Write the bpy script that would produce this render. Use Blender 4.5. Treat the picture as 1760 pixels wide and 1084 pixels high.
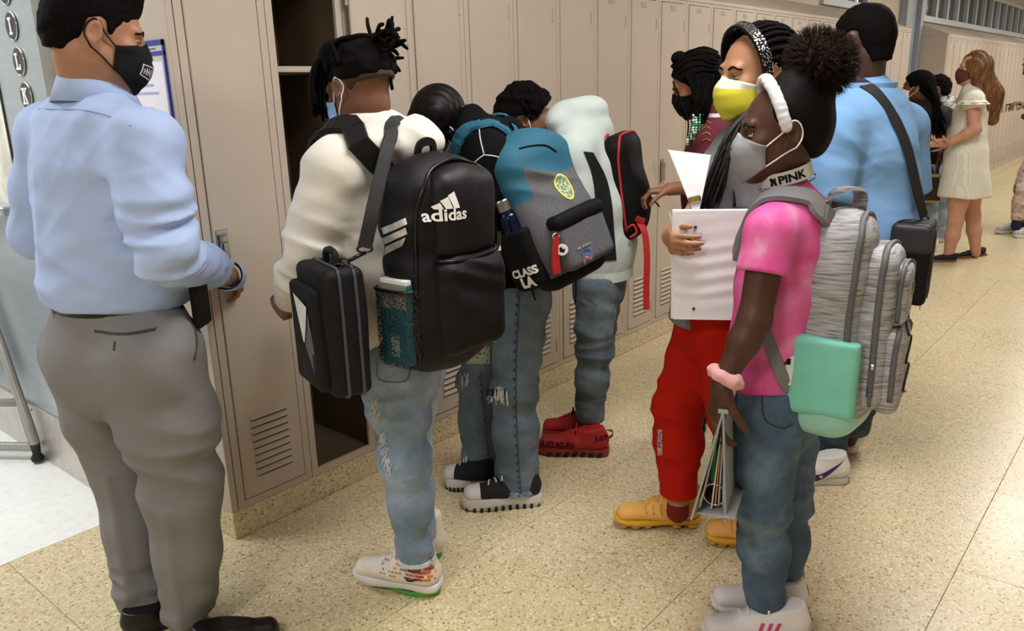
import bpy, math, random
import numpy as np
from mathutils import Vector, Matrix

for o in list(bpy.data.objects):
    bpy.data.objects.remove(o)
SC = bpy.context.scene
COL = SC.collection
rng = np.random.RandomState(7)
random.seed(7)

# ------------------------------------------------------------------ camera
CF, CPITCH, CROLL, CYAW = 1383.08, 0.27267, -0.028113, 0.868954
CAM = np.array([-1.26796, -2.31002, 1.45068])
_F = np.array([math.sin(CYAW) * math.cos(CPITCH), math.cos(CYAW) * math.cos(CPITCH), -math.sin(CPITCH)])
_R0 = np.array([math.cos(CYAW), -math.sin(CYAW), 0.0])
_U0 = np.cross(_R0, _F)
_R = _R0 * math.cos(CROLL) + _U0 * math.sin(CROLL)
_U = -_R0 * math.sin(CROLL) + _U0 * math.cos(CROLL)
cam_data = bpy.data.cameras.new('camera')
cam_data.sensor_width = 36.0
cam_data.sensor_fit = 'HORIZONTAL'
cam_data.lens = CF / 1760.0 * 36.0
cam_data.clip_start = 0.05
cam_obj = bpy.data.objects.new('camera', cam_data)
COL.objects.link(cam_obj)
cam_obj.matrix_world = Matrix(((_R[0], _U[0], -_F[0], CAM[0]), (_R[1], _U[1], -_F[1], CAM[1]), (_R[2], _U[2], -_F[2], CAM[2]), (0, 0, 0, 1)))
SC.camera = cam_obj

# ------------------------------------------------------------------ light and view
SC.view_settings.view_transform = 'Standard'
SC.view_settings.look = 'None'
SC.view_settings.gamma = 1.0
SC.view_settings.exposure = 0.0
SC.view_settings.use_curve_mapping = False
SC.cycles.max_bounces = 6
SC.cycles.diffuse_bounces = 3
SC.cycles.glossy_bounces = 3
SC.cycles.transmission_bounces = 4
SC.cycles.transparent_max_bounces = 8
SC.cycles.caustics_reflective = False
SC.cycles.caustics_refractive = False
world = bpy.data.worlds.new('world')
SC.world = world
world.use_nodes = True
world.node_tree.nodes['Background'].inputs[0].default_value = (0.95, 0.97, 1.0, 1)
world.node_tree.nodes['Background'].inputs[1].default_value = 0.35

def area_light(name, loc, sx, sy, power, color=(1, 0.98, 0.945)):
    l = bpy.data.lights.new(name, 'AREA')
    l.shape = 'RECTANGLE'; l.size = sx; l.size_y = sy
    l.energy = power; l.color = color
    o = bpy.data.objects.new(name, l)
    o.location = loc
    COL.objects.link(o)
    return o

CEIL = 2.75
# fluorescent troffers down the corridor (lamp bodies are built below, each light sits just under its lens)
CORRIDOR_LIGHTS = [(-2.3, -1.55), (0.6, -1.55), (3.9, -1.55), (6.9, -1.55), (9.9, -1.55), (12.9, -1.55), (15.6, -1.55)]
for i, (x, y) in enumerate(CORRIDOR_LIGHTS):
    area_light('troffer_light', (x, y, CEIL - 0.03), 1.2, 0.6, 48 if i < 2 else 43)
SERVERY_LIGHTS = [(-1.2, 1.4), (-1.2, 3.2)]
for x, y in SERVERY_LIGHTS:
    area_light('servery_light', (x, y, CEIL - 0.03), 0.6, 1.2, 44, (0.93, 0.97, 1.0))

# ------------------------------------------------------------------ maths helpers
def V(*a): return np.array(a, dtype=float)
def nz(v):
    v = np.asarray(v, float); return v / (np.linalg.norm(v) + 1e-12)
FH = nz([_F[0], _F[1], 0]); RH = nz([_R0[0], _R0[1], 0])
def ray(x, y): return _F + _R * (x - 880) / CF - _U * (y - 542) / CF
class Base:
    """a person's or thing's own upright plane; J(x, y, o) reads a point on it, o metres further back"""
    def __init__(s, x, y): s.p = V(x, y, 0)
    def J(s, x, y, o=0.0):
        d = ray(x, y)
        t = ((s.p - CAM) @ FH + o) / (d @ FH)
        return CAM + t * d
def lerp(a, b, t): return np.asarray(a) * (1 - t) + np.asarray(b) * t
def lin(c):
    if isinstance(c, str):
        c = c.lstrip('#'); c = [int(c[i:i + 2], 16) / 255 for i in (0, 2, 4)]
    return tuple(((x / 12.92) if x <= 0.04045 else ((x + 0.055) / 1.055) ** 2.4) for x in c)

# ------------------------------------------------------------------ materials
MATS = {}
def newmat(name):
    m = bpy.data.materials.new(name); m.use_nodes = True
    nt = m.node_tree
    return m, nt, nt.nodes['Principled BSDF']
def N(nt, t, **kw):
    n = nt.nodes.new(t)
    for k, v in kw.items():
        if k.startswith('i_'): n.inputs[k[2:].replace('_', ' ')].default_value = v
        else: setattr(n, k, v)
    return n
def wrinkles(nt, tc, k, sc):
    """fine cloth creases as relief"""
    mp = N(nt, 'ShaderNodeMapping'); mp.inputs['Scale'].default_value = (1.0, 1.0, 1.5); mp.inputs['Rotation'].default_value = (0.5, 0.4, 0.3); nt.links.new(tc.outputs['Object'], mp.inputs['Vector'])
    n = N(nt, 'ShaderNodeTexNoise', noise_type='RIDGED_MULTIFRACTAL', i_Scale=sc, i_Detail=2.0, i_Distortion=0.7); nt.links.new(mp.outputs[0], n.inputs['Vector'])
    bp = N(nt, 'ShaderNodeBump', i_Strength=k, i_Distance=0.012); nt.links.new(n.outputs['Fac'], bp.inputs['Height'])
    return bp
def mat(name, col, rough=0.6, metal=0.0, var=0.06, vscale=18.0, bump=0.0, bscale=220.0, stretch=(1, 1, 1), spec=0.4, alpha=1.0, emit=0.0, sheen=0.0, wrinkle=0.0, wscale=9.0):
    """plain procedural material: base colour with a little noise, optional fine relief"""
    if name in MATS: return MATS[name]
    m, nt, b = newmat(name); L = nt.links
    c = lin(col)
    b.inputs['Roughness'].default_value = rough; b.inputs['Metallic'].default_value = metal
    b.inputs['Specular IOR Level'].default_value = spec
    if sheen: b.inputs['Sheen Weight'].default_value = sheen
    tc = N(nt, 'ShaderNodeTexCoord'); mp = N(nt, 'ShaderNodeMapping'); mp.inputs['Scale'].default_value = stretch
    L.new(tc.outputs['Object'], mp.inputs['Vector'])
    if var > 0:
        no = N(nt, 'ShaderNodeTexNoise', i_Scale=vscale, i_Detail=3.0)
        L.new(mp.outputs[0], no.inputs['Vector'])
        r = N(nt, 'ShaderNodeValToRGB')
        r.color_ramp.elements[0].position = 0.3; r.color_ramp.elements[1].position = 0.7
        r.color_ramp.elements[0].color = tuple(x * (1 - var * 1.5) for x in c) + (1,)
        r.color_ramp.elements[1].color = tuple(min(1, x * (1 + var)) for x in c) + (1,)
        L.new(no.outputs['Fac'], r.inputs[0]); L.new(r.outputs[0], b.inputs['Base Color'])
    else:
        b.inputs['Base Color'].default_value = c + (1,)
    wb = wrinkles(nt, tc, wrinkle, wscale) if wrinkle else None
    if bump > 0:
        n2 = N(nt, 'ShaderNodeTexNoise', i_Scale=bscale, i_Detail=2.0)
        L.new(mp.outputs[0], n2.inputs['Vector'])
        bp = N(nt, 'ShaderNodeBump', i_Strength=bump, i_Distance=0.002)
        L.new(n2.outputs['Fac'], bp.inputs['Height']); L.new(bp.outputs[0], b.inputs['Normal'])
        if wb: L.new(wb.outputs[0], bp.inputs['Normal'])
    elif wb: L.new(wb.outputs[0], b.inputs['Normal'])
    if emit:
        b.inputs['Emission Color'].default_value = c + (1,); b.inputs['Emission Strength'].default_value = emit
    if alpha < 1: b.inputs['Alpha'].default_value = alpha
    MATS[name] = m
    return m
def ramp_mat(name, stops, tex='noise', scale=10.0, rough=0.7, stretch=(1, 1, 1), detail=4.0, bump=0.0, dist=0.0, metal=0.0, spec=0.35, rot=(0, 0, 0), bscale=0):
    """procedural colour pattern: a texture through a colour ramp; stops = [(pos, colour), ...]"""
    if name in MATS: return MATS[name]
    m, nt, b = newmat(name); L = nt.links
    b.inputs['Roughness'].default_value = rough; b.inputs['Metallic'].default_value = metal
    b.inputs['Specular IOR Level'].default_value = spec
    tc = N(nt, 'ShaderNodeTexCoord'); mp = N(nt, 'ShaderNodeMapping')
    mp.inputs['Scale'].default_value = stretch; mp.inputs['Rotation'].default_value = rot
    L.new(tc.outputs['Object'], mp.inputs['Vector'])
    if tex == 'voronoi':
        t = N(nt, 'ShaderNodeTexVoronoi', i_Scale=scale); out = t.outputs['Distance']
    elif tex == 'wave':
        t = N(nt, 'ShaderNodeTexWave', i_Scale=scale, i_Distortion=dist, i_Detail=detail); out = t.outputs['Fac']
    else:
        t = N(nt, 'ShaderNodeTexNoise', i_Scale=scale, i_Detail=detail, i_Distortion=dist); out = t.outputs['Fac']
    L.new(mp.outputs[0], t.inputs['Vector'])
    r = N(nt, 'ShaderNodeValToRGB'); e = r.color_ramp.elements
    while len(e) < len(stops): e.new(0.5)
    for el, (p, c) in zip(e, stops):
        el.position = p; el.color = lin(c) + (1,)
    L.new(out, r.inputs[0]); L.new(r.outputs[0], b.inputs['Base Color'])
    if bump:
        bsrc = out
        if bscale:
            n2 = N(nt, 'ShaderNodeTexNoise', i_Scale=bscale, i_Detail=2.0); L.new(tc.outputs['Object'], n2.inputs['Vector']); bsrc = n2.outputs['Fac']
        bp = N(nt, 'ShaderNodeBump', i_Strength=bump, i_Distance=0.002)
        L.new(bsrc, bp.inputs['Height']); L.new(bp.outputs[0], b.inputs['Normal'])
    MATS[name] = m
    return m

# ------------------------------------------------------------------ objects
ORG = {}
def link(o, parent, origin):
    COL.objects.link(o); ORG[o] = np.array(origin, float)
    if parent is not None:
        o.parent = parent; o.location = Vector(np.array(origin, float) - ORG[parent])
    else: o.location = Vector(origin)
    return o
def tag(o, label=None, cat=None, group=None, kind=None):
    if label: o['label'] = label
    if cat: o['category'] = cat
    if group: o['group'] = group
    if kind: o['kind'] = kind
    return o
def empty(name, loc, label=None, cat=None, group=None):
    o = bpy.data.objects.new(name, None); o.empty_display_size = 0.1
    link(o, None, loc)
    return tag(o, label, cat, group)
def mesh_data(name, verts, faces, mats, smooth=True, fmat=None):
    me = bpy.data.meshes.new(name)
    verts = np.asarray(verts, dtype=np.float32).reshape(-1, 3)
    if isinstance(faces, np.ndarray):
        n, k = faces.shape
        me.vertices.add(len(verts)); me.vertices.foreach_set('co', verts.ravel())
        me.loops.add(n * k); me.loops.foreach_set('vertex_index', faces.astype(np.int32).ravel())
        me.polygons.add(n); me.polygons.foreach_set('loop_start', np.arange(0, n * k, k, dtype=np.int32))
        me.polygons.foreach_set('loop_total', np.full(n, k, np.int32))
        me.update(calc_edges=True)
    else:
        me.from_pydata(verts.tolist(), [], faces); me.update()
    for m in (mats if isinstance(mats, (list, tuple)) else [mats]): me.materials.append(m)
    me.polygons.foreach_set('use_smooth', np.full(len(me.polygons), bool(smooth)))
    if fmat is not None: me.polygons.foreach_set('material_index', np.asarray(fmat, np.int32))
    return me
def obj(name, vf, mats, parent=None, smooth=True, fmat=None, origin=None, sharp=None):
    verts, faces = vf[0], vf[1]
    verts = np.asarray(verts, float).reshape(-1, 3)
    if origin is None: origin = ORG[parent] if parent is not None else V(0, 0, 0)
    me = mesh_data(name, verts - np.asarray(origin, float), faces, mats, smooth, fmat)
    if sharp is not None:
        me.set_sharp_from_angle(angle=math.radians(sharp))
    return link(bpy.data.objects.new(name, me), parent, origin)

class MB:
    """collects boxes, tubes, ribbons, prisms into one mesh"""
    def __init__(s): s.v = []; s.f = []; s.m = []; s.mi = 0
    def add(s, vs, fs):
        o = len(s.v); s.v.extend([tuple(map(float, v)) for v in vs])
        for f in fs: s.f.append([i + o for i in f]); s.m.append(s.mi)
        return s
    def box(s, lo, hi, X=None, o=(0, 0, 0)):
        lo = np.array(lo, float); hi = np.array(hi, float)
        vs = [V((lo, hi)[i & 1][0], (lo, hi)[(i >> 1) & 1][1], (lo, hi)[(i >> 2) & 1][2]) for i in range(8)]
        vs = [np.asarray(o) + (X.T @ v if X is not None else v) for v in vs]
        return s.add(vs, [(0, 2, 3, 1), (4, 5, 7, 6), (0, 1, 5, 4), (2, 6, 7, 3), (0, 4, 6, 2), (1, 3, 7, 5)])
    def bbox(s, lo, hi, b=0.003, X=None, o=(0, 0, 0)):
        """box with chamfered edges"""
        lo = np.array(lo, float); hi = np.array(hi, float); b = min(b, 0.45 * min(hi - lo))
        vs = []; idx = {}
        for i in range(8):
            sg = [1 if (i >> a) & 1 else -1 for a in range(3)]
            c = [hi[a] if sg[a] > 0 else lo[a] for a in range(3)]
            for a in range(3):
                v = [c[k] - (sg[k] * b if k != a else 0) for k in range(3)]
                idx[(i, a)] = len(vs); vs.append(V(*v))
        fs = []
        for a in range(3):
            p, q = (a + 1) % 3, (a + 2) % 3
            for sd in (0, 1):
                r = []
                for (u, w) in ((0, 0), (1, 0), (1, 1), (0, 1)):
                    i = (sd << a) | (u << p) | (w << q); r.append(idx[(i, a)])
                fs.append(r if sd else r[::-1])
        for a in range(3):
            p, q = (a + 1) % 3, (a + 2) % 3
            for u in (0, 1):
                for w in (0, 1):
                    i0 = (u << p) | (w << q); i1 = i0 | (1 << a)
                    r = [idx[(i0, p)], idx[(i1, p)], idx[(i1, q)], idx[(i0, q)]]
                    fs.append(r if (u ^ w) else r[::-1])
        for i in range(8):
            r = [idx[(i, 0)], idx[(i, 1)], idx[(i, 2)]]
            n = bin(i).count('1') & 1
            fs.append(r if n else r[::-1])
        vs = [np.asarray(o) + (X.T @ v if X is not None else v) for v in vs]
        return s.add(vs, fs)
    def tube(s, pts, r, n=8, closed=False, cap=True, flat=None, up=None):
        pts = [np.asarray(p, float) for p in pts]; m = len(pts)
        rs = list(r) if hasattr(r, '__len__') else [r] * m
        T = []
        for i in range(m):
            a = pts[(i - 1) % m] if (i > 0 or closed) else pts[0]
            b = pts[(i + 1) % m] if (i < m - 1 or closed) else pts[-1]
            T.append(nz(b - a))
        u = np.asarray(up, float) if up is not None else V(0, 0, 1)
        if abs(u @ T[0]) > 0.95: u = V(1, 0, 0)
        vs = []
        for i in range(m):
            u = nz(u - (u @ T[i]) * T[i]); w = np.cross(T[i], u)
            for k in range(n):
                a = 2 * math.pi * k / n
                vs.append(pts[i] + rs[i] * (math.cos(a) * u * (flat or 1.0) + math.sin(a) * w))
        fs = []
        for i in range(m if closed else m - 1):
            j = (i + 1) % m
            for k in range(n):
                fs.append((i * n + k, i * n + (k + 1) % n, j * n + (k + 1) % n, j * n + k))
        if cap and not closed:
            fs.append(tuple(range(n - 1, -1, -1))); fs.append(tuple((m - 1) * n + k for k in range(n)))
        return s.add(vs, fs)
    def ribbon(s, pts, nrm, w, t, closed=False):
        """strap: rectangular section of width w, thickness t; nrm = outward normals"""
        m = len(pts); vs = []
        ws = list(w) if hasattr(w, '__len__') else [w] * m
        for i in range(m):
            a = pts[(i - 1) % m] if (i > 0 or closed) else pts[0]
            b = pts[(i + 1) % m] if (i < m - 1 or closed) else pts[-1]
            T = nz(np.asarray(b) - np.asarray(a)); n = np.asarray(nrm[i], float); n = nz(n - (n @ T) * T); B = np.cross(T, n)
            for (x, y) in ((-.5, 0), (-.42, 1), (.42, 1), (.5, 0)):
                vs.append(np.asarray(pts[i]) + B * ws[i] * x + n * t * y)
        fs = []
        for i in range(m if closed else m - 1):
            j = (i + 1) % m
            for k in range(4):
                fs.append((i * 4 + k, j * 4 + k, j * 4 + (k + 1) % 4, i * 4 + (k + 1) % 4))
        if not closed:
            fs.append((0, 1, 2, 3)); fs.append(tuple((m - 1) * 4 + k for k in (3, 2, 1, 0)))
        return s.add(vs, fs)
    def prism(s, poly, d, X=None, o=(0, 0, 0)):
        """polygon in the local xy plane, extruded by d along local z"""
        n = len(poly); vs = [V(p[0], p[1], 0) for p in poly] + [V(p[0], p[1], d) for p in poly]
        vs = [np.asarray(o) + (X.T @ v if X is not None else v) for v in vs]
        fs = [tuple(range(n - 1, -1, -1)), tuple(range(n, 2 * n))] + [(i, (i + 1) % n, n + (i + 1) % n, n + i) for i in range(n)]
        return s.add(vs, fs)
    def lathe(s, prof, n=20, X=None, o=(0, 0, 0)):
        """profile [(r, z)] spun about local z"""
        vs = []; m = len(prof)
        for r, z in prof:
            for k in range(n):
                a = 2 * math.pi * k / n; vs.append(V(r * math.cos(a), r * math.sin(a), z))
        fs = [(i * n + k, i * n + (k + 1) % n, (i + 1) * n + (k + 1) % n, (i + 1) * n + k) for i in range(m - 1) for k in range(n)]
        fs.append(tuple(range(n - 1, -1, -1))); fs.append(tuple((m - 1) * n + k for k in range(n)))
        vs = [np.asarray(o) + (X.T @ v if X is not None else v) for v in vs]
        return s.add(vs, fs)
    def ball(s, c, r, n=8, m=6, X=None):
        r = np.asarray(r if hasattr(r, '__len__') else (r, r, r), float); vs = []
        for i in range(m + 1):
            ph = math.pi * i / m
            for k in range(n):
                a = 2 * math.pi * k / n
                v = r * V(math.sin(ph) * math.cos(a), math.sin(ph) * math.sin(a), math.cos(ph))
                vs.append(np.asarray(c) + (X.T @ v if X is not None else v))
        fs = [(i * n + k, (i + 1) * n + k, (i + 1) * n + (k + 1) % n, i * n + (k + 1) % n) for i in range(m) for k in range(n)]
        return s.add(vs, fs)
    def grid(s, P):
        """P: rows x cols of points"""
        a, b = len(P), len(P[0])
        return s.add([p for r in P for p in r], [(i * b + j, i * b + j + 1, (i + 1) * b + j + 1, (i + 1) * b + j) for i in range(a - 1) for j in range(b - 1)])
    def vf(s): return np.array(s.v), s.f
    def build(s, name, mats, parent=None, smooth=False, **kw):
        return obj(name, (np.array(s.v), s.f), mats, parent, smooth, fmat=(s.m if isinstance(mats, (list, tuple)) else None), **kw)
def frame(n, u):
    """rows: x right, y up, z outward for a face looking along n with up u"""
    n = nz(n); u = np.asarray(u, float); u = nz(u - (u @ n) * n)
    return np.array([np.cross(u, n), u, n])
def spline(pts, n=8, closed=False):
    """Catmull-Rom through points"""
    P = [np.asarray(p, float) for p in pts]; out = []; m = len(P)
    for i in range(m if closed else m - 1):
        p0 = P[(i - 1) % m] if (closed or i > 0) else 2 * P[0] - P[1]
        p1, p2 = P[i], P[(i + 1) % m]
        p3 = P[(i + 2) % m] if (closed or i < m - 2) else 2 * P[-1] - P[-2]
        for k in range(n):
            t = k / n
            out.append(0.5 * ((2 * p1) + (p2 - p0) * t + (2 * p0 - 5 * p1 + 4 * p2 - p3) * t * t + (3 * p1 - p0 - 3 * p2 + p3) * t ** 3))
    if not closed: out.append(P[-1])
    return out
def gridcut(vf, step):
    """cut a flat mesh along a grid so it can follow a curved surface"""
    import bmesh
    v, f = vf; bm = bmesh.new(); vs = [bm.verts.new(tuple(p)) for p in v]
    for q in f:
        try: bm.faces.new([vs[i] for i in q])
        except ValueError: pass
    v = np.asarray(v)
    for ax in (0, 1):
        for c in np.arange(v[:, ax].min() + step / 2, v[:, ax].max(), step):
            p = [0, 0, 0]; p[ax] = c; n = [0, 0, 0]; n[ax] = 1
            bmesh.ops.bisect_plane(bm, geom=bm.verts[:] + bm.edges[:] + bm.faces[:], plane_co=p, plane_no=n)
    bm.verts.index_update(); out = (np.array([tuple(x.co) for x in bm.verts]), [[x.index for x in q.verts] for q in bm.faces]); bm.free()
    return out
def text_mesh(txt, size, bold=0.0, extr=0.0, shear=0.0):
    cu = bpy.data.curves.new('lettering', 'FONT'); cu.body = txt; cu.size = size; cu.align_x = 'CENTER'; cu.align_y = 'CENTER'
    cu.offset = bold; cu.resolution_u = 3; cu.shear = shear; cu.extrude = extr
    o = bpy.data.objects.new('lettering', cu); COL.objects.link(o)
    dg = bpy.context.evaluated_depsgraph_get(); me = bpy.data.meshes.new_from_object(o.evaluated_get(dg))
    v = np.array([tuple(x.co) for x in me.vertices]).reshape(-1, 3); f = [list(p.vertices) for p in me.polygons]
    bpy.data.objects.remove(o); bpy.data.meshes.remove(me); bpy.data.curves.remove(cu)
    return gridcut((v, f), size * 0.22)

# ------------------------------------------------------------------ signed-distance modelling (bodies, clothes, bags)
f32 = np.float32
_VN = {}
def vnoise(P, s, seed=0, octv=1):
    """cheap smooth noise: sums of warped sines, about -1..1"""
    key = (s, seed, octv)
    if key not in _VN:
        r = np.random.RandomState(seed); L = []; amp = 1.0; q = s
        for o in range(octv):
            for i in range(3):
                d = r.normal(size=3); d /= np.linalg.norm(d); e = r.normal(size=3); e /= np.linalg.norm(e); ph = r.uniform(0, 6.28, 2)
                L.append((f32(amp / 3), np.stack([d * q, e * q * 0.7], 1).astype(f32), f32(ph[0]), f32(ph[1])))
            amp *= 0.5; q *= 2.1
        _VN[key] = L
    out = np.zeros(len(P), f32); P = np.asarray(P, f32)
    for amp, M, p0, p1 in _VN[key]:
        A = P @ M; out += amp * np.sin(A[:, 0] + f32(1.3) * np.sin(A[:, 1] + p1) + p0)
    return out
class Field:
    def __init__(s): s.ops = []; s.post = []
    def copy(s):
        f = Field(); f.ops = list(s.ops); f.post = list(s.post); return f
    def add(s, prim, k=0.02, mode='u'):
        s.ops.append((prim, k, mode)); return s
    def bounds(s):
        lo = np.min([p[1] for p, k, m in s.ops if m == 'u'], axis=0); hi = np.max([p[2] for p, k, m in s.ops if m == 'u'], axis=0)
        return lo, hi
    def __call__(s, P):
        P = np.asarray(P, f32); D = np.full(len(P), 0.5, f32)
        for (fn, lo, hi), k, mode in s.ops:
            m = 0.07 if mode != 'i' else 1e9
            sel = np.all((P > lo - m) & (P < hi + m), axis=1)
            if not sel.any(): continue
            Q = P[sel]; b = fn(Q).astype(f32); a = D[sel]
            if mode == 'u':
                h = np.clip(0.5 + 0.5 * (b - a) / k, 0, 1); D[sel] = (b + (a - b) * h) - k * h * (1 - h)
            elif mode == 's':
                b = -b; h = np.clip(0.5 - 0.5 * (b - a) / k, 0, 1); D[sel] = (b + (a - b) * h) + k * h * (1 - h)
            else:
                h = np.clip(0.5 - 0.5 * (b - a) / k, 0, 1); D[sel] = (b + (a - b) * h) + k * h * (1 - h)
        for g in s.post:
            near = np.abs(D) < 0.08
            if near.any(): D[near] = D[near] + g(P[near], D[near])
        return D
    def grad(s, P):
        P = np.asarray(P, float); e = 0.003; g = np.zeros_like(P)
        for a in range(3):
            d = np.zeros(3); d[a] = e; g[:, a] = (s(P + d) - s(P - d))
        return g / (np.linalg.norm(g, axis=1, keepdims=True) + 1e-9)
    def snap(s, P, off=0.0, it=6):
        P = np.array(P, float).reshape(-1, 3)
        for _ in range(it):
            d = s(P) - off; P = P - s.grad(P) * np.clip(d, -0.05, 0.05)[:, None] * 0.9
        return P, s.grad(P)
    def drape(s, P, direction, off=0.001, far=0.12, it=60, keep=True):
        """slide points along direction until they lie on the surface; stray points keep to the others' depth"""
        P = np.array(P, float).reshape(-1, 3); d = np.asarray(direction, float)
        d = d / np.linalg.norm(d, axis=-1, keepdims=True); d = np.broadcast_to(d, P.shape); P = P - d * far; t = np.zeros(len(P)); live = np.arange(len(P))
        for _ in range(it):
            e = s(P[live] + d[live] * t[live][:, None]) - off
            t[live] += np.clip(e * 0.85, -0.03, 0.06)
            live = live[np.abs(e) > 0.0003]
            if not len(live): break
        Q = P + d * t[:, None]; ok = np.abs(s(Q) - off) < 0.004; s.ok = ok
        if keep and ok.any() and not ok.all():
            t = np.where(ok, t, np.median(t[ok])); Q = P + d * t[:, None]
        return Q
    def trace(s, px, start=1.2, off=0.0008):
        """photo pixels cast on to the surface; misses are dropped"""
        D = np.array([ray(x, y) for x, y in px]); Q = s.drape(CAM + D * start, D, off, 0.0, 90, keep=False); return Q[s.ok]
def cone(a, b, ra, rb=None):
    a = np.asarray(a, float); b = np.asarray(b, float); rb = ra if rb is None else rb
    ab = b - a; L2 = float(ab @ ab) + 1e-12; A = a.astype(f32); AB = ab.astype(f32)
    def fn(P):
        q = P - A; t = np.clip(q @ AB / f32(L2), 0, 1); q = q - t[:, None] * AB
        return np.sqrt((q * q).sum(1)) - (f32(ra) + f32(rb - ra) * t)
    R = max(ra, rb); return fn, np.minimum(a, b) - R, np.maximum(a, b) + R
def capcone(a, b, ra, rb):
    """round cone cut flat at b (an open sleeve end)"""
    fn0, lo, hi = cone(a, b, ra, rb); b = np.asarray(b, float); n = nz(b - np.asarray(a, float)).astype(f32); c = f32(b @ nz(b - np.asarray(a, float)))
    return (lambda P: np.maximum(fn0(P), P @ n - c)), lo, hi
def ec(a, b, ra, rb, u, cap=1.0):
    """elliptical cone from a to b; ra, rb = (half-width along u, half-depth across)"""
    a = np.asarray(a, float); b = np.asarray(b, float); ab = b - a; L = np.linalg.norm(ab) + 1e-9; w = ab / L
    u = np.asarray(u, float); u = nz(u - (u @ w) * w); v = np.cross(w, u)
    M = np.stack([u, v, w], 1).astype(f32); A = a.astype(f32)
    def fn(P):
        q = (P - A) @ M; t = np.clip(q[:, 2] / f32(L), 0, 1)
        ru = ra[0] + (rb[0] - ra[0]) * t; rv = ra[1] + (rb[1] - ra[1]) * t; rw = np.minimum(ru, rv) * cap
        z = q[:, 2] - t * f32(L); x, y = q[:, 0], q[:, 1]
        k0 = np.sqrt((x / ru) ** 2 + (y / rv) ** 2 + (z / rw) ** 2); k1 = np.sqrt((x / ru ** 2) ** 2 + (y / rv ** 2) ** 2 + (z / rw ** 2) ** 2)
        return k0 * (k0 - 1) / (k1 + 1e-6) * (k0 > 0.05) - (k0 <= 0.05) * np.minimum(ru, rv)
    R = max(ra + rb); return fn, np.minimum(a, b) - R, np.maximum(a, b) + R
def ell(c, r, X=None):
    """ellipsoid, X rows = local axes"""
    c = np.asarray(c, float); r = np.asarray(r, f32); M = (np.eye(3) if X is None else np.asarray(X)).T.astype(f32); Cc = c.astype(f32)
    def fn(P):
        q = (P - Cc) @ M; k0 = np.sqrt(((q / r) ** 2).sum(1)); k1 = np.sqrt(((q / r ** 2) ** 2).sum(1))
        return np.where(k0 > 0.05, k0 * (k0 - 1) / (k1 + 1e-6), -r.min())
    R = float(r.max()); return fn, c - R, c + R
def rbox(c, h, rad, X=None):
    c = np.asarray(c, float); h = np.asarray(h, float); M = (np.eye(3) if X is None else np.asarray(X)).T.astype(f32); Cc = c.astype(f32)
    hh = (h - rad).astype(f32)
    def fn(P):
        q = np.abs((P - Cc) @ M) - hh
        return np.sqrt((np.maximum(q, 0) ** 2).sum(1)) + np.minimum(q.max(1), 0) - f32(rad)
    R = float(np.linalg.norm(h)); return fn, c - R, c + R
def half(p, n):
    """half-space: keeps the side n points away from"""
    p = np.asarray(p, float); n = nz(n); c = f32(p @ n); nn = n.astype(f32)
    return (lambda P: P @ nn - c), p - 9, p + 9
def torus(c, R, r, X):
    """ring in the local xy plane"""
    c = np.asarray(c, float); M = np.asarray(X).T.astype(f32); Cc = c.astype(f32)
    def fn(P):
        q = (P - Cc) @ M; a = np.sqrt(q[:, 0] ** 2 + q[:, 1] ** 2) - f32(R)
        return np.sqrt(a * a + q[:, 2] ** 2) - f32(r)
    return fn, c - R - r, c + R + r
_COR = np.array([(i, j, k) for i in (0, 1) for j in (0, 1) for k in (0, 1)])
_EDG = [(a, b) for a in range(8) for b in range(a + 1, 8) if np.abs(_COR[a] - _COR[b]).sum() == 1]
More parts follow.
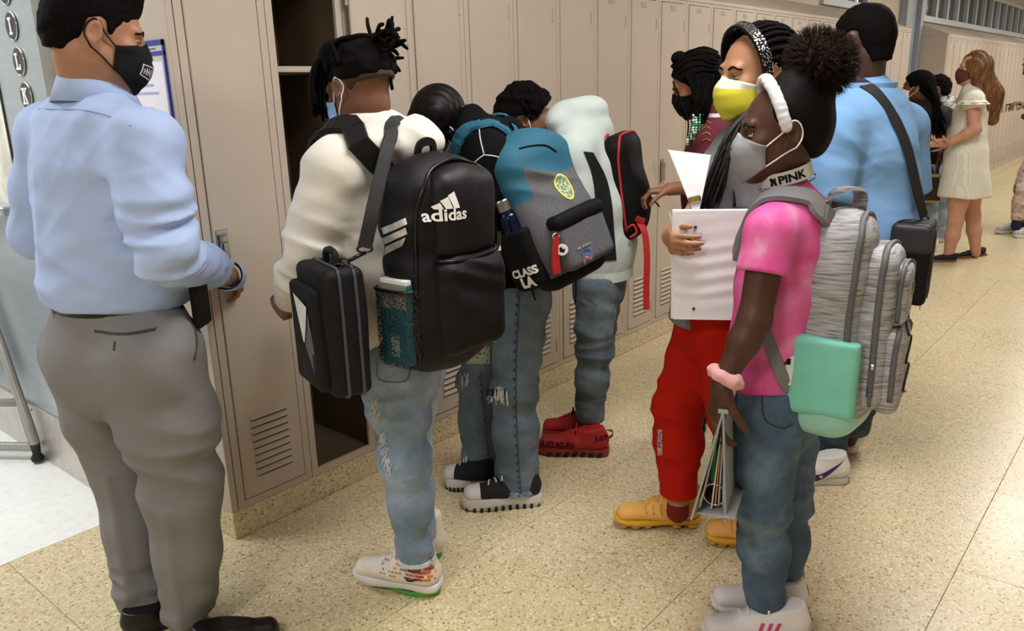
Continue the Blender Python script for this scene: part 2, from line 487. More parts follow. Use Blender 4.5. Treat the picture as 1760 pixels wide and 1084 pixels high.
def surf(field, h, lo=None, hi=None, B=6):
    """sparse surface nets: returns verts, quads"""
    if lo is None:
        lo, hi = field.bounds(); lo = lo - 0.03; hi = hi + 0.03
    lo = np.asarray(lo, float); hi = np.asarray(hi, float)
    nb = np.maximum(1, np.ceil((hi - lo) / (h * B)).astype(int)); n = nb * B + 1
    g = [lo[a] + (np.arange(nb[a]) + 0.5) * h * B for a in range(3)]
    cen = np.stack(np.meshgrid(*g, indexing='ij'), -1).reshape(-1, 3)
    dc = field(cen).reshape(nb)
    act = np.abs(dc) < h * B * 0.9 * 1.45 + 0.006
    D = np.repeat(np.repeat(np.repeat(dc, B, 0), B, 1), B, 2); D = np.pad(D, ((0, 1), (0, 1), (0, 1)), mode='edge').astype(f32)
    A = np.repeat(np.repeat(np.repeat(act, B, 0), B, 1), B, 2); pad = np.zeros(n, bool); pad[:-1, :-1, :-1] = A
    for ax in range(3): pad |= np.roll(pad, 1, ax)
    idx = np.nonzero(pad)
    P = np.stack([lo[a] + idx[a] * h for a in range(3)], 1)
    D[idx] = field(P)
    S = D < 0
    c = np.zeros(n - 1, np.int8)
    for (i, j, k) in _COR: c += S[i:n[0] - 1 + i, j:n[1] - 1 + j, k:n[2] - 1 + k]
    ci = np.nonzero((c > 0) & (c < 8))
    m = len(ci[0]); vid = np.full(n - 1, -1, np.int32); vid[ci] = np.arange(m)
    vals = np.stack([D[ci[0] + q[0], ci[1] + q[1], ci[2] + q[2]] for q in _COR], 1)
    acc = np.zeros((m, 3)); cnt = np.zeros(m)
    for a, b in _EDG:
        x = (vals[:, a] < 0) != (vals[:, b] < 0)
        t = np.where(x, vals[:, a] / (vals[:, a] - vals[:, b] + (vals[:, a] == vals[:, b])), 0)
        acc += x[:, None] * (_COR[a] + t[:, None] * (_COR[b] - _COR[a])); cnt += x
    vt = lo + (np.stack(ci, 1) + acc / cnt[:, None]) * h
    quads = []
    for ax in range(3):
        o1, o2 = (ax + 1) % 3, (ax + 2) % 3
        sl0 = [slice(1, -1)] * 3; sl1 = [slice(1, -1)] * 3
        sl0[ax] = slice(0, -1); sl1[ax] = slice(1, None)
        s0 = S[tuple(sl0)]; s1 = S[tuple(sl1)]
        e = np.nonzero(s0 != s1)
        p = [e[0].copy(), e[1].copy(), e[2].copy()]
        for a in (o1, o2): p[a] = p[a] + 1
        def cell(d1, d2):
            q = [p[0], p[1], p[2]]; q[o1] = q[o1] - d1; q[o2] = q[o2] - d2
            return vid[q[0], q[1], q[2]]
        Q = np.stack([cell(1, 1), cell(0, 1), cell(0, 0), cell(1, 0)], 1)
        fl = ~s0[e]
        Q[fl] = Q[fl][:, ::-1]
        quads.append(Q)
    Q = np.concatenate(quads); Q = Q[(Q >= 0).all(1)]
    return vt, Q
def join(*vfs):
    """join (verts, quads) arrays into one"""
    vs = []; fs = []; o = 0
    for v, f in vfs:
        vs.append(v); fs.append(f + o); o += len(v)
    return np.concatenate(vs), np.concatenate(fs)
# ------------------------------------------------------------------ room materials
def terrazzo(name, gloss=0.16):
    m, nt, b = newmat(name); L = nt.links
    ge = N(nt, 'ShaderNodeNewGeometry')
    v = N(nt, 'ShaderNodeTexVoronoi', i_Scale=130.0, i_Randomness=1.0); L.new(ge.outputs['Position'], v.inputs['Vector'])
    r = N(nt, 'ShaderNodeValToRGB'); e = r.color_ramp.elements
    sep = N(nt, 'ShaderNodeSeparateColor'); L.new(v.outputs['Color'], sep.inputs[0])
    stops = [(0.0, '#876f48'), (0.14, '#ab9569'), (0.26, '#c9b88f'), (0.55, '#d6c6a2'), (0.80, '#e4d9ba'), (1.0, '#f1e9d0')]
    while len(e) < len(stops): e.new(0.5)
    for el, (p, c) in zip(e, stops): el.position = p; el.color = lin(c) + (1,)
    L.new(sep.outputs[0], r.inputs[0])
    # cement between the chips
    d = N(nt, 'ShaderNodeTexVoronoi', i_Scale=130.0, feature='DISTANCE_TO_EDGE'); L.new(ge.outputs['Position'], d.inputs['Vector'])
    th = N(nt, 'ShaderNodeValToRGB'); th.color_ramp.elements[0].position = 0.06; th.color_ramp.elements[1].position = 0.2
    L.new(d.outputs['Distance'], th.inputs[0])
    mx = N(nt, 'ShaderNodeMix', data_type='RGBA'); mx.inputs[6].default_value = lin('#d3c39c') + (1,)
    L.new(th.outputs[0], mx.inputs[0]); L.new(r.outputs[0], mx.inputs[7])
    n = N(nt, 'ShaderNodeTexNoise', i_Scale=1.6, i_Detail=3.0); L.new(ge.outputs['Position'], n.inputs['Vector'])
    m2 = N(nt, 'ShaderNodeMix', data_type='RGBA', blend_type='MULTIPLY'); m2.inputs[0].default_value = 0.12
    L.new(mx.outputs[2], m2.inputs[6]); L.new(n.outputs['Color'], m2.inputs[7])
    L.new(m2.outputs[2], b.inputs['Base Color'])
    b.inputs['Roughness'].default_value = gloss; b.inputs['Specular IOR Level'].default_value = 0.45
    rn = N(nt, 'ShaderNodeMapRange'); rn.inputs[3].default_value = gloss; rn.inputs[4].default_value = gloss + 0.18
    L.new(n.outputs['Fac'], rn.inputs[0]); L.new(rn.outputs[0], b.inputs['Roughness'])
    return m
M_TERR = terrazzo('terrazzo', 0.2)
M_JOINT = mat('terrazzo_joint', '#a08e68', 0.7)
M_WHITE_FLOOR = ramp_mat('white_vinyl_floor', [(0.0, '#b9bab6'), (0.3, '#dfe0dc'), (0.42, '#e9eae7'), (1.0, '#f2f3f1')], 'noise', 30, 0.25, detail=6, spec=0.5)
M_WALL = mat('wall_paint_beige', '#cfc2b1', 0.6, var=0.02, vscale=3, bump=0.05)
M_CEIL = mat('ceiling_tile', '#dcdad4', 0.9, var=0.03, vscale=40, bump=0.2, bscale=300)
M_STEELBLUE = mat('blue_grey_painted_steel', '#9aa2ad', 0.45, var=0.03, vscale=4)
M_SILL = mat('pale_grey_painted_sill', '#b9bec4', 0.4, var=0.03, vscale=5)
M_GLASS_DARK = mat('dark_window_glass', '#3c4145', 0.08, var=0.25, vscale=2.0, spec=0.8)
M_STAINLESS = ramp_mat('brushed_stainless', [(0.2, '#a4acb2'), (0.8, '#b4bbc0')], 'noise', 6, 0.34, stretch=(1, 1, 14), detail=5, metal=0.55, spec=0.6)
M_STAINLESS_WARM = ramp_mat('kick_plate_steel', [(0.2, '#b8afa6'), (0.8, '#cfc8c0')], 'noise', 9, 0.28, stretch=(1, 3, 1), detail=5, metal=0.6, spec=0.6)
M_TUBE = mat('grey_enamel_tube', '#9c9a94', 0.3, 0.3, 0.03)
M_RUBBER = mat('black_rubber', '#161616', 0.6, var=0.1)
M_CHROME = mat('chrome', '#c9c6c0', 0.15, 1.0, 0.02)
M_DARK = mat('dark_slot', '#17130f', 0.8, var=0.0)
M_BLACK = mat('black_matte', '#0c0c0e', 0.65, var=0.1, spec=0.2)
M_WHITE = mat('white_print', '#ececec', 0.55, var=0.0)
def locker_paint(name, col):
    m, nt, b = newmat(name); L = nt.links
    ge = N(nt, 'ShaderNodeNewGeometry')
    n = N(nt, 'ShaderNodeTexNoise', i_Scale=2.2, i_Detail=4.0); L.new(ge.outputs['Position'], n.inputs['Vector'])
    r = N(nt, 'ShaderNodeValToRGB'); c = lin(col)
    r.color_ramp.elements[0].position = 0.3; r.color_ramp.elements[0].color = tuple(x * 0.93 for x in c) + (1,)
    r.color_ramp.elements[1].position = 0.7; r.color_ramp.elements[1].color = tuple(x * 1.05 for x in c) + (1,)
    L.new(n.outputs['Fac'], r.inputs[0])
    # scuffs
    mp = N(nt, 'ShaderNodeMapping'); mp.inputs['Scale'].default_value = (9, 9, 60); mp.inputs['Rotation'].default_value = (0, 0.4, 0)
    L.new(ge.outputs['Position'], mp.inputs['Vector'])
    s = N(nt, 'ShaderNodeTexNoise', i_Scale=1.0, i_Detail=6.0); L.new(mp.outputs[0], s.inputs['Vector'])
    sr = N(nt, 'ShaderNodeValToRGB'); sr.color_ramp.elements[0].position = 0.70; sr.color_ramp.elements[1].position = 0.80
    sr.color_ramp.elements[0].color = (0, 0, 0, 1); sr.color_ramp.elements[1].color = (0.5, 0.5, 0.5, 1)
    L.new(s.outputs['Fac'], sr.inputs[0])
    mx = N(nt, 'ShaderNodeMix', data_type='RGBA'); mx.inputs[7].default_value = lin('#6d5c4a') + (1,)
    L.new(sr.outputs[0], mx.inputs[0]); L.new(r.outputs[0], mx.inputs[6]); L.new(mx.outputs[2], b.inputs['Base Color'])
    b.inputs['Roughness'].default_value = 0.42; b.inputs['Specular IOR Level'].default_value = 0.4
    n2 = N(nt, 'ShaderNodeTexNoise', i_Scale=260.0, i_Detail=1.0); L.new(ge.outputs['Position'], n2.inputs['Vector'])
    bp = N(nt, 'ShaderNodeBump', i_Strength=0.06, i_Distance=0.001); L.new(n2.outputs['Fac'], bp.inputs['Height']); L.new(bp.outputs[0], b.inputs['Normal'])
    return m
M_LOCK = locker_paint('locker_tan_enamel', '#bbada0')
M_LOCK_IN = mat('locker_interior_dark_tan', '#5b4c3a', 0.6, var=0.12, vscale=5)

# ------------------------------------------------------------------ setting
XL, XR = -4.2, 17.2           # corridor ends
YB = -3.55                    # wall behind the camera
TX0, TY0, TS = 0.043, -0.727, 0.607
YSPLIT = TY0 + 2 * TS         # 0.487: terrazzo meets white vinyl in the servery doorway
floor = obj('floor', MB().box((XL, YB, -0.06), (XR, 0.62, -0.006)).vf(), M_JOINT, None, smooth=False)
tag(floor, 'speckled tan terrazzo corridor floor in large squares', kind='structure')
tile_me = None
ntile = 0
for i in range(-7, 9):
    for j in range(-5, 2):
        x0, y0 = TX0 + i * TS, TY0 + j * TS
        if y0 + TS < YB + 0.2: continue
        if tile_me is None:
            g = 0.0008
            tile_me = mesh_data('tile', MB().bbox((g, g, -0.006), (TS - g, TS - g, 0.0), 0.0006).vf()[0], MB().bbox((0, 0, 0), (1, 1, 1)).f, M_TERR, False)
        o = bpy.data.objects.new('tile', tile_me); link(o, floor, (x0, y0, 0)); ntile += 1
obj('floor_slab', MB().box((TX0 + 9 * TS + 0.001, YB, -0.006), (XR, 0.62, 0.0)).vf(), M_TERR, floor, False)
obj('floor_slab', MB().box((XL, YB, -0.006), (TX0 - 7 * TS - 0.001, 0.62, 0.0)).vf(), M_TERR, floor, False)
tag(obj('floor_servery', MB().box((-3.2, YSPLIT, -0.05), (0.6, 5.0, 0.0008)).vf(), M_WHITE_FLOOR, None, False), 'white speckled vinyl floor of the serving area behind the doorway', kind='structure')
obj_ceil = tag(obj('ceiling', MB().box((XL, YB, CEIL), (XR, 5.0, CEIL + 0.1)).vf(), M_CEIL, None, False), 'pale ceiling', kind='structure')
WY = 0.40                     # face of the wall behind the lockers
wall = MB()
wall.box((-0.10, WY, 0), (XR, WY + 0.18, 2.10))
wall.box((-0.10, WY, 2.60), (XR, WY + 0.18, CEIL))
wall.box((-0.10, WY, 2.10), (6.2, WY + 0.18, 2.60))
wall.box((7.45, WY, 2.10), (9.35, WY + 0.18, 2.60))
wall.box((XL, WY, 0), (-2.3, WY + 0.18, CEIL))
wall.box((-2.3, WY, 2.45), (-0.10, WY + 0.18, CEIL))
tag(wall.build('wall_lockers', M_WALL, None), 'beige wall behind the lockers', kind='structure')
tag(obj('wall_end', MB().box((XR, YB, 0), (XR + 0.15, WY + 0.18, CEIL)).vf(), M_WALL, None, False), 'far end wall of the corridor', kind='structure')
tag(obj('wall_near_end', MB().box((XL - 0.15, YB, 0), (XL, WY + 0.18, CEIL)).vf(), M_WALL, None, False), 'near end wall of the corridor', kind='structure')
M_SERV = mat('servery_wall_paint', '#d9d8d2', 0.6, var=0.02)
sv = MB(); sv.box((-3.2, 4.9, 0), (0.6, 5.0, CEIL)); sv.box((-3.3, WY + 0.18, 0), (-3.2, 5.0, CEIL)); sv.box((0.5, WY + 0.18, 0), (0.6, 5.0, CEIL))
tag(sv.build('wall_servery', M_SERV, None), 'white walls of the serving area', kind='structure')

# clerestory window bands above the lockers
def clerestory(n, x0, x1, panes):
    fr = MB()
    y0, y1 = WY - 0.035, WY + 0.05
    fr.box((x0, y0, 2.10), (x1, y1, 2.165)); fr.box((x0, y0, 2.56), (x1, y1, 2.61))
    fr.box((x0, y0, 2.165), (x0 + 0.06, y1, 2.56)); fr.box((x1 - 0.06, y0, 2.165), (x1, y1, 2.56))
    w = obj('window_%d' % n, fr.vf(), M_SILL, None, False, origin=V(x0, WY, 2.1))
    tag(w, 'dark clerestory window band above the lockers', kind='structure')
    dx = (x1 - x0 - 0.06) / panes
    for i in range(panes):
        a = x0 + 0.03 + i * dx
        if i: obj('mullion', MB().box((a - 0.022, y0 - 0.004, 2.16), (a + 0.022, y1, 2.565)).vf(), M_SILL, w, False)
        obj('pane', MB().box((a + 0.02, WY + 0.012, 2.16), (a + dx - 0.02, WY + 0.02, 2.565)).vf(), M_GLASS_DARK, w, False)
        obj('blind_slat', MB().box((a + dx * 0.2, WY + 0.004, 2.165), (a + dx * 0.45, WY + 0.011, 2.56)).vf(), M_WALL if i % 2 else M_STEELBLUE, w, False)
clerestory(1, 6.2, 7.45, 3)
clerestory(2, 9.45, XR, 14)
# blue-grey steel column standing in the gap between the two locker banks
colm = MB(); colm.bbox((9.0, 0.27, 0), (9.11, WY, CEIL), 0.004); colm.bbox((8.62, 0.32, 0), (8.98, WY, CEIL), 0.004)
tag(colm.build('trim_1', M_STEELBLUE, None), 'blue-grey steel column between the two banks of lockers', kind='structure')

# ------------------------------------------------------------------ lockers
LW, LZ0, LZ1, LD = 0.305, 0.103, 1.905, 0.385
ORD = 'first second third fourth fifth sixth seventh eighth ninth tenth eleventh twelfth thirteenth fourteenth fifteenth sixteenth seventeenth eighteenth nineteenth twentieth twenty-first twenty-second twenty-third twenty-fourth twenty-fifth twenty-sixth'.split()
def locker_meshes():
    d = {}
    b = MB(); t = 0.0015
    b.box((0.0013, 0.0, LZ0), (0.0272, 0.012, LZ1)); b.box((LW - 0.0272, 0.0, LZ0), (LW - 0.0013, 0.012, LZ1))
    b.box((0.0275, 0.0, LZ0), (LW - 0.0275, 0.012, LZ0 + 0.025)); b.box((0.0275, 0.0, LZ1 - 0.018), (LW - 0.0275, 0.012, LZ1))
    d['frame'] = mesh_data('frame', *b.vf(), M_LOCK, False)
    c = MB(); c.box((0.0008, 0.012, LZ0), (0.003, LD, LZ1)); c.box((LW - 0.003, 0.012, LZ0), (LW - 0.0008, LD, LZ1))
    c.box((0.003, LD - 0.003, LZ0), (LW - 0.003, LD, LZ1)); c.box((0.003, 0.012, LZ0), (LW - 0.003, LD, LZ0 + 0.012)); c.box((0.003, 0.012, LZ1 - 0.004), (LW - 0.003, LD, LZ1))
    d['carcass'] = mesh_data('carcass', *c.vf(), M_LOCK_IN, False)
    z0, z1 = 0.131, 1.884; x0, x1 = 0.0303, LW - 0.0303
    e = MB(); e.bbox((x0, -0.004, z0), (x1, 0.014, z1), 0.0025)
    d['door'] = mesh_data('door', *e.vf(), M_LOCK, False)
    l = MB(); w = 0.0725
    def louv(mb, z):
        xs = (-w, w); y = -0.0045
        mb.mi = 0
        mb.add([(xs[0], y, z + 0.017), (xs[1], y, z + 0.017), (xs[1] - .003, y - 0.0062, z + 0.006), (xs[0] + .003, y - 0.0062, z + 0.006), (xs[0], y, z), (xs[1], y, z)],
               [(0, 1, 2, 3), (0, 3, 4), (1, 5, 2)])
        mb.mi = 1  # near-black faces paint in the shade of the louver's open underside
        mb.add([(xs[0], y, z - 0.001), (xs[1], y, z - 0.001), (xs[1] - .003, y - 0.006, z + 0.0055), (xs[0] + .003, y - 0.006, z + 0.0055), (xs[0] + .003, y - 0.0005, z + 0.006), (xs[1] - .003, y - 0.0005, z + 0.006)], [(3, 2, 5, 4), (0, 4, 5, 1)])
    louv(l, 0.0)
    d['louver'] = mesh_data('louver', l.v, l.f, [M_LOCK, M_DARK], False, l.m)
    l9 = MB()
    for i in range(9):
        k = MB(); louv(k, 0.0)
        l9.mi = 0; o = len(l9.v)
        l9.v += [(a, b_, c_ + 0.197 + i * 0.0254) for a, b_, c_ in k.v]; l9.f += [[q + o for q in f] for f in k.f]; l9.m += k.m
    d['louvers'] = mesh_data('louver_rows', l9.v, l9.f, [M_LOCK, M_DARK], False, l9.m)
    h = MB(); h.bbox((-0.004, -0.007, -0.028), (0.004, 0.0, 0.028), 0.001)
    for q in (-0.014, 0.0, 0.014): h.box((-0.0045, -0.0075, q - 0.0008), (0.0045, -0.006, q + 0.0008))
    d['hinge'] = mesh_data('hinge', *h.vf(), M_LOCK, False)
    k = MB(); k.bbox((-0.021, -0.0065, -0.07), (0.021, -0.004, 0.07), 0.001)
    k.bbox((-0.012, -0.024, -0.052), (0.012, -0.006, 0.034), 0.004); k.box((-0.009, -0.0245, 0.036), (0.009, -0.0065, 0.052)); k.bbox((-0.016, -0.012, -0.058), (0.016, -0.0065, 0.058), 0.003)
    d['handle'] = mesh_data('handle', *k.vf(), M_CHROME, False)
    q = MB(); q.bbox((-0.026, -0.0055, -0.013), (0.026, -0.004, 0.013), 0.0005)
    d['number_plate'] = mesh_data('number_plate', *q.vf(), mat('locker_number_plate', '#a49a8c', 0.4, 0.3, 0.05), False)
    return d
LM = locker_meshes()
def inst(name, me, parent, off):
    o = bpy.data.objects.new(name, me); link(o, parent, ORG[parent] + V(*off)); return o
def place_door(root, near, xoff=0.0):
    d = inst('door', LM['door'], root, (0, 0, 0))
    if near:
        for i in range(9): inst('louver', LM['louver'], d, (LW / 2, 0, 0.197 + i * 0.0254))
    else: tag(inst('louver_rows', LM['louvers'], d, (LW / 2, 0, 0)), kind='stuff')
    for z in (0.215, 1.02, 1.77): inst('hinge', LM['hinge'], d, (LW - 0.0285, 0, z))
    inst('handle', LM['handle'], d, (0.062, 0, 0.985))
    inst('number_plate', LM['number_plate'], d, (LW / 2 - 0.005, 0, 1.858))
    return d
for k in range(25):
    x = k * LW
    if k == 0: lab = 'closed tan locker at the near end of the row, beside the man in grey trousers'
    elif k == 1: lab = 'open empty tan locker with a dark inside and one upper shelf'
    elif k == 2: lab = 'tan locker covered by the swung-back door of the open locker'
    else: lab = 'closed tan metal locker, %s to the right of the open one' % ORD[k - 2]
    root = empty('locker', (x, 0, 0), lab, 'locker', 'tan lockers of the near bank')
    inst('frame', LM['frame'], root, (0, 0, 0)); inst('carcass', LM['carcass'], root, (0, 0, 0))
    if k == 1:
        def loc1(name, mb, m): return inst(name, mesh_data(name, *mb.vf(), m, False), root, (0, 0, 0))
        sh = MB(); sh.bbox((0.003, 0.03, 1.528), (LW - 0.003, LD - 0.003, 1.547), 0.001); loc1('shelf', sh, M_LOCK)
        sl = MB(); sr_ = []
        for i in range(8): sl.lathe([(0.007, 0), (0.007, 0.002)], 8, frame((0, -1, 0), (0, 0, 1)), (0.055, LD - 0.003, 1.22 + i * 0.036))
        tag(loc1('vent_holes', sl, M_DARK), kind='stuff')
        # its door swung right round, inside face out, lying over the next locker
        dm = MB(); x0, x1 = LW + 0.004, 2 * LW - 0.026
        dm.bbox((x0, -0.034, 0.131), (x1, -0.030, 1.884), 0.001)
        for a in (x0, x1 - 0.014): dm.bbox((a, -0.042, 0.131), (a + 0.014, -0.030, 1.884), 0.004)
        for a in (0.131, 1.870): dm.bbox((x0, -0.042, a), (x1, -0.030, a + 0.014), 0.004)
        d = loc1('door', dm, M_LOCK)
        for z in (0.215, 1.02, 1.77): inst('hinge', LM['hinge'], d, (LW + 0.001, -0.022, z))
        continue
    place_door(root, k < 14)
for k in range(21):
    x = 9.12 + k * LW
    root = empty('locker', (x, 0, 0), 'pale tan locker of the far bank beyond the column, %s from its near end' % ORD[k], 'locker', 'tan lockers of the far bank')
    inst('frame', LM['frame'], root, (0, 0, 0)); inst('carcass', LM['carcass'], root, (0, 0, 0))
    place_door(root, False)
tag(obj('wall_opposite', MB().box((XL, YB - 0.15, 0), (XR, YB, CEIL)).vf(), M_LOCK, None, False), 'wall across the corridor', kind='structure')
# plinths, end panels and sloping hoods
for (x0, x1, lab) in ((-0.022, 25 * LW, 'speckled terrazzo plinth under the near bank of lockers'), (9.12, 9.12 + 21 * LW, 'pale plinth under the far bank of lockers')):
    tag(obj('locker_plinth', MB().bbox((x0, 0.002, 0), (x1, WY - 0.002, LZ0), 0.003).vf(), M_TERR, None, False, origin=V(x0, 0, 0)), lab, 'plinth')
tag(obj('locker_end_panel', MB().bbox((-0.024, 0.0, LZ0), (-0.001, WY, LZ1), 0.002).add([(-0.024, 0, LZ1), (-0.001, 0, LZ1), (-0.001, WY, 2.085), (-0.024, WY, 2.085), (-0.024, WY, LZ1), (-0.001, WY, LZ1)], [(0, 1, 2, 3), (0, 3, 4), (1, 5, 2)]).vf(), M_LOCK, None, False, origin=V(-0.02, 0, 0.1)),
    'tan end panel of the near locker bank carrying the poster', 'panel')
tag(obj('locker_end_panel', MB().bbox((9.10, 0.0, LZ0), (9.119, WY, LZ1), 0.002).add([(9.10, 0, LZ1), (9.119, 0, LZ1), (9.119, WY, 2.085), (9.10, WY, 2.085), (9.10, WY, LZ1), (9.119, WY, LZ1)], [(0, 1, 2, 3), (0, 3, 4), (1, 5, 2)]).vf(), M_LOCK, None, False, origin=V(9.1, 0, 0.1)),
    'wide tan end panel of the far locker bank next to the column', 'panel')
def hood(x0, x1, lab):
    h = MB()
    h.add([(x0, -0.004, LZ1), (x1, -0.004, LZ1), (x1, -0.004, LZ1 + 0.018), (x0, -0.004, LZ1 + 0.018), (x0, WY, 2.085), (x1, WY, 2.085), (x0, WY, LZ1), (x1, WY, LZ1)],
          [(0, 1, 2, 3), (3, 2, 5, 4), (0, 3, 4, 6), (1, 7, 5, 2), (0, 6, 7, 1), (4, 5, 7, 6)])
    tag(obj('locker_hood', h.vf(), M_LOCK, None, False, origin=V(x0, 0, LZ1)), lab, 'locker top', 'sloping locker tops')
HX = [-0.0005, 1.525, 2.745, 3.965, 5.185, 6.405, 7.625]
for i in range(6): hood(HX[i] + (0.0015 if i else 0), HX[i + 1] - 0.0015, 'sloping tan hood on top of the near lockers, %s section from the left' % ORD[i])
HX = [9.1195, 10.9, 12.7, 14.5, 15.52]
for i in range(4): hood(HX[i] + (0.0015 if i else 0), HX[i + 1] - 0.0015, 'sloping tan hood on top of the far lockers, %s section from the column' % ORD[i])

# ------------------------------------------------------------------ ceiling troffers
M_LENS = mat('troffer_lens', '#fff3dd', 0.5, var=0, emit=2.0)
for i, (x, y) in enumerate(CORRIDOR_LIGHTS + SERVERY_LIGHTS):
    sx, sy = (0.6, 0.3) if i < len(CORRIDOR_LIGHTS) else (0.3, 0.6)
    t = empty('ceiling_light', (x, y, CEIL), ('%s ceiling light panel along the corridor from the near end' % ORD[i]) if i < len(CORRIDOR_LIGHTS) else ('ceiling light panel in the serving area, %s from the doorway' % ORD[i - len(CORRIDOR_LIGHTS)]), 'ceiling light', 'ceiling lights')
    fr = MB(); w = 0.025
    for lo, hi in (((-sx - w, -sy - w), (sx + w, -sy)), ((-sx - w, sy), (sx + w, sy + w)), ((-sx - w, -sy), (-sx, sy)), ((sx, -sy), (sx + w, sy))): fr.box((x + lo[0], y + lo[1], CEIL - 0.02), (x + hi[0], y + hi[1], CEIL))
    fr.build('frame', M_WHITE, t)
    MB().box((x - sx, y - sy, CEIL - 0.012), (x + sx, y + sy, CEIL)).build('diffuser', M_LENS, t)

# ------------------------------------------------------------------ servery seen through the doorway at the left
PX = -0.15
sp = MB(); sp.box((PX, WY + 0.19, 0.235), (PX + 0.05, 3.6, 1.09)); sp.box((PX, WY + 0.19, 1.09), (PX + 0.05, 0.985, 2.3)); sp.box((PX, 1.9, 1.09), (PX + 0.05, 3.6, 2.3)); sp.box((PX, 0.985, 1.95), (PX + 0.05, 1.9, 2.3))
tag(sp.build('wall_serving_counter', M_STAINLESS, None), 'brushed steel front of the serving counter', kind='structure')
M_SG = mat('serving_window_glass', '#d8d3c4', 0.05, var=0.25, vscale=7, spec=0.6)
w3 = obj('window_3', MB().box((PX + 0.012, 0.985, 1.09), (PX + 0.02, 1.9, 1.95)).vf(), M_SG, None, False); tag(w3, 'glass of the serving window above the steel counter', kind='structure')
obj('window_trim', MB().box((PX - 0.004, 0.978, 1.09), (PX + 0.012, 0.992, 1.95)).vf(), M_RUBBER, w3, False)
led = tag(obj('counter_ledge', MB().bbox((PX - 0.07, 0.99, 1.055), (PX + 0.001, 3.5, 1.092), 0.006).vf(), M_STAINLESS, None, False, origin=V(PX, 2, 1.07)), 'steel ledge under the serving window beside the man in the blue shirt', 'ledge')
kp = empty('kick_plate', (PX, 1.5, 0), 'low riveted steel kick plate along the foot of the serving counter', 'kick plate')
MB().bbox((PX - 0.012, WY + 0.19, 0.001), (PX - 0.0005, 3.5, 0.235), 0.001).build('plate', M_STAINLESS_WARM, kp)
for y in (0.72, 0.86, 1.0, 1.14, 1.28, 1.42):
    MB().ball((PX - 0.012, y, 0.215), 0.004, 8, 4).build('rivet', M_CHROME, kp)
    MB().ball((PX - 0.012, y, 0.02), 0.004, 8, 4).build('rivet', M_CHROME, kp)
MB().bbox((PX - 0.018, 0.775, 0.225), (PX - 0.0005, 0.795, 0.29), 0.003).build('bracket', M_STAINLESS, kp)
# tray-rail frame of bent tube
tr = empty('tray_rail', (PX - 0.042, 1.225, 0), 'bent grey tube tray rail frame with black feet at the left edge', 'rail')
b1 = spline([V(PX - 0.060, 1.690, 0.98), V(PX - 0.045, 1.450, 0.62), V(PX - 0.042, 1.310, 0.30), V(PX - 0.042, 1.230, 0.11), V(PX - 0.040, 1.260, 0.065), V(PX - 0.090, 1.340, 0.06), V(PX - 0.300, 1.640, 0.06), V(PX - 0.600, 2.090, 0.06)], 6)
MB().tube(b1, 0.019, 10).build('frame_tube', M_TUBE, tr, smooth=True)
MB().tube([V(PX - 0.042, 1.290, 0.255), V(PX - 0.350, 1.690, 0.255)], 0.017, 10).build('cross_tube', M_TUBE, tr, smooth=True)
MB().lathe([(0.024, 0), (0.026, 0.012), (0.016, 0.03), (0.02, 0.07)], 12, None, (PX - 0.042, 1.225, 0.012)).build('foot', M_RUBBER, tr, smooth=True)
MB().lathe([(0.01, 0), (0.01, 0.014)], 10, None, (PX - 0.042, 1.225, 0.0)).build('foot_bolt', M_CHROME, tr, smooth=True)
MB().tube([V(PX - 0.042, 1.230, 0.02), V(PX - 0.042, 1.350, 0.33), V(PX - 0.042, 1.510, 0.75)], 0.012, 8).build('rubber_edge', M_RUBBER, tr, smooth=True)
db = tag(obj('storage_bin', MB().bbox((PX - 0.9, 2.55, 0.002), (PX - 0.28, 3.1, 0.52), 0.02).bbox((PX - 0.92, 2.53, 0.50), (PX - 0.26, 3.12, 0.54), 0.01).vf(), mat('navy_plastic', '#1a2340', 0.4), None, False, origin=V(PX - 0.6, 2.8, 0)), 'dark navy plastic bin behind the tray rail', 'bin')
# milk letters: round black discs with white slab letters
def slab(ch):
    P = []
    if ch == 'I': P = [(-.2, .42, .2, .3), (-.2, -.3, .2, -.42), (-.07, .3, .07, -.3)]
    if ch == 'L': P = [(-.3, .42, .06, .3), (-.19, .3, -.05, -.3), (-.3, -.3, .3, -.42), (.2, -.14, .3, -.3)]
    if ch == 'K': P = [(-.32, .42, -.02, .3), (-.32, -.3, -.02, -.42), (-.24, .3, -.1, -.3), (.06, .42, .34, .3), (.06, -.3, .34, -.42)]
    if ch == 'M': P = [(-.4, .42, -.14, .3), (.14, .42, .4, .3), (-.4, -.3, -.12, -.42), (.12, -.3, .4, -.42), (-.33, .3, -.2, -.3), (.2, .3, .33, -.3)]
    Q = [[(a, b), (c, b), (c, d), (a, d)] for a, b, c, d in P]
    if ch == 'K': Q += [[(.12, .34), (.28, .34), (-.04, .02), (-.12, .1)], [(-.04, .08), (.06, .12), (.3, -.34), (.14, -.34)]]
    if ch == 'M': Q += [[(-.33, .34), (-.18, .34), (.04, -.2), (-.06, -.2)], [(.33, .34), (.18, .34), (-.04, -.2), (.06, -.2)]]
    return Q
Xm = frame((-1, 0, 0), (0, 0, 1))
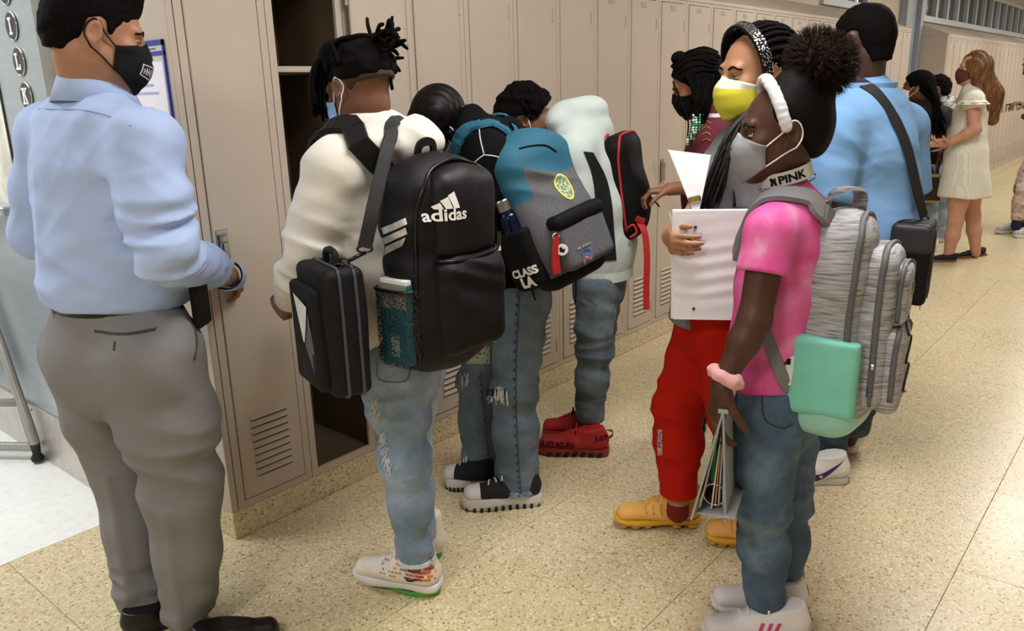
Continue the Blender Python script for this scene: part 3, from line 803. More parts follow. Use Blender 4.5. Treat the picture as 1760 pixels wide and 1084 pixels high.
for ch, y, z in (('M', 0.775, 1.812), ('I', 0.766, 1.70), ('L', 0.757, 1.588), ('K', 0.748, 1.476)):
    o = V(PX - 0.0005, y, z)
    e = empty('letter_disc', o, 'round black disc with a white letter %s on the steel panel' % ch, 'sign', 'letter discs of the milk sign')
    MB().lathe([(0.044, 0), (0.0455, 0.003), (0.043, 0.006)], 36, Xm, o).build('disc', mat('disc_black_gloss', '#26282b', 0.25, var=0.15, vscale=12), e, smooth=False)
    mb = MB(); pts = [o + Xm.T @ V(0.0445 * math.cos(a), 0.0445 * math.sin(a), 0.004) for a in np.linspace(0, 2 * math.pi, 36, endpoint=False)]
    mb.tube(pts, 0.0025, 6, closed=True).build('rim', M_CHROME, e, smooth=True)
    mb = MB()
    for poly in slab(ch): mb.prism([(x * 0.064, y_ * 0.064) for x, y_ in poly], 0.003, Xm, o + Xm.T @ V(0, 0, 0.006))
    mb.build('letter', M_WHITE, e)
# poster in a clear holder with blue edges on the locker end panel
po = V(-0.0245, 0.155, 1.455)
e = empty('poster', po, 'notice in a clear blue-edged holder on the end panel, with a yellow masked face drawing', 'poster')
Xp = frame((-1, 0, 0), (0, 0, 1))
def pb(name, x0, y0, x1, y1, d0, d1, m): return MB().box((x0, y0, d0), (x1, y1, d1), Xp, po).build(name, m, e)
M_BLUE = mat('blue_plastic', '#2c3f9c', 0.35)
pb('backing', -0.125, -0.165, 0.125, 0.165, 0, 0.003, mat('clear_plastic_back', '#c9c4c0', 0.2))
pb('blue_edge', 0.119, -0.165, 0.126, 0.165, 0, 0.006, M_BLUE); pb('blue_edge', -0.126, -0.165, -0.119, 0.165, 0, 0.006, M_BLUE)
pb('blue_edge', -0.126, 0.150, 0.126, 0.165, 0, 0.006, M_BLUE); pb('blue_edge', -0.126, 0.122, 0.126, 0.134, 0, 0.005, M_BLUE); pb('blue_edge', -0.126, -0.166, 0.126, -0.155, 0, 0.006, M_BLUE)
pb('header_strip', -0.119, 0.134, 0.119, 0.150, 0.003, 0.0045, mat('header_paper', '#c8c3bb', 0.6))
pb('paper', -0.112, -0.152, 0.108, 0.105, 0.003, 0.004, mat('poster_paper', '#e9e6ef', 0.5, var=0.02))
mb = MB()
for i, (w, yy) in enumerate(((0.05, 0.06), (0.06, 0.035), (0.085, 0.012))): mb.box((-0.02 - w, yy, 0.004), (-0.02 + w, yy + 0.008, 0.0045), Xp, po)
mb.build('printed_lines', mat('poster_ink', '#aab0d4', 0.7), e)
mb = MB(); mb.box((-0.09, 0.139, 0.0045), (0.08, 0.143, 0.005), Xp, po); mb.build('header_text', mat('header_ink', '#55545c', 0.7), e)
circ = [(0.035 * math.cos(a), 0.042 * math.sin(a)) for a in np.linspace(0, 2 * math.pi, 28, endpoint=False)]
MB().prism(circ, 0.0008, Xp, po + Xp.T @ V(0.005, -0.062, 0.004)).build('face_drawing', mat('poster_yellow', '#f0d890', 0.6), e)
mb = MB(); mb.prism([(-.026, .004), (.026, .004), (.03, -.03), (0, -.042), (-.03, -.03)], 0.0005, Xp, po + Xp.T @ V(0.005, -0.068, 0.0048)); mb.build('mask_drawing', mat('poster_pale_blue', '#cfe0ee', 0.6), e)
mb = MB()
for sx in (-.013, .013): mb.prism([(sx + .005 * math.cos(a), .003 * math.sin(a)) for a in np.linspace(0, 6.28, 8, endpoint=False)], 0.0005, Xp, po + Xp.T @ V(0.005, -0.055, 0.0048))
mb.build('eyes_drawing', mat('poster_dark', '#6a5a3a', 0.7), e)
# ------------------------------------------------------------------ people: shared builders
SKIN = {}
def skin(name, col):
    if name in SKIN: return SKIN[name]
    m = mat('skin_' + name, col, 0.5, var=0.05, vscale=30, bump=0.05, bscale=400, spec=0.35)
    m.node_tree.nodes['Principled BSDF'].inputs['Subsurface Weight'].default_value = 0.06
    m.node_tree.nodes['Principled BSDF'].inputs['Subsurface Radius'].default_value = (0.01, 0.004, 0.002)
    SKIN[name] = m
    return m
M_EYE = mat('eye_white', '#d8d2c8', 0.2, var=0)
M_IRIS = mat('eye_iris_brown', '#1d100a', 0.1, var=0)
M_LID = mat('eyelash_dark', '#120c0a', 0.7, var=0)
class Head:
    """head frame: local x to the person's left-to-right axis, y forward, z up; unit is metres at size s"""
    def __init__(h, c, fwd, up=(0, 0, 1), s=1.0):
        h.c = np.asarray(c, float); h.s = s
        f = nz(fwd); u = np.asarray(up, float); u = nz(u - (u @ f) * f)
        h.X = np.array([np.cross(f, u), f, u])      # rows: right, forward, up
    def w(h, x, y, z): return h.c + h.X.T @ (V(x, y, z) * h.s)
    def field(h, neck=None, neckr=0.056, ears=(1, 1), nose=1.0):
        s, X, w = h.s, h.X, h.w; F = Field()
        F.add(ell(w(0, -0.014, 0.033), np.array([0.076, 0.098, 0.083]) * s, X), 0.02)
        F.add(ell(w(0, 0.022, -0.030), np.array([0.061, 0.070, 0.084]) * s, X), 0.03 * s)
        for q in (-1, 1):
            F.add(cone(w(q * 0.050, 0.008, -0.050), w(q * 0.016, 0.070, -0.100), 0.020 * s, 0.017 * s), 0.03 * s)
            F.add(ell(w(q * 0.042, 0.062, -0.020), np.array([0.020, 0.020, 0.017]) * s, X), 0.025 * s)
            F.add(ell(w(q * 0.031, 0.100, 0.001), np.array([0.021, 0.019, 0.013]) * s, X), 0.014 * s, 's')
        F.add(cone(w(-0.036, 0.079, 0.022), w(0.036, 0.079, 0.022), 0.012 * s), 0.015 * s)
        F.add(cone(w(0, 0.086, 0.012), w(0, 0.106 * nose, -0.028), 0.008 * s, 0.011 * s), 0.012 * s)
        for q in (-1, 1): F.add(ell(w(q * 0.011, 0.098, -0.031), np.array([0.009, 0.011, 0.008]) * s, X), 0.008 * s)
        F.add(ell(w(0, 0.089, -0.058), np.array([0.024, 0.012, 0.008]) * s, X), 0.008 * s)
        F.add(ell(w(0, 0.087, -0.070), np.array([0.021, 0.011, 0.009]) * s, X), 0.006 * s)
        F.add(ell(w(0, 0.082, -0.096), np.array([0.02, 0.015, 0.014]) * s, X), 0.02 * s)
        for q, on in zip((-1, 1), ears):
            if not on: continue
            E = np.array([X[0] * 1.0, nz(X[1] + 0.22 * X[2] * -1), nz(X[2] + 0.22 * X[1])]); E[0] = nz(X[0] - 0.45 * q * X[1])
            E[1] = nz(E[1] - (E[1] @ E[0]) * E[0]); E[2] = np.cross(E[0], E[1])
            F.add(ell(w(q * 0.078, -0.010, -0.004), np.array([0.0085, 0.019, 0.031]) * s, E), 0.008 * s)
            F.add(ell(w(q * 0.073, -0.004, -0.030), np.array([0.007, 0.009, 0.012]) * s, E), 0.006 * s)
            F.add(ell(w(q * 0.0855, -0.006, 0.000), np.array([0.005, 0.011, 0.018]) * s, E), 0.004 * s, 's')
        if neck is not None:
            F.add(cone(w(0, -0.022, -0.055), np.asarray(neck), neckr * s, neckr * s * 1.06), 0.03 * s)
        return F
    def eyes(h, parent, open_=0.55, sk=None):
        mb = MB(); s = h.s
        for q in (-1, 1):
            c = h.w(q * 0.031, 0.0745, 0.001)
            mb.mi = 0; mb.ball(c, 0.0125 * s, 14, 10, h.X)
            mb.mi = 1; mb.ball(c + h.X.T @ V(0, 0.0068, 0) * s, np.array([0.0062, 0.0066, 0.0062]) * s, 12, 8, h.X)
            # upper lid and lash line
            mb.mi = 2
            lid = []
            for i in range(5):
                ph = lerp(0.06 + open_ * 0.25, 1.1, i / 4); row = []
                for k in range(11):
                    th = lerp(-1.15, 1.15, k / 10); rr = 0.0136 * s
                    row.append(c + h.X.T @ (rr * V(math.sin(th) * math.cos(ph), math.cos(th) * math.cos(ph), math.sin(ph) - 0.12 * abs(math.sin(th)))))
                lid.append(row)
            mb.grid(lid)
            mb.mi = 3; mb.tube([p + h.X.T @ V(0, 0.0006, 0) for p in lid[0]], 0.0011 * s, 5)
            mb.mi = 2
            low = []
            for i in range(4):
                ph = -lerp(0.42, 1.1, i / 3); low.append([c + h.X.T @ (0.0134 * s * V(math.sin(t) * math.cos(ph), math.cos(t) * math.cos(ph), math.sin(ph))) for t in np.linspace(-1.1, 1.1, 9)])
            mb.grid(low)
        mb.build('eyes', [M_EYE, M_IRIS, sk, M_LID], parent, smooth=True)
    def brows(h, parent, m, F):
        for q in (-1, 1):
            mb = MB(); pts = [h.w(q * x, 0.12, z) for x, z in ((0.014, 0.020), (0.026, 0.025), (0.038, 0.025), (0.050, 0.018))]
            P = F.drape(np.array(spline(pts, 4)), -h.X[1], 0.0004, 0.02)
            mb.tube(P, [0.003 * h.s * (1 - 0.6 * abs(i / (len(P) - 1) - 0.35)) for i in range(len(P))], 6, flat=1.3)
            mb.build('eyebrow', m, parent, smooth=True)
    def mask(h, parent, m, m_loop, kind='pleat', F=None, name='face_mask', trim=None, out=0.0, side=(0.066, 0.036)):
        s = h.s; nu, nv = 25, 19; G = []
        yc = [(0, .096), (.14, .1105), (.32, .119), (.55, .117), (.78, .109), (1, .088)]; zc = [(0, .001), (1, -.119)]
        if kind == 'cup': yc = [(0, .096), (.2, .113), (.4, .124), (.6, .121), (.82, .110), (1, .080)]
        tip = 1.0
        for i in range(nv):
            v = i / (nv - 1); row = []
            cy = np.interp(v, [a for a, b in yc], [b for a, b in yc]); cz = -0.004 - 0.108 * v
            for j in range(nu):
                u = 2 * j / (nu - 1) - 1; a = abs(u)
                sx, sy = side
                sz = lerp(-0.024, -0.078, v) if kind == 'pleat' else lerp(-0.018, -0.072, v)
                x = sx * math.sin(u * math.pi / 2 * 0.98); y = sy + (cy - sy) * math.cos(a * math.pi / 2) ** (0.72)
                z = lerp(cz, sz, a ** 1.6) - (0.006 * math.exp(-(a / .12) ** 2) * (-1) if v < 0.1 else 0)
                if kind == 'pleat': y += 0.0022 * (((v * 4.0) % 1.0) - 0.5) * math.cos(a * math.pi / 2)
                row.append(h.w(x, y + out, z))
            G.append(row)
        G = np.array(G)
        if F is not None:
            P = G.reshape(-1, 3); d = F(P); low = d < 0.003
            g = F.grad(P); P = P + g * np.where(low, 0.003 - d, 0)[:, None]; G = P.reshape(nv, nu, 3)
        mb = MB(); mb.grid(G.tolist()); fm = None
        o = mb.build(name, m if trim is None else [m, trim], parent, smooth=True)
        if trim is not None:
            for i, p in enumerate(o.data.polygons): p.material_index = 1 if (i // (nu - 1)) < 4 else 0
        sd = o.modifiers.new('thickness', 'SOLIDIFY'); sd.thickness = 0.0016; sd.offset = 1
        for j, q in ((0, -1), (nu - 1, 1)):
            top, bot = G[1][j], G[-2][j]
            ear_t, ear_b = h.w(q * 0.080, -0.012, 0.026), h.w(q * 0.078, -0.012, -0.030)
            back = h.w(q * 0.076, -0.028, 0.0)
            pts = spline([top, lerp(top, ear_t, 0.5) + h.X.T @ V(q * 0.004, 0, 0) * s, ear_t, back, ear_b, lerp(bot, ear_b, 0.5) + h.X.T @ V(q * 0.004, 0, 0) * s, bot], 5)
            if F is not None:
                P = np.array(pts); d = F(P); P = P + F.grad(P) * np.where(d < 0.002, 0.002 - d, 0)[:, None]; pts = list(P)
            MB().tube(pts, 0.0019 * s, 6).build('ear_loop', m_loop, o, smooth=True)
        return o, G
    def cap(h, lo=-0.03, grow=0.010, front=0.060, back=-0.04, amp=0.004, sc=90, seed=1, hair_front=0.05, F=None):
        """close-cropped hair: a shell over the cranium, cut along a hairline"""
        s, X, w = h.s, h.X, h.w; H = Field()
        H.add(ell(w(0, -0.016, 0.035), np.array([0.077 + grow, 0.099 + grow, 0.083 + grow]) * s, X), 0.02)
        H.add(cone(w(0, -0.055, -0.01), w(0, -0.05, lo), 0.058 * s + grow, 0.052 * s + grow * 0.3), 0.03)
        c = h.c.astype(f32); M = X.T.astype(f32)
        def line(P):
            q = (P - c) @ M / f32(s); x, y, z = q[:, 0], q[:, 1], q[:, 2]
            ax = np.abs(x)
            # hairline height as a function of y: front high, dips at the temple, sideburn, round the ear, nape
            zl = np.interp(y, [-0.13, -0.06, -0.035, -0.025, 0.012, 0.022, 0.04, hair_front + 0.01, hair_front + 0.03, hair_front + 0.045], [lo, lo, -0.02, 0.028, 0.030, -0.012, 0.02, 0.045, 0.065, 0.085]).astype(f32)
            return (zl - z) * f32(s)
        H.ops.append(((line, w(0, 0, 0) - 9, w(0, 0, 0) + 9), 0.006, 'i'))
        if amp: H.post.append(lambda P, D: f32(amp) * vnoise(P, sc, seed, 2))
        return H
def hand_ops(F, wr, fd, pn, side, curl=(0.5, 0.6, 0.5), spread=0.12, thumb=(0.6, 0.5), s=1.0, index=None):
    """wr wrist, fd finger direction, pn palm normal (palm faces pn), side +1 puts the thumb on +cross(fd, pn)"""
    fd = nz(fd); pn = np.asarray(pn, float); pn = nz(pn - (pn @ fd) * fd); lat = np.cross(fd, pn) * side
    L = [(0.026, 0.084, (0.043, 0.026, 0.020), 0.0088), (0.009, 0.089, (0.048, 0.029, 0.021), 0.0090), (-0.009, 0.085, (0.044, 0.027, 0.020), 0.0086), (-0.026, 0.077, (0.034, 0.020, 0.017), 0.0076)]
    wr = np.asarray(wr, float)
    for i, (lx, ly, ph, r) in enumerate(L):
        kn = wr + (lat * lx + fd * ly) * s
        F.add(ec(wr + (lat * lx * 0.72 + fd * 0.006) * s, kn, (0.013 * s, 0.013 * s), (0.0115 * s, 0.011 * s), lat), 0.016 * s)
        d = nz(fd + lat * (lx / 0.026) * spread); c = curl if not (i == 0 and index is not None) else index
        p = kn; a = 0
        for k in range(3):
            a += c[k]
            dd = nz(d * math.cos(a) + pn * math.sin(a)); q = p + dd * ph[k] * s
            F.add(cone(p, q, r * s * (1 - 0.08 * k), r * s * (0.92 - 0.1 * k)), 0.005 * s); p = q
    tb = wr + (lat * 0.028 + fd * 0.022 + pn * 0.006) * s
    d0 = nz(fd * 0.75 + lat * thumb[0] + pn * 0.35); p1 = tb + d0 * 0.042 * s
    d1 = nz(d0 * 0.6 + fd * 0.55 + pn * thumb[1]); p2 = p1 + d1 * 0.032 * s; d2 = nz(d1 + pn * thumb[1] * 0.5); p3 = p2 + d2 * 0.024 * s
    F.add(cone(wr + (lat * 0.016 + fd * 0.012) * s, tb, 0.013 * s, 0.0145 * s), 0.014 * s); F.add(cone(tb, p1, 0.0135 * s, 0.0105 * s), 0.010 * s); F.add(cone(p1, p2, 0.0102 * s, 0.0095 * s), 0.005 * s); F.add(cone(p2, p3, 0.0095 * s, 0.0078 * s), 0.005 * s)
def arm_ops(F, sh, el, wr, r=(0.048, 0.042, 0.038, 0.027), s=1.0):
    sh, el, wr = [np.asarray(p, float) for p in (sh, el, wr)]
    F.add(cone(sh, el, r[0] * s, r[1] * s), 0.02); mid = lerp(el, wr, 0.3)
    F.add(cone(el, mid, r[1] * s * 0.98, r[2] * s * 1.06), 0.02); F.add(cone(mid, wr, r[2] * s * 1.06, r[3] * s), 0.02)
    F.add(ec(lerp(mid, wr, .85), wr, (r[3] * s, r[3] * s), (r[3] * s * 1.05, r[3] * s * 0.85), V(0, 0, 1)), 0.01)
def torso_ops(F, nodes, S, k=0.05, grow=0.0):
    """nodes: [(centre, half-width, half-depth), ...] from hip to neck; S = left-right axis"""
    for (a, wa, da), (b, wb, db) in zip(nodes[:-1], nodes[1:]):
        F.add(ec(a, b, (wa + grow, da + grow), (wb + grow, db + grow), S), k)
def leg_ops(F, hip, kn, an, r, k=0.03, S=None):
    """r: radii at hip, mid-thigh, knee, mid-calf, hem"""
    hip, kn, an = [np.asarray(p, float) for p in (hip, kn, an)]
    m1 = lerp(hip, kn, 0.5); m2 = lerp(kn, an, 0.4)
    for a, b, x, y in ((hip, m1, r[0], r[1]), (m1, kn, r[1], r[2]), (kn, m2, r[2], r[3]), (m2, an, r[3], r[4])): F.add(cone(a, b, x, y), k)
def folds(F, c, axis, wl, amp, rad, seed=0, warp=0.6):
    """cloth creases: irregular ridges running across axis, fading out around c"""
    c = np.asarray(c, float).astype(f32); ax = nz(axis); k = 2 * math.pi / wl
    t = nz(np.cross(ax, V(0.31, 0.52, 0.79))); b = np.cross(ax, t)
    M = np.stack([ax * 0.62, t * 0.16, b * 0.16], 1).astype(f32)
    rad = np.asarray(rad if hasattr(rad, '__len__') else (rad,) * 3, f32)
    def g(P, D):
        q = (P - c) / rad; e = np.exp(-(q * q).sum(1)); out = np.zeros(len(P), f32); m = e > 0.02
        if m.any():
            n = vnoise((P[m] - c) @ M, k, seed + 11); out[m] = f32(amp * 2.2) * (1.5 * np.abs(n) - 0.62) * e[m]
        return out
    F.post.append(g)
def cloth(F, amp=0.004, wl=0.09, axis=(0, 0, 1), seed=0):
    """irregular creases over the whole garment"""
    ax = nz(axis); t = nz(np.cross(ax, V(0.31, 0.52, 0.79))); b = np.cross(ax, t); k = 2 * math.pi / wl
    M = np.stack([ax * 0.6, t * 0.22, b * 0.22], 1).astype(f32)
    def g(P, D):
        n = vnoise(P @ M, k, seed + 31); w = vnoise(P, 7.0, seed + 77); return f32(amp) * (1.5 * np.abs(n) - 0.6) * np.clip(0.5 + w, 0.1, 1.4)
    F.post.append(g)
def crumple(F, amp, sc, seed=0, octv=2):
    F.post.append(lambda P, D: f32(amp) * vnoise(P, sc, seed, octv))
def shoe(parent, heel, toe, name='shoe', L=None, h=0.085, w=0.046, soleh=0.028, mats=None, toe_up=0.008, collar=0.105, flare=0.006, voxel=0.004, tongue=None, amp=0.0):
    """heel, toe: ground points; returns (shoe object, upper field, frame)"""
    heel = np.asarray(heel, float); toe = np.asarray(toe, float); d = toe - heel; L = np.linalg.norm(d); f = nz(V(d[0], d[1], 0)); r = np.cross(f, V(0, 0, 1)); z = V(0, 0, 1)
    z0 = heel[2]
    def w_(x, y, q): return V(heel[0], heel[1], z0) + r * x + f * (y * L) + z * q
    F = Field(); s = soleh
    F.add(ec(w_(0, 0.14, s + 0.024), w_(0, 0.45, s + 0.022), (w * 0.80, 0.042), (w * 0.80, 0.034), r), 0.02)
    F.add(ec(w_(0, 0.45, s + 0.020), w_(0, 0.885, s + 0.012), (w * 0.85, 0.034), (w * 0.80, 0.027), r), 0.03)
    F.add(ec(w_(0, 0.20, s + 0.03), w_(0, 0.25, collar), (w * 0.80, 0.054), (w * 0.80, 0.054), r), 0.025)
    F.add(cone(w_(0, 0.36, s + 0.05), w_(0, 0.60, s + 0.034), 0.030, 0.022), 0.02)
    F.add(half(w_(0, 0, s), -z), 0.004, 'i')
    F.add(half(w_(0, 0.25, collar), nz(z + f * 0.15)), 0.004, 'i')
    if amp: crumple(F, amp, 90, 3)
    m = mats or [M_WHITE, M_WHITE]
    o = obj(name, surf(F, voxel), m[0], parent)
    # sole
    prof = [(0.0, 0.40), (0.03, 0.64), (0.12, 0.80), (0.30, 0.76), (0.45, 0.76), (0.62, 0.90), (0.76, 0.94), (0.88, 0.84), (0.96, 0.60), (0.995, 0.30)]
    out = [(a, b) for a, b in prof] + [(a, -b) for a, b in prof[::-1]]
    pl = spline([V(b * w, a, 0) for a, b in out], 4, closed=True)
    mb = MB(); rows = []
    for zz, g in ((0.0, -0.004), (0.004, 0.0), (s * 0.6, 0.002 + flare * 0.2), (s, 0.001)):
        row = []
        for p in pl:
            lift = toe_up * max(0, (p[1] - 0.75) / 0.25) ** 2
            cx = 1 + g / w; row.append(w_(p[0] * cx, 0.5 + (p[1] - 0.5) * (1 + 2 * g / L), zz + lift + 0.0008))
        rows.append(row)
    n = len(pl); vs = [p for rr in rows for p in rr]; fs = [(i * n + k, i * n + (k + 1) % n, (i + 1) * n + (k + 1) % n, (i + 1) * n + k) for i in range(3) for k in range(n)]
    fs += [tuple(range(n - 1, -1, -1)), tuple(3 * n + k for k in range(n))]
    mb.add(vs, fs); so = mb.build('sole', m[1], o, smooth=False); so.data.set_sharp_from_angle(angle=0.6); 
    return o, F, w_, r, f, L
def laces(parent, F, w_, f, m, rows=((0.40, 0.020), (0.48, 0.02), (0.56, 0.018), (0.64, 0.016)), r=0.0022):
    mb = MB()
    for i, (y, x) in enumerate(rows):
        pts = np.array([w_(lerp(-x, x, t), y + (0.02 if i % 2 else -0.02) * (t - .5), 0.16) for t in np.linspace(0, 1, 7)])
        mb.tube(F.drape(pts, V(0, 0, -1), 0.001, 0.0), r, 5)
    if len(rows) > 1:
        for sg in (-1, 1):
            y0 = rows[0][0]; P = F.drape(np.array([w_(sg * 0.003, y0, 0.16)]), V(0, 0, -1), 0.004, 0.0)[0]
            mb.tube(spline([P, P + np.cross(f, V(0, 0, 1)) * sg * 0.02 + V(0, 0, 0.012), P + np.cross(f, V(0, 0, 1)) * sg * 0.03 - V(0, 0, 0.004), P + np.cross(f, V(0, 0, 1)) * sg * 0.012], 4), r, 5)
    return mb.build('laces', m, parent, smooth=True)
def decal(name, vf, X, o, F, m, parent, off=0.0008, far=0.1, depth=True):
    """flat print (verts in the local xy plane) laid on a surface"""
    v, f = vf; P = np.asarray(o) + np.asarray(v) @ X
    P = F.drape(P, -X[2], off, far)
    return obj(name, (P, f), m, parent, smooth=False)
def polys(*pl):
    vs = []; fs = []
    for p in pl: fs.append(list(range(len(vs), len(vs) + len(p)))); vs += [(x, y, 0) for x, y in p]
    return np.array(vs, float), fs
def dense(poly, n=6):
    """subdivide polygon quads so a decal can follow a curved surface: poly = 4 corners"""
    a, b, c, d = [np.array(p + (0,)) if len(p) == 2 else np.array(p) for p in poly]; vs = []; fs = []
    for i in range(n + 1):
        for j in range(n + 1): vs.append(lerp(lerp(a, b, j / n), lerp(d, c, j / n), i / n))
    for i in range(n):
        for j in range(n): q = i * (n + 1) + j; fs.append([q, q + 1, q + n + 2, q + n + 1])
    return np.array(vs), fs
def merge(*vfs):
    vs = []; fs = []; o = 0
    for v, f in vfs:
        vs.append(np.asarray(v, float).reshape(-1, 3)); fs += [[i + o for i in q] for q in f]; o += len(vs[-1])
    return np.concatenate(vs), fs
def swoosh(s=1.0):
    top = [(-.5, .10), (-.42, -.02), (-.3, -.06), (0, 0.0), (.5, .2)]; bot = [(.5, .2), (0, -.10), (-.28, -.2), (-.46, -.17), (-.52, -.02)]
    P = [p[:2] for p in spline([V(a, b, 0) for a, b in top], 4)][:-1] + [p[:2] for p in spline([V(a, b, 0) for a, b in bot], 4)][:-1]
    n = len(top) * 4 - 4
    A = [p[:2] for p in spline([V(a, b, 0) for a, b in top], 4)]; Bq = [p[:2] for p in spline([V(a, b, 0) for a, b in bot[::-1]], 4)]
    m = len(A); vs = [(x * s, y * s, 0) for x, y in A] + [(x * s, y * s, 0) for x, y in Bq]
    return np.array(vs), [[i, i + 1, m + i + 1, m + i] for i in range(m - 1)]
def person(loc, label, group=None): return empty('person', (loc[0], loc[1], 0), label, 'person', group)
def strap_on(F, pts, n=6, off=0.001, it=6):
    """points of a strap laid on a surface, with normals"""
    P = np.array(spline(pts, n)); P, G = F.snap(P, off, it); return P, G
DENIM = {}
def denim(name, a, b, c, fade=None, sc=7.0):
    """washed denim: broad fading plus fine twill"""
    if name in MATS: return MATS[name]
    m, nt, bs = newmat(name); L = nt.links
    tc = N(nt, 'ShaderNodeTexCoord')
    n = N(nt, 'ShaderNodeTexNoise', i_Scale=sc, i_Detail=5.0, i_Roughness=0.6); L.new(tc.outputs['Object'], n.inputs['Vector'])
    r = N(nt, 'ShaderNodeValToRGB'); e = r.color_ramp.elements; e.new(0.5)
    for el, (p, q) in zip(e, ((0.28, a), (0.5, b), (0.72, c))): el.position = p; el.color = lin(q) + (1,)
    L.new(n.outputs['Fac'], r.inputs[0])
    mp = N(nt, 'ShaderNodeMapping'); mp.inputs['Scale'].default_value = (900, 900, 140); L.new(tc.outputs['Object'], mp.inputs['Vector'])
    n2 = N(nt, 'ShaderNodeTexNoise', i_Scale=1.0, i_Detail=2.0); L.new(mp.outputs[0], n2.inputs['Vector'])
    mx = N(nt, 'ShaderNodeMix', data_type='RGBA', blend_type='OVERLAY'); mx.inputs[0].default_value = 0.45
    L.new(r.outputs[0], mx.inputs[6]); L.new(n2.outputs['Fac'], mx.inputs[7]); L.new(mx.outputs[2], bs.inputs['Base Color'])
    bp = N(nt, 'ShaderNodeBump', i_Strength=0.25, i_Distance=0.001); L.new(n2.outputs['Fac'], bp.inputs['Height']); L.new(wrinkles(nt, tc, 0.35, 13.0).outputs[0], bp.inputs['Normal']); L.new(bp.outputs[0], bs.inputs['Normal'])
    bs.inputs['Roughness'].default_value = 0.85; bs.inputs['Specular IOR Level'].default_value = 0.2
    MATS[name] = m
    return m
M_HAIR = mat('black_hair', '#080606', 0.55, var=0.3, vscale=60, bump=0.3, bscale=500, spec=0.15)
M_HAIR_SOFT = mat('black_hair_matte', '#0a0807', 0.85, var=0.35, vscale=120, bump=0.8, bscale=420, spec=0.08)
def on(x, y, ax, v):
    """world point where the sight line of a photo pixel meets the plane axis = v"""
    d = ray(x, y); t = (v - CAM[ax]) / d[ax]; return CAM + t * d
def flo(x, y, z=0.0): return on(x, y, 2, z)
def loc2(X, o, x, y, z=0.0):
    """local (x, y) on a face plane for a photo pixel"""
    n = X[2]; p0 = np.asarray(o) + n * z; d = ray(x, y); t = ((p0 - CAM) @ n) / (d @ n); q = X @ (CAM + t * d - np.asarray(o)); return q[0], q[1]
def ring(F, c, a, b, r, n=40, off=0.002):
    """closed loop hugging a surface: ellipse in the plane of a, b around c, pulled on to F"""
    c = np.asarray(c, float); P = np.array([c + nz(a) * r * math.cos(t) + nz(b) * r * math.sin(t) for t in np.linspace(0, 2 * math.pi, n, endpoint=False)])
    out = P.copy(); dr = np.array([nz(p - c) for p in P]); t = np.zeros(n)
    t = np.full(n, r)
    for _ in range(14): t = t - np.clip(F(c + dr * t[:, None]) - off, -0.03, 0.03) * 0.9
    return c + dr * t[:, None], dr

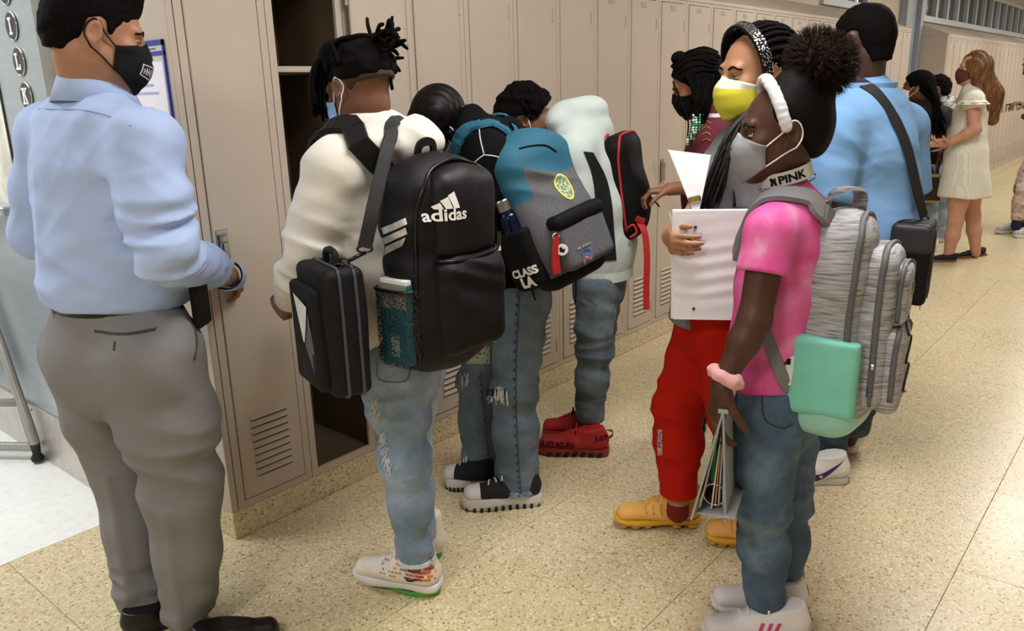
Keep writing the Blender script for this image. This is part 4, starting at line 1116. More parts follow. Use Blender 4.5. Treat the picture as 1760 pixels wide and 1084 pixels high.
class Fig:
    """a posed, clothed figure; joints are given as (photo x, photo y, metres behind the figure's plane)"""
    def __init__(g, base, label, sk, face, spine, arms, legs, head, neck_r=0.052, hand=None):
        g.B = Base(*base); J = g.J = g.B.J; g.sk = sk; g.P = person(g.B.p, label)
        g.f = nz(V(face[0], face[1], 0)); g.S = nz(np.cross(g.f, V(0, 0, 1)))
        g.spine = [(J(x, y, o), w, d) for x, y, o, w, d in spine]; g.neck = g.spine[-1][0]
        g.arm = {k: [J(*p) if len(p) == 3 else V(*p[1:]) for p in v] for k, v in arms.items()}
        g.leg = {k: [J(*p) for p in v] for k, v in legs.items()}
        hx, hy, ho, fw, up, s = head; g.head = Head(J(hx, hy, ho), fw, up, s); g.neck_r = neck_r
        g.HF = g.head.field(g.neck, neck_r)
    def top(g, name, m, hem, sleeve=(0.066, 0.066, 0.062, 0.055, 0.042), length=1.0, k=0.05, vox=0.007, extra=None, amp=(0.004, 0.09), seed=1, hem_dir=(0, 0, -1), sides=('L', 'R'), shk=0.06):
        T = Field(); torso_ops(T, g.spine, g.S, k); sho = g.spine[-2][0]
        for q in sides:
            sh, el, wr = g.arm[q]; r = sleeve
            T.add(cone(lerp(sho, sh, 0.4), sh, r[0] * 0.98, r[0]), shk)
            if length >= 0.99:
                T.add(cone(sh, lerp(sh, el, .5), r[0], r[1]), 0.04); T.add(cone(lerp(sh, el, .5), el, r[1], r[2]), 0.03)
                T.add(cone(el, lerp(el, wr, .6), r[2], r[3]), 0.03); T.add(cone(lerp(el, wr, .6), wr, r[3], r[4]), 0.02)
                for c, ax, wl, am, rd, sd in ((el, nz(el - sh), 0.07, 0.006, 0.1, 2), (lerp(el, wr, .6), nz(wr - el), 0.06, 0.005, 0.08, 3)): folds(T, c, ax, wl, am, rd, sd + seed)
            else:
                T.add(capcone(sh, lerp(sh, el, length), r[0], r[1]), 0.025)
        if extra: extra(T)
        if hem is not None: T.add(half(hem, hem_dir), 0.005, 'i')
        cloth(T, amp[0], amp[1], (0.3, 0.2, 0.9), seed)
        g.T = T; g.top_o = obj(name, surf(T, vox), m, g.P); return g.top_o
    def cuff(g, q, m, r=0.045, back=0.03, fwd=0.026):
        sh, el, wr = g.arm[q]; ax = nz(wr - el); Xc = np.array([nz(np.cross(ax, V(0, 0, 1))), nz(np.cross(ax, np.cross(ax, V(0, 0, 1)))), ax])
        MB().grid([[wr + ax * t + Xc.T @ V(rr * math.cos(a), rr * math.sin(a), 0) for a in np.linspace(0, 6.2832, 25)] for rr, t in ((r, -back), (r * .97, 0), (r * .9, fwd), (r * .75, fwd + .001))]).build('cuff', m, g.top_o, smooth=True)
    def bottoms(g, name, m, radii, waist, hipw=(0.15, 0.115), vox=0.0075, seed=3, rump=None, amp=(0.004, 0.10), hems=True, extra=None):
        Q = Field(); hp = g.spine[0][0]; Q.add(ec(waist, lerp(g.leg['L'][0], g.leg['R'][0], 0.5), (hipw[0] * .95, hipw[1] * .95), hipw, g.S), 0.05)
        if rump is not None: Q.add(ell(rump[0], rump[1]), 0.05)
        for q in ('L', 'R'):
            h, k, a = g.leg[q]; leg_ops(Q, h, k, a, radii if not isinstance(radii, dict) else radii[q], 0.04)
            folds(Q, k, (0.1, 0, 1), 0.07, 0.006, 0.12, seed); folds(Q, a + V(0, 0, .07), (0, 0, 1), 0.055, 0.006, 0.10, seed + 1); folds(Q, lerp(h, k, .5), (.3, 0, 1), 0.1, 0.006, 0.13, seed + 2)
        Q.add(half(waist, V(0, 0, 1)), 0.005, 'i')
        zc = min(g.leg['L'][2][2], g.leg['R'][2][2])
        if hems:
            aL, aR = g.leg['L'][2], g.leg['R'][2]; mid = lerp(aL, aR, .5); dn = nz(aR - aL); 
            def cut(P):
                t = np.clip((P - aL.astype(f32)) @ (aR - aL).astype(f32) / f32((aR - aL) @ (aR - aL)), 0, 1); return (aL[2] + (aR[2] - aL[2]) * (t > .5) - P[:, 2]).astype(f32)
            Q.ops.append(((cut, aL - 9, aL + 9), 0.004, 'i'))
        if extra: extra(Q)
        cloth(Q, amp[0], amp[1], (0.4, 0.2, 0.8), seed + 5)
        g.Q = Q; g.bot_o = obj(name, surf(Q, vox), m, g.P); return g.bot_o
    def hem(g, q, m, w=0.016):
        a = g.leg[q][2]; hp_, hd = ring(g.Q, a + V(0, 0, 0.012), V(1, 0, 0), V(0, 1, 0), 0.08, 30, 0.0008); MB().ribbon(list(hp_), list(hd), w, 0.003, closed=True).build('hem', m, g.bot_o)
    def body(g, hands=None, arm_r=(0.040, 0.037, 0.034, 0.025), bare=(), leg_r=(0.075, 0.07, 0.05, 0.045, 0.034), vox=0.0042, avox=0.004, leg_bare=False):
        C = Field(); torso_ops(C, [(p, w * 0.80 - 0.005, d * 0.78 - 0.005) for p, w, d in g.spine[:-1]] + [(g.neck, g.neck_r, g.neck_r)], g.S, 0.04)
        parts = []; LG = Field() if leg_bare else C
        for q in ('L', 'R'):
            h, k, a = g.leg[q]; leg_ops(LG, h, k, a + V(0, 0, -0.03), leg_r)
        if leg_bare: parts.append(surf(LG, avox * 1.3))
        for q in g.arm:
            sh, el, wr = g.arm[q]
            if q in bare:
                A = Field(); arm_ops(A, sh, el, wr, arm_r)
                if hands and q in hands: hand_ops(A, wr, *hands[q])
                parts.append(surf(A, avox))
            else:
                arm_ops(C, sh, el, wr, tuple(x * 0.95 for x in arm_r))
                if hands and q in hands:
                    A = Field(); arm_ops(A, lerp(el, wr, .5), lerp(el, wr, .75), wr, (0.03, 0.03, 0.03, 0.025)); hand_ops(A, wr, *hands[q]); parts.append(surf(A, avox))
        g.body_o = obj('body', join(surf(g.HF, vox), surf(C, 0.012), *parts), g.sk, g.P); return g.body_o

def patch(F, left, right, name, m, parent, n=14, k=7, off=0.003):
    """sewn panel between two photo outlines, laid on the garment"""
    L, R = [spline([V(*p, 0) for p in q], n) for q in (left, right)]; a = min(len(L), len(R))
    px = [tuple(lerp(L[int(i * (len(L) - 1) / (a - 1))], R[int(i * (len(R) - 1) / (a - 1))], j / (k - 1))[:2]) for i in range(a) for j in range(k)]
    D = np.array([ray(x, y) for x, y in px]); Q = F.drape(CAM + D * 1.4, D, off, 0.0, 90); return MB().grid(Q.reshape(a, k, 3).tolist()).build(name, m, parent, smooth=True)
# ------------------------------------------------------------------ man in the blue shirt
def build_man():
    B = Base(-0.37, -0.33); J = B.J
    P = person(B.p, 'man in a light blue dress shirt and grey trousers reaching for a locker latch')
    sk = skin('tan', '#9f7256')
    f = nz(V(0.95, 0.12, 0)); S = nz(np.cross(f, V(0, 0, 1)))       # S points to his right
    hip = J(205, 625, 0.02); waist = J(202, 508, 0.03); mid = J(185, 395, 0.02); chest = J(172, 290, 0.0); sho = J(160, 215, 0.0); neck = J(163, 150, 0.01)
    shR, shL = J(250, 248, -0.13), J(88, 232, 0.12)
    elR = J(285, 436, -0.20); wrR = on(393, 474, 1, -0.085)
    elL = J(66, 400, 0.18); wrL = J(190, 445, 0.42)
    # shirt
    T = Field()
    torso_ops(T, [(waist + V(0, 0, -0.02), 0.172, 0.146), (lerp(waist, mid, 0.45), 0.180, 0.150), (mid, 0.172, 0.135), (chest, 0.172, 0.122), (sho, 0.140, 0.080), (neck + V(0, 0, -0.02), 0.050, 0.052)], S, 0.055)
    for sh, el, wr in ((shR, elR, wrR), (shL, elL, wrL)):
        T.add(cone(lerp(sho, sh, 0.35), sh, 0.070, 0.070), 0.05)
        T.add(cone(sh, lerp(sh, el, 0.55), 0.074, 0.074), 0.04); T.add(cone(lerp(sh, el, 0.55), el, 0.074, 0.066), 0.03)
        T.add(cone(el, lerp(el, wr, 0.5), 0.064, 0.054), 0.03); T.add(cone(lerp(el, wr, 0.5), wr, 0.054, 0.043), 0.02)
    ax = nz(wrR - elR)
    T.add(half(wrR - ax * 0.0, ax) if False else half(waist + V(0, 0, 0.001), nz(V(0, 0, -1) - S * 0.06)), 0.006, 'i')
    fold_list = [(lerp(waist, mid, .25), (0.15, -.1, 1), 0.075, 0.010, (0.26, 0.26, 0.10), 1), (lerp(elR, shR, .12), nz(elR - shR) + 0.5 * ax, 0.055, 0.009, 0.11, 2), (lerp(elR, wrR, .55), ax + V(0, 0, .5), 0.06, 0.007, 0.12, 3),
                 (lerp(mid, chest, .3) + S * 0.08, (0.5, .2, 1), 0.13, 0.009, 0.17, 4), (lerp(mid, chest, .5) - S * 0.06, (.1, .9, .35), 0.12, 0.007, 0.16, 5), (shR + V(0, 0, -.06), nz(V(.6, -.3, .7)), 0.06, 0.006, 0.10, 6), (lerp(waist, mid, .6) + S * .05, (-.5, .1, 1), 0.085, 0.009, 0.14, 8)]
    for c, a, wl, am, rd, sd in fold_list: folds(T, c, a, wl, am, rd, sd, 0.7)
    cloth(T, 0.0075, 0.085, (0.4, 0.1, 0.9), 3); cloth(T, 0.004, 0.05, (-0.6, 0.3, 0.6), 4)
    M_SH = mat('blue_cotton_shirt', '#a3b6de', 0.75, var=0.03, vscale=8, bump=0.12, bscale=900, spec=0.2, wrinkle=0.55, wscale=7)
    shirt = obj('shirt', surf(T, 0.0065), M_SH, P)
    # collar, cuffs, yoke seam, placket
    R, D = ring(T, neck + V(0, 0, -0.012), f, S, 0.08, 36, 0.006)
    up = nz(lerp(neck, J(165, 60), 0.3) - neck)
    hp = J(162, 128, 0.0)
    mb = MB(); G = []
    for i in range(37):
        a = 2 * math.pi * i / 36; c = neck + V(0, 0, -0.01)
        d = nz(f) * math.cos(a) + S * math.sin(a); fr = 0.5 + 0.5 * math.cos(a)
        b = c + d * 0.080 + V(0, 0, 0.006 - 0.028 * fr); t = c + d * 0.066 + V(0, 0, 0.052 - 0.020 * fr); o = c + d * 0.098 + V(0, 0, -0.018 - 0.03 * fr)
        G.append([b, t, lerp(t, o, 0.15) + V(0, 0, 0.003), o])
    mb.grid(G); col = mb.build('collar', M_SH, shirt, smooth=True); sd = col.modifiers.new('thickness', 'SOLIDIFY'); sd.thickness = 0.0025
    Xc = np.array([nz(np.cross(ax, V(0, 0, 1))), nz(np.cross(ax, np.cross(ax, V(0, 0, 1)))), ax])
    mb = MB(); G = []
    for k, (rr, t) in enumerate(((0.050, -0.045), (0.051, -0.02), (0.050, 0.018), (0.044, 0.020), (0.042, -0.03))):
        G.append([wrR + ax * t + Xc.T @ V(rr * math.cos(a), rr * 0.92 * math.sin(a), 0) for a in np.linspace(0, 2 * math.pi, 29)])
    mb.grid(G); mb.build('cuff', M_SH, shirt, smooth=True)
    for t in (-0.012, -0.035): MB().ball(wrR + ax * t - _F * 0.044 - V(0, 0, 0.02), (0.006, 0.006, 0.006), 10, 6).build('button', mat('brown_button', '#4a3630', 0.3), shirt, smooth=True)
    ys = T.trace(((66, 187), (90, 188), (120, 188), (150, 190), (190, 200), (225, 216)))
    MB().tube(spline(ys, 5), 0.0014, 5).build('yoke_seam', mat('blue_shirt_seam', '#8496c4', 0.8), shirt, smooth=True)
    # trousers
    hL, hR = J(140, 600, 0.10), J(268, 606, -0.06)
    kL, kR = J(212, 800, 0.13), J(312, 835, -0.02)
    aL, aR = J(246, 1062, 0.05), J(333, 1100, 0.02)
    Q = Field()
    Q.add(ec(waist + V(0, 0, -0.005), hip, (0.165, 0.138), (0.180, 0.145), S), 0.05)
    Q.add(ell(J(150, 610, 0.0), (0.098, 0.098, 0.11)), 0.05); Q.add(ell(J(252, 622, -0.09), (0.098, 0.098, 0.115)), 0.05)
    leg_ops(Q, hL, kL, aL, (0.105, 0.100, 0.082, 0.072, 0.062), 0.04)
    leg_ops(Q, hR, kR, aR, (0.115, 0.115, 0.098, 0.085, 0.070), 0.04)
    Q.add(half(waist + V(0, 0, 0.012), V(0, 0, 1)), 0.004, 'i'); Q.add(half(V(0, 0, 0.055), V(0, 0, -1)), 0.004, 'i')
    for c, a, wl, am, rd, sd in ((lerp(hR, kR, .75), (.3, -.2, 1), 0.10, 0.012, 0.14, 3), (lerp(hL, kL, .6), (-.3, .2, 1), 0.11, 0.010, 0.13, 4), (lerp(hip, kR, .35) - S * .04, (.6, 0, 1), 0.10, 0.009, 0.14, 5),
                                 (aR + V(0, 0, .10), (.1, 0, 1), 0.07, 0.008, (.12, .12, .09), 6), (aL + V(0, 0, .10), (.1, 0, 1), 0.065, 0.010, (.12, .12, .09), 7), (hR + V(0, 0, .06), (.8, 0, .6), 0.07, 0.004, 0.12, 8)): folds(Q, c, a, wl, am, rd, sd, 0.5)
    # pressed crease down the back of each leg
    for kn, an in ((kL, aL), (kR, aR)):
        def g(Pp, D, kn=kn, an=an):
            w = nz(an - kn); side = nz(np.cross(w, FH)); q = (Pp - kn.astype(f32)); t = q @ w.astype(f32); x = q @ side.astype(f32); z = q @ FH.astype(f32)
            return (-0.009 * np.exp(-(x / 0.016) ** 2) * (t > 0) * (z < 0)).astype(f32)
        Q.post.append(g)
    cloth(Q, 0.006, 0.12, (0.5, 0.2, 0.8), 6)
    M_TR = mat('grey_wool_trousers', '#79787a', 0.85, var=0.05, vscale=300, bump=0.15, bscale=900, spec=0.2, wrinkle=0.4, wscale=5)
    tr = obj('trousers', surf(Q, 0.007), M_TR, P)
    wp, wd = ring(Q, waist + V(0, 0, -0.002), f, S, 0.2, 60, 0.001)
    MB().ribbon(list(wp + V(0, 0, 0.0)), list(wd), 0.034, 0.005, closed=True).build('belt', mat('black_leather_belt', '#15120f', 0.4), P)
    mb = MB()
    for i in (33, 40, 46, 53):
        p, d = wp[i], wd[i]; X = frame(d, V(0, 0, 1)); MB().bbox((-0.006, -0.026, 0), (0.006, 0.024, 0.009), 0.002, X, p).build('belt_loop', M_TR, tr)
    Xb = frame(nz(-FH * 0.92 - RH * .1), (0, 0, 1)); o = J(205, 580, -0.17)
    a = loc2(Xb, o, 145, 577); b = loc2(Xb, o, 252, 574)
    decal('back_pocket', dense(((a[0], a[1] - .003), (b[0], b[1] - .003), (b[0], b[1] + .003), (a[0], a[1] + .003)), 10), Xb, o, Q, mat('pocket_slit', '#403d3b', 0.9), tr)
    a = loc2(Xb, o, 198, 592)
    decal('pocket_button', dense(((a[0] - .003, a[1] - .012), (a[0] + .003, a[1] - .012), (a[0] + .003, a[1] + .008), (a[0] - .003, a[1] + .008)), 3), Xb, o, Q, mat('pocket_slit', '#403d3b', 0.9), tr)
    ps = Q.trace(((305, 512), (325, 545), (338, 580), (334, 618)))
    MB().tube(spline(ps, 5), 0.0035, 6).build('side_pocket', mat('pocket_slit', '#403d3b', 0.9), tr, smooth=True)
    # body
    h = Head(J(167, 60, 0.0), RH * 0.86 + FH * 0.46 + V(0, 0, -0.24), V(0.0, 0, 1), 1.0)
    HF = h.field(neck, 0.066)
    head = surf(HF, 0.004)
    C = Field(); torso_ops(C, [(waist, 0.15, 0.12), (mid, 0.16, 0.11), (chest, 0.17, 0.10), (sho, 0.13, 0.06), (neck, 0.06, 0.058)], S, 0.05)
    for a_, k_, n_ in ((hL, kL, aL), (hR, kR, aR)): leg_ops(C, a_, k_, n_, (0.09, 0.08, 0.06, 0.055, 0.04))
    for a_, k_, n_ in ((shL, elL, wrL), (shR, elR, wrR)): arm_ops(C, a_, k_, n_)
    HA = Field(); arm_ops(HA, lerp(elR, wrR, .3), lerp(elR, wrR, .6), wrR, (0.036, 0.034, 0.032, 0.029))
    hand_ops(HA, wrR + ax * 0.012, nz(ax * 0.8 + V(0.1, 0.1, -0.25)), V(-0.2, 0.5, -0.6), 1, (0.7, 0.9, 0.7), 0.08, (0.5, 0.6), 1.02)
    HL = Field(); hand_ops(HL, wrL, nz(wrL - elL), V(0.3, 0.2, -0.8), -1, (0.6, 0.8, 0.6), 0.08, (0.5, 0.6), 1.0)
    obj('body', join(head, surf(C, 0.012), surf(HA, 0.0035), surf(HL, 0.006)), sk, P)
    h.eyes(P, 0.2, sk); h.brows(P, M_HAIR, HF)
    hc = h.cap(-0.05, 0.003, amp=0.0025, sc=140, seed=3, hair_front=0.058)
    c0 = h.w(0, 0.035, 0.098); hc.add(ell(c0, (0.055, 0.055, 0.03), h.X), 0.03)
    obj('hair', surf(hc, 0.0042), M_HAIR_SOFT, P)
    M_MB = mat('black_cotton_mask', '#131417', 0.8, var=0.1, bump=0.2, bscale=900, spec=0.15)
    mo, G = h.mask(P, M_MB, M_MB, 'cup', HF)
    # embroidered patch
    q = 1
    vs = []; mbp = MB()
    def gp(u, v):
        i = v * 18; j = (u + 1) / 2 * 24; i0, j0 = int(min(i, 17)), int(min(j, 23)); a_, b_ = i - i0, j - j0
        p = G[i0][j0] * (1 - a_) * (1 - b_) + G[i0 + 1][j0] * a_ * (1 - b_) + G[i0][j0 + 1] * (1 - a_) * b_ + G[i0 + 1][j0 + 1] * a_ * b_
        n = nz(np.cross(G[i0][j0 + 1] - G[i0][j0], G[i0 + 1][j0] - G[i0][j0])); 
        if n @ h.X[1] < 0: n = -n
        return p + n * 0.003
    M_PT = mat('grey_embroidery', '#b9bcc0', 0.7)
    for (u0, u1, v0, v1) in ((0.22, 0.60, 0.40, 0.43), (0.22, 0.60, 0.67, 0.70), (0.22, 0.25, 0.40, 0.70), (0.57, 0.60, 0.40, 0.70), (0.30, 0.34, 0.47, 0.63), (0.38, 0.41, 0.47, 0.63), (0.44, 0.48, 0.47, 0.63), (0.30, 0.50, 0.54, 0.57), (0.51, 0.54, 0.50, 0.63)):
        mbp.grid([[gp(lerp(u0, u1, a_), lerp(v0, v1, b_)) for a_ in (0, .5, 1)] for b_ in (0, .5, 1)])
    mbp.build('embroidery', M_PT, mo)
    # phone holster on the belt
    ph = MB(); X = frame(nz(S * 0.9 + f * 0.5), V(0, 0, 1)); ph.bbox((-0.034, -0.06, 0), (0.034, 0.05, 0.024), 0.008, X, J(336, 520, -0.02)); 
    ho = ph.build('holster', M_BLACK, None, origin=J(334, 515, -0.06)); tag(ho, 'black belt holster on the right hip of the man in grey trousers', 'holster')
    # shoes
    M_SHOE = mat('black_leather_shoe', '#0f0e0e', 0.35, var=0.1)
    for hl, to in ((flo(228, 1098), flo(318, 1052)), (flo(338, 1128), flo(480, 1092))):
        shoe(P, hl, to, mats=[M_SHOE, M_RUBBER], w=0.045, soleh=0.022, collar=0.085)
build_man()
# ------------------------------------------------------------------ boy in the white hoodie, his backpack and shoulder case
M_SILVER = mat('silver_reflective', '#c4c4c4', 0.3, 0.5, 0.15, 60)
def adidas_logo(h):
    """triangle of three slanted bars, height h"""
    Q = []
    for (x0, w, t) in ((-0.62, 0.36, 0.42), (-0.16, 0.38, 0.78), (0.30, 0.40, 1.10)):
        # bars cut by the ground line, leaning right
        Q.append([(x0 * h, 0), ((x0 + w) * h, 0), ((x0 + w - 0.5 * t * 0.62) * h, t * h * 0.9), ((x0 - 0.5 * t * 0.62 + 0.02) * h, (t * 0.9 - 0.22) * h)])
    return merge(*[dense(q, 3) for q in Q])
def build_boy1():
    B = Base(0.14, -0.66); J = B.J
    P = person(B.p, 'boy in a white hoodie and light ripped jeans before the open locker')
    sk = skin('brown_1', '#6b4632')
    f = nz(V(-0.05, 1, 0)); S = nz(np.cross(f, V(0, 0, 1)))
    hip = J(690, 615, 0.03); waist = J(676, 520, 0.02); mid = J(655, 420, 0.0); chest = J(640, 335, 0.0); sho = J(634, 268, 0.0); neck = J(632, 225, 0.0)
    shL, shR = J(576, 290, -0.13), J(706, 285, 0.12)
    elL, wrL = J(534, 428, -0.15), J(500, 506, -0.02)
    elR, wrR = J(700, 430, 0.22), J(600, 470, 0.36)
    T = Field()
    torso_ops(T, [(hip, 0.158, 0.118), (waist, 0.165, 0.125), (mid, 0.165, 0.122), (chest, 0.165, 0.115), (sho, 0.125, 0.085), (neck, 0.07, 0.07)], S, 0.05)
    for sh, el, wr in ((shL, elL, wrL), (shR, elR, wrR)):
        T.add(cone(lerp(sho, sh, 0.4), sh, 0.072, 0.072), 0.05)
        T.add(cone(sh, lerp(sh, el, .5), 0.068, 0.068), 0.04); T.add(cone(lerp(sh, el, .5), el, 0.068, 0.066), 0.03)
        T.add(cone(el, lerp(el, wr, .6), 0.066, 0.060), 0.03); T.add(cone(lerp(el, wr, .6), wr, 0.058, 0.042), 0.02)
    # hood lying on the back of the neck
    for x, y, o, r in ((708, 232, -0.02, (0.055, 0.05, 0.048)), (735, 246, -0.03, (0.045, 0.045, 0.040)), (690, 252, -0.05, (0.065, 0.055, 0.045)), (640, 248, -0.10, (0.06, 0.05, 0.035)), (605, 240, -0.02, (0.05, 0.05, 0.035))):
        T.add(ell(J(x, y, o), r), 0.03)
    T.add(torus(neck + V(0, 0, 0.005), 0.062, 0.030, frame(nz(V(0, 0, 1) + f * 0.25), f)), 0.03)
    T.add(half(hip + V(0, 0, -0.02), V(0, 0, -1)), 0.006, 'i')
    for c, a, wl, am, rd, sd in ((elL, nz(elL - shL), 0.07, 0.007, 0.11, 2), (lerp(elL, wrL, .6), nz(wrL - elL), 0.06, 0.006, 0.08, 3), (shL + V(0, 0, -.05), (.5, 0, 1), 0.08, 0.005, 0.1, 4), (mid + V(-.1, -.1, 0), (0, .3, 1), 0.08, 0.006, 0.15, 5), (J(705, 235, -.03), (.8, -.3, .5), 0.05, 0.012, 0.07, 6)): folds(T, c, a, wl, am, rd, sd)
    cloth(T, 0.006, 0.085, (0.3, 0.2, 0.9), 5)
    M_H = mat('white_fleece', '#d3cfc8', 0.9, var=0.03, vscale=9, bump=0.1, bscale=700, spec=0.15, wrinkle=0.4, wscale=8)
    hood = obj('hoodie', surf(T, 0.007), M_H, P)
    # rib cuff
    ax = nz(wrL - elL); Xc = np.array([nz(np.cross(ax, V(0, 0, 1))), nz(np.cross(ax, np.cross(ax, V(0, 0, 1)))), ax])
    MB().grid([[wrL + ax * t + Xc.T @ V(rr * math.cos(a), rr * math.sin(a), 0) for a in np.linspace(0, 6.2832, 25)] for rr, t in ((.045, -.03), (.043, .0), (.040, .028), (.034, .029))]).build('cuff', M_H, hood, smooth=True)
    # jeans
    hL, hR = J(674, 615, -0.07), J(702, 615, 0.09)
    kL, kR = J(697, 790, -0.07), J(704, 775, 0.10)
    aL, aR = J(716, 962, -0.03), J(724, 935, 0.10)
    Q = Field(); Q.add(ec(J(690, 580, 0.02), J(694, 640, 0.02), (0.135, 0.10), (0.140, 0.105), S), 0.05)
    Q.add(ell(J(700, 640, -0.05), (0.085, 0.085, 0.095)), 0.05)
    leg_ops(Q, hL, kL, aL, (0.086, 0.080, 0.066, 0.058, 0.050), 0.035); leg_ops(Q, hR, kR, aR, (0.084, 0.076, 0.062, 0.056, 0.05), 0.035)
    Q.add(half(J(716, 962, -0.03) + V(0, 0, -0.0), V(0, 0, -1)), 0.004, 'i')
    for c, a, wl, am, rd, sd in ((lerp(hL, kL, .5), (.2, 0, 1), 0.09, 0.008, 0.12, 3), (kL, (.1, 0, 1), 0.06, 0.007, 0.10, 4), (aL + V(0, 0, .08), (0, 0, 1), 0.05, 0.008, 0.10, 6), (lerp(kL, aL, .4), (.4, 0, 1), 0.08, 0.005, 0.1, 7)): folds(Q, c, a, wl, am, rd, sd)
    M_J = denim('light_denim', '#61748c', '#7f94ad', '#afbdcc', sc=5)
    je = obj('jeans', surf(Q, 0.007), M_J, P)
    # hem, back pocket, frayed rips at the front of the knee
    hp_, hd = ring(Q, aL + V(0, 0, 0.012), V(1, 0, 0), V(0, 1, 0), 0.06, 30, 0.0005); MB().ribbon(list(hp_), list(hd), 0.016, 0.003, closed=True).build('hem', denim('pale_denim_hem', '#a8b8c8', '#c6d0d8', '#dfe4e6', sc=60), je)
    M_STI = mat('denim_stitch', '#5d6c7d', 0.9)
    pk = Q.trace(((648, 622), (650, 650), (675, 657), (700, 652), (707, 625)))
    MB().tube(spline(pk, 5), 0.0014, 5).build('pocket_stitching', M_STI, je, smooth=True)
    M_FRAY = mat('frayed_cotton', '#d8dbdc', 0.95)
    mb = MB(); r = np.random.RandomState(2); yy = r.choice([690, 700, 712, 745, 770, 785, 790, 795], 50) + r.uniform(-8, 8, 50)
    for p in Q.trace([(np.interp(y, [640, 690, 740, 790, 830], [618, 632, 642, 654, 660]) + r.uniform(8, 20), y) for y in yy]):
        e = p - RH * r.uniform(0.0, 0.012) + V(0, 0, -r.uniform(0.01, 0.03)); mb.tube([p, lerp(p, e, .5) - RH * 0.004, e], 0.0011, 4)
    tag(mb.build('frayed_threads', M_FRAY, je), kind='stuff')
    # body
    h = Head(J(618, 152, 0.0), -RH * 0.72 + FH * 0.62 + V(0, 0, -0.28), V(0, 0, 1), 0.94)
    HF = h.field(neck, 0.056)
    C = Field(); torso_ops(C, [(hip, .13, .09), (mid, 0.13, 0.09), (chest, 0.13, 0.085), (sho, 0.10, 0.055), (neck, 0.055, 0.055)], S, 0.05)
    for a_, k_, n_ in ((hL, kL, aL + V(0, 0, -.01)), (hR, kR, aR + V(0, 0, -.01))): leg_ops(C, a_, k_, n_, (0.064, 0.058, 0.046, 0.042, 0.035))
    for a_, k_, n_ in ((shL, elL, wrL), (shR, elR, wrR)): arm_ops(C, a_, k_, n_)
    HA = Field(); arm_ops(HA, lerp(elL, wrL, .4), lerp(elL, wrL, .7), wrL, (0.034, 0.032, 0.03, 0.026)); hand_ops(HA, wrL + ax * 0.01, nz(ax + f * 0.7 + V(0, 0, -.2)), S, -1, (0.5, 0.8, 0.6), 0.06)
    HB = Field(); hand_ops(HB, wrR, nz(wrR - elR), -S, 1, (0.5, 0.8, 0.6), 0.06)
    obj('body', join(surf(HF, 0.004), surf(C, 0.012), surf(HA, 0.0035), surf(HB, 0.006)), sk, P)
    h.eyes(P, 0.1, sk)
    M_MKB = mat('blue_surgical_mask', '#8fb4dd', 0.8, var=0.03, bump=0.1, bscale=600, spec=0.15)
    h.mask(P, M_MKB, M_WHITE, 'pleat', HF)
    # hair: faded sides, locs pulled back and tied, loose locs over the brow
    fade = h.cap(-0.002, 0.0006, amp=0.0004, sc=200, hair_front=0.055)
    obj('hair_fade', surf(fade, 0.0045), mat('shaved_hair_fade', '#432c21', 0.85, var=0.3, vscale=200), P)
    hf = Field(); hf.add(ell(h.w(0, -0.012, 0.052), np.array([0.076, 0.095, 0.070]), h.X), 0.02); hf.add(ell(h.w(0, -0.045, 0.03), np.array([0.076, 0.070, 0.062]), h.X), 0.03); hf.add(half(h.w(0, 0, 0.018), nz(-h.X[2] + h.X[1] * 0.12)), 0.01, 'i'); crumple(hf, 0.004, 120, 2)
    hair = obj('hair', surf(hf, 0.005), M_HAIR_SOFT, P)
    tie = h.w(0.01, -0.088, 0.088); mb = MB(); r = np.random.RandomState(5)
    for i in range(34):
        a = lerp(-1.9, 1.9, i / 33); el_ = r.uniform(0.0, 0.25)
        st = h.w(0.082 * math.sin(a), -0.012 + 0.100 * math.cos(a), 0.045 + el_ * 0.1)
        m1 = h.w(0.070 * math.sin(a) * .8, 0.03 * math.cos(a) - 0.01, 0.118 + r.uniform(-.006, .004)); m2 = h.w(0.035 * math.sin(a), -0.06, 0.116)
        P_ = np.array(spline([st, lerp(st, m1, .6) + h.X.T @ V(0.02 * math.sin(a), 0.012 * math.cos(a), 0.012), m1, m2, tie], 5)); 
        P_, _ = P_, None
        d = hf(P_); g = hf.grad(P_); P_ = P_ + g * np.where(d < 0.004, 0.004 - d, 0)[:, None]
        mb.tube(P_, 0.0062, 6)
    tb = h.X.T @ nz(V(0.25, -1, 0.25)) 
    for i in range(34):
        d = nz(tb + r.normal(size=3) * 0.62); l = r.uniform(0.045, 0.092); k = r.normal(size=3) * 0.014
        mb.tube(spline([tie, tie + d * l * 0.5 + k, tie + d * l + k * 0.3 + V(0, 0, -0.006)], 4), [0.0052] * 8 + [0.0034], 6)
    for i in range(15):
        a = lerp(-0.9, 1.5, i / 14) * -1; st = h.w(0.074 * math.sin(a), 0.02 + 0.075 * math.cos(a), 0.088); l = r.uniform(0.09, 0.145)
        e = st + V(0, 0, -l) + h.X.T @ V(0.016 * math.sin(a), 0.030 * math.cos(a) + 0.012, 0)
        mb.tube(spline([h.w(0.03 * math.sin(a), 0.01, 0.12), st + h.X.T @ V(0.008 * math.sin(a), 0.022 * math.cos(a), 0.0), lerp(st, e, .5) + h.X.T @ V(0.012 * math.sin(a), 0.016, 0), e], 5), [0.0058] * 15 + [0.0038], 6)
    n1 = h.w(0.03, -0.10, 0.03); mb.tube(spline([h.w(0.03, -0.085, 0.06), n1, n1 + V(0.005, -0.005, -0.06)], 4), 0.0045, 6)
    mb.build('locs', M_HAIR_SOFT, hair, smooth=True)
    # shoes: near one patterned white with a green sole
    M_KN = mat('cream_knit', '#dcd6c9', 0.8, var=0.05, vscale=80, bump=0.3, bscale=500)
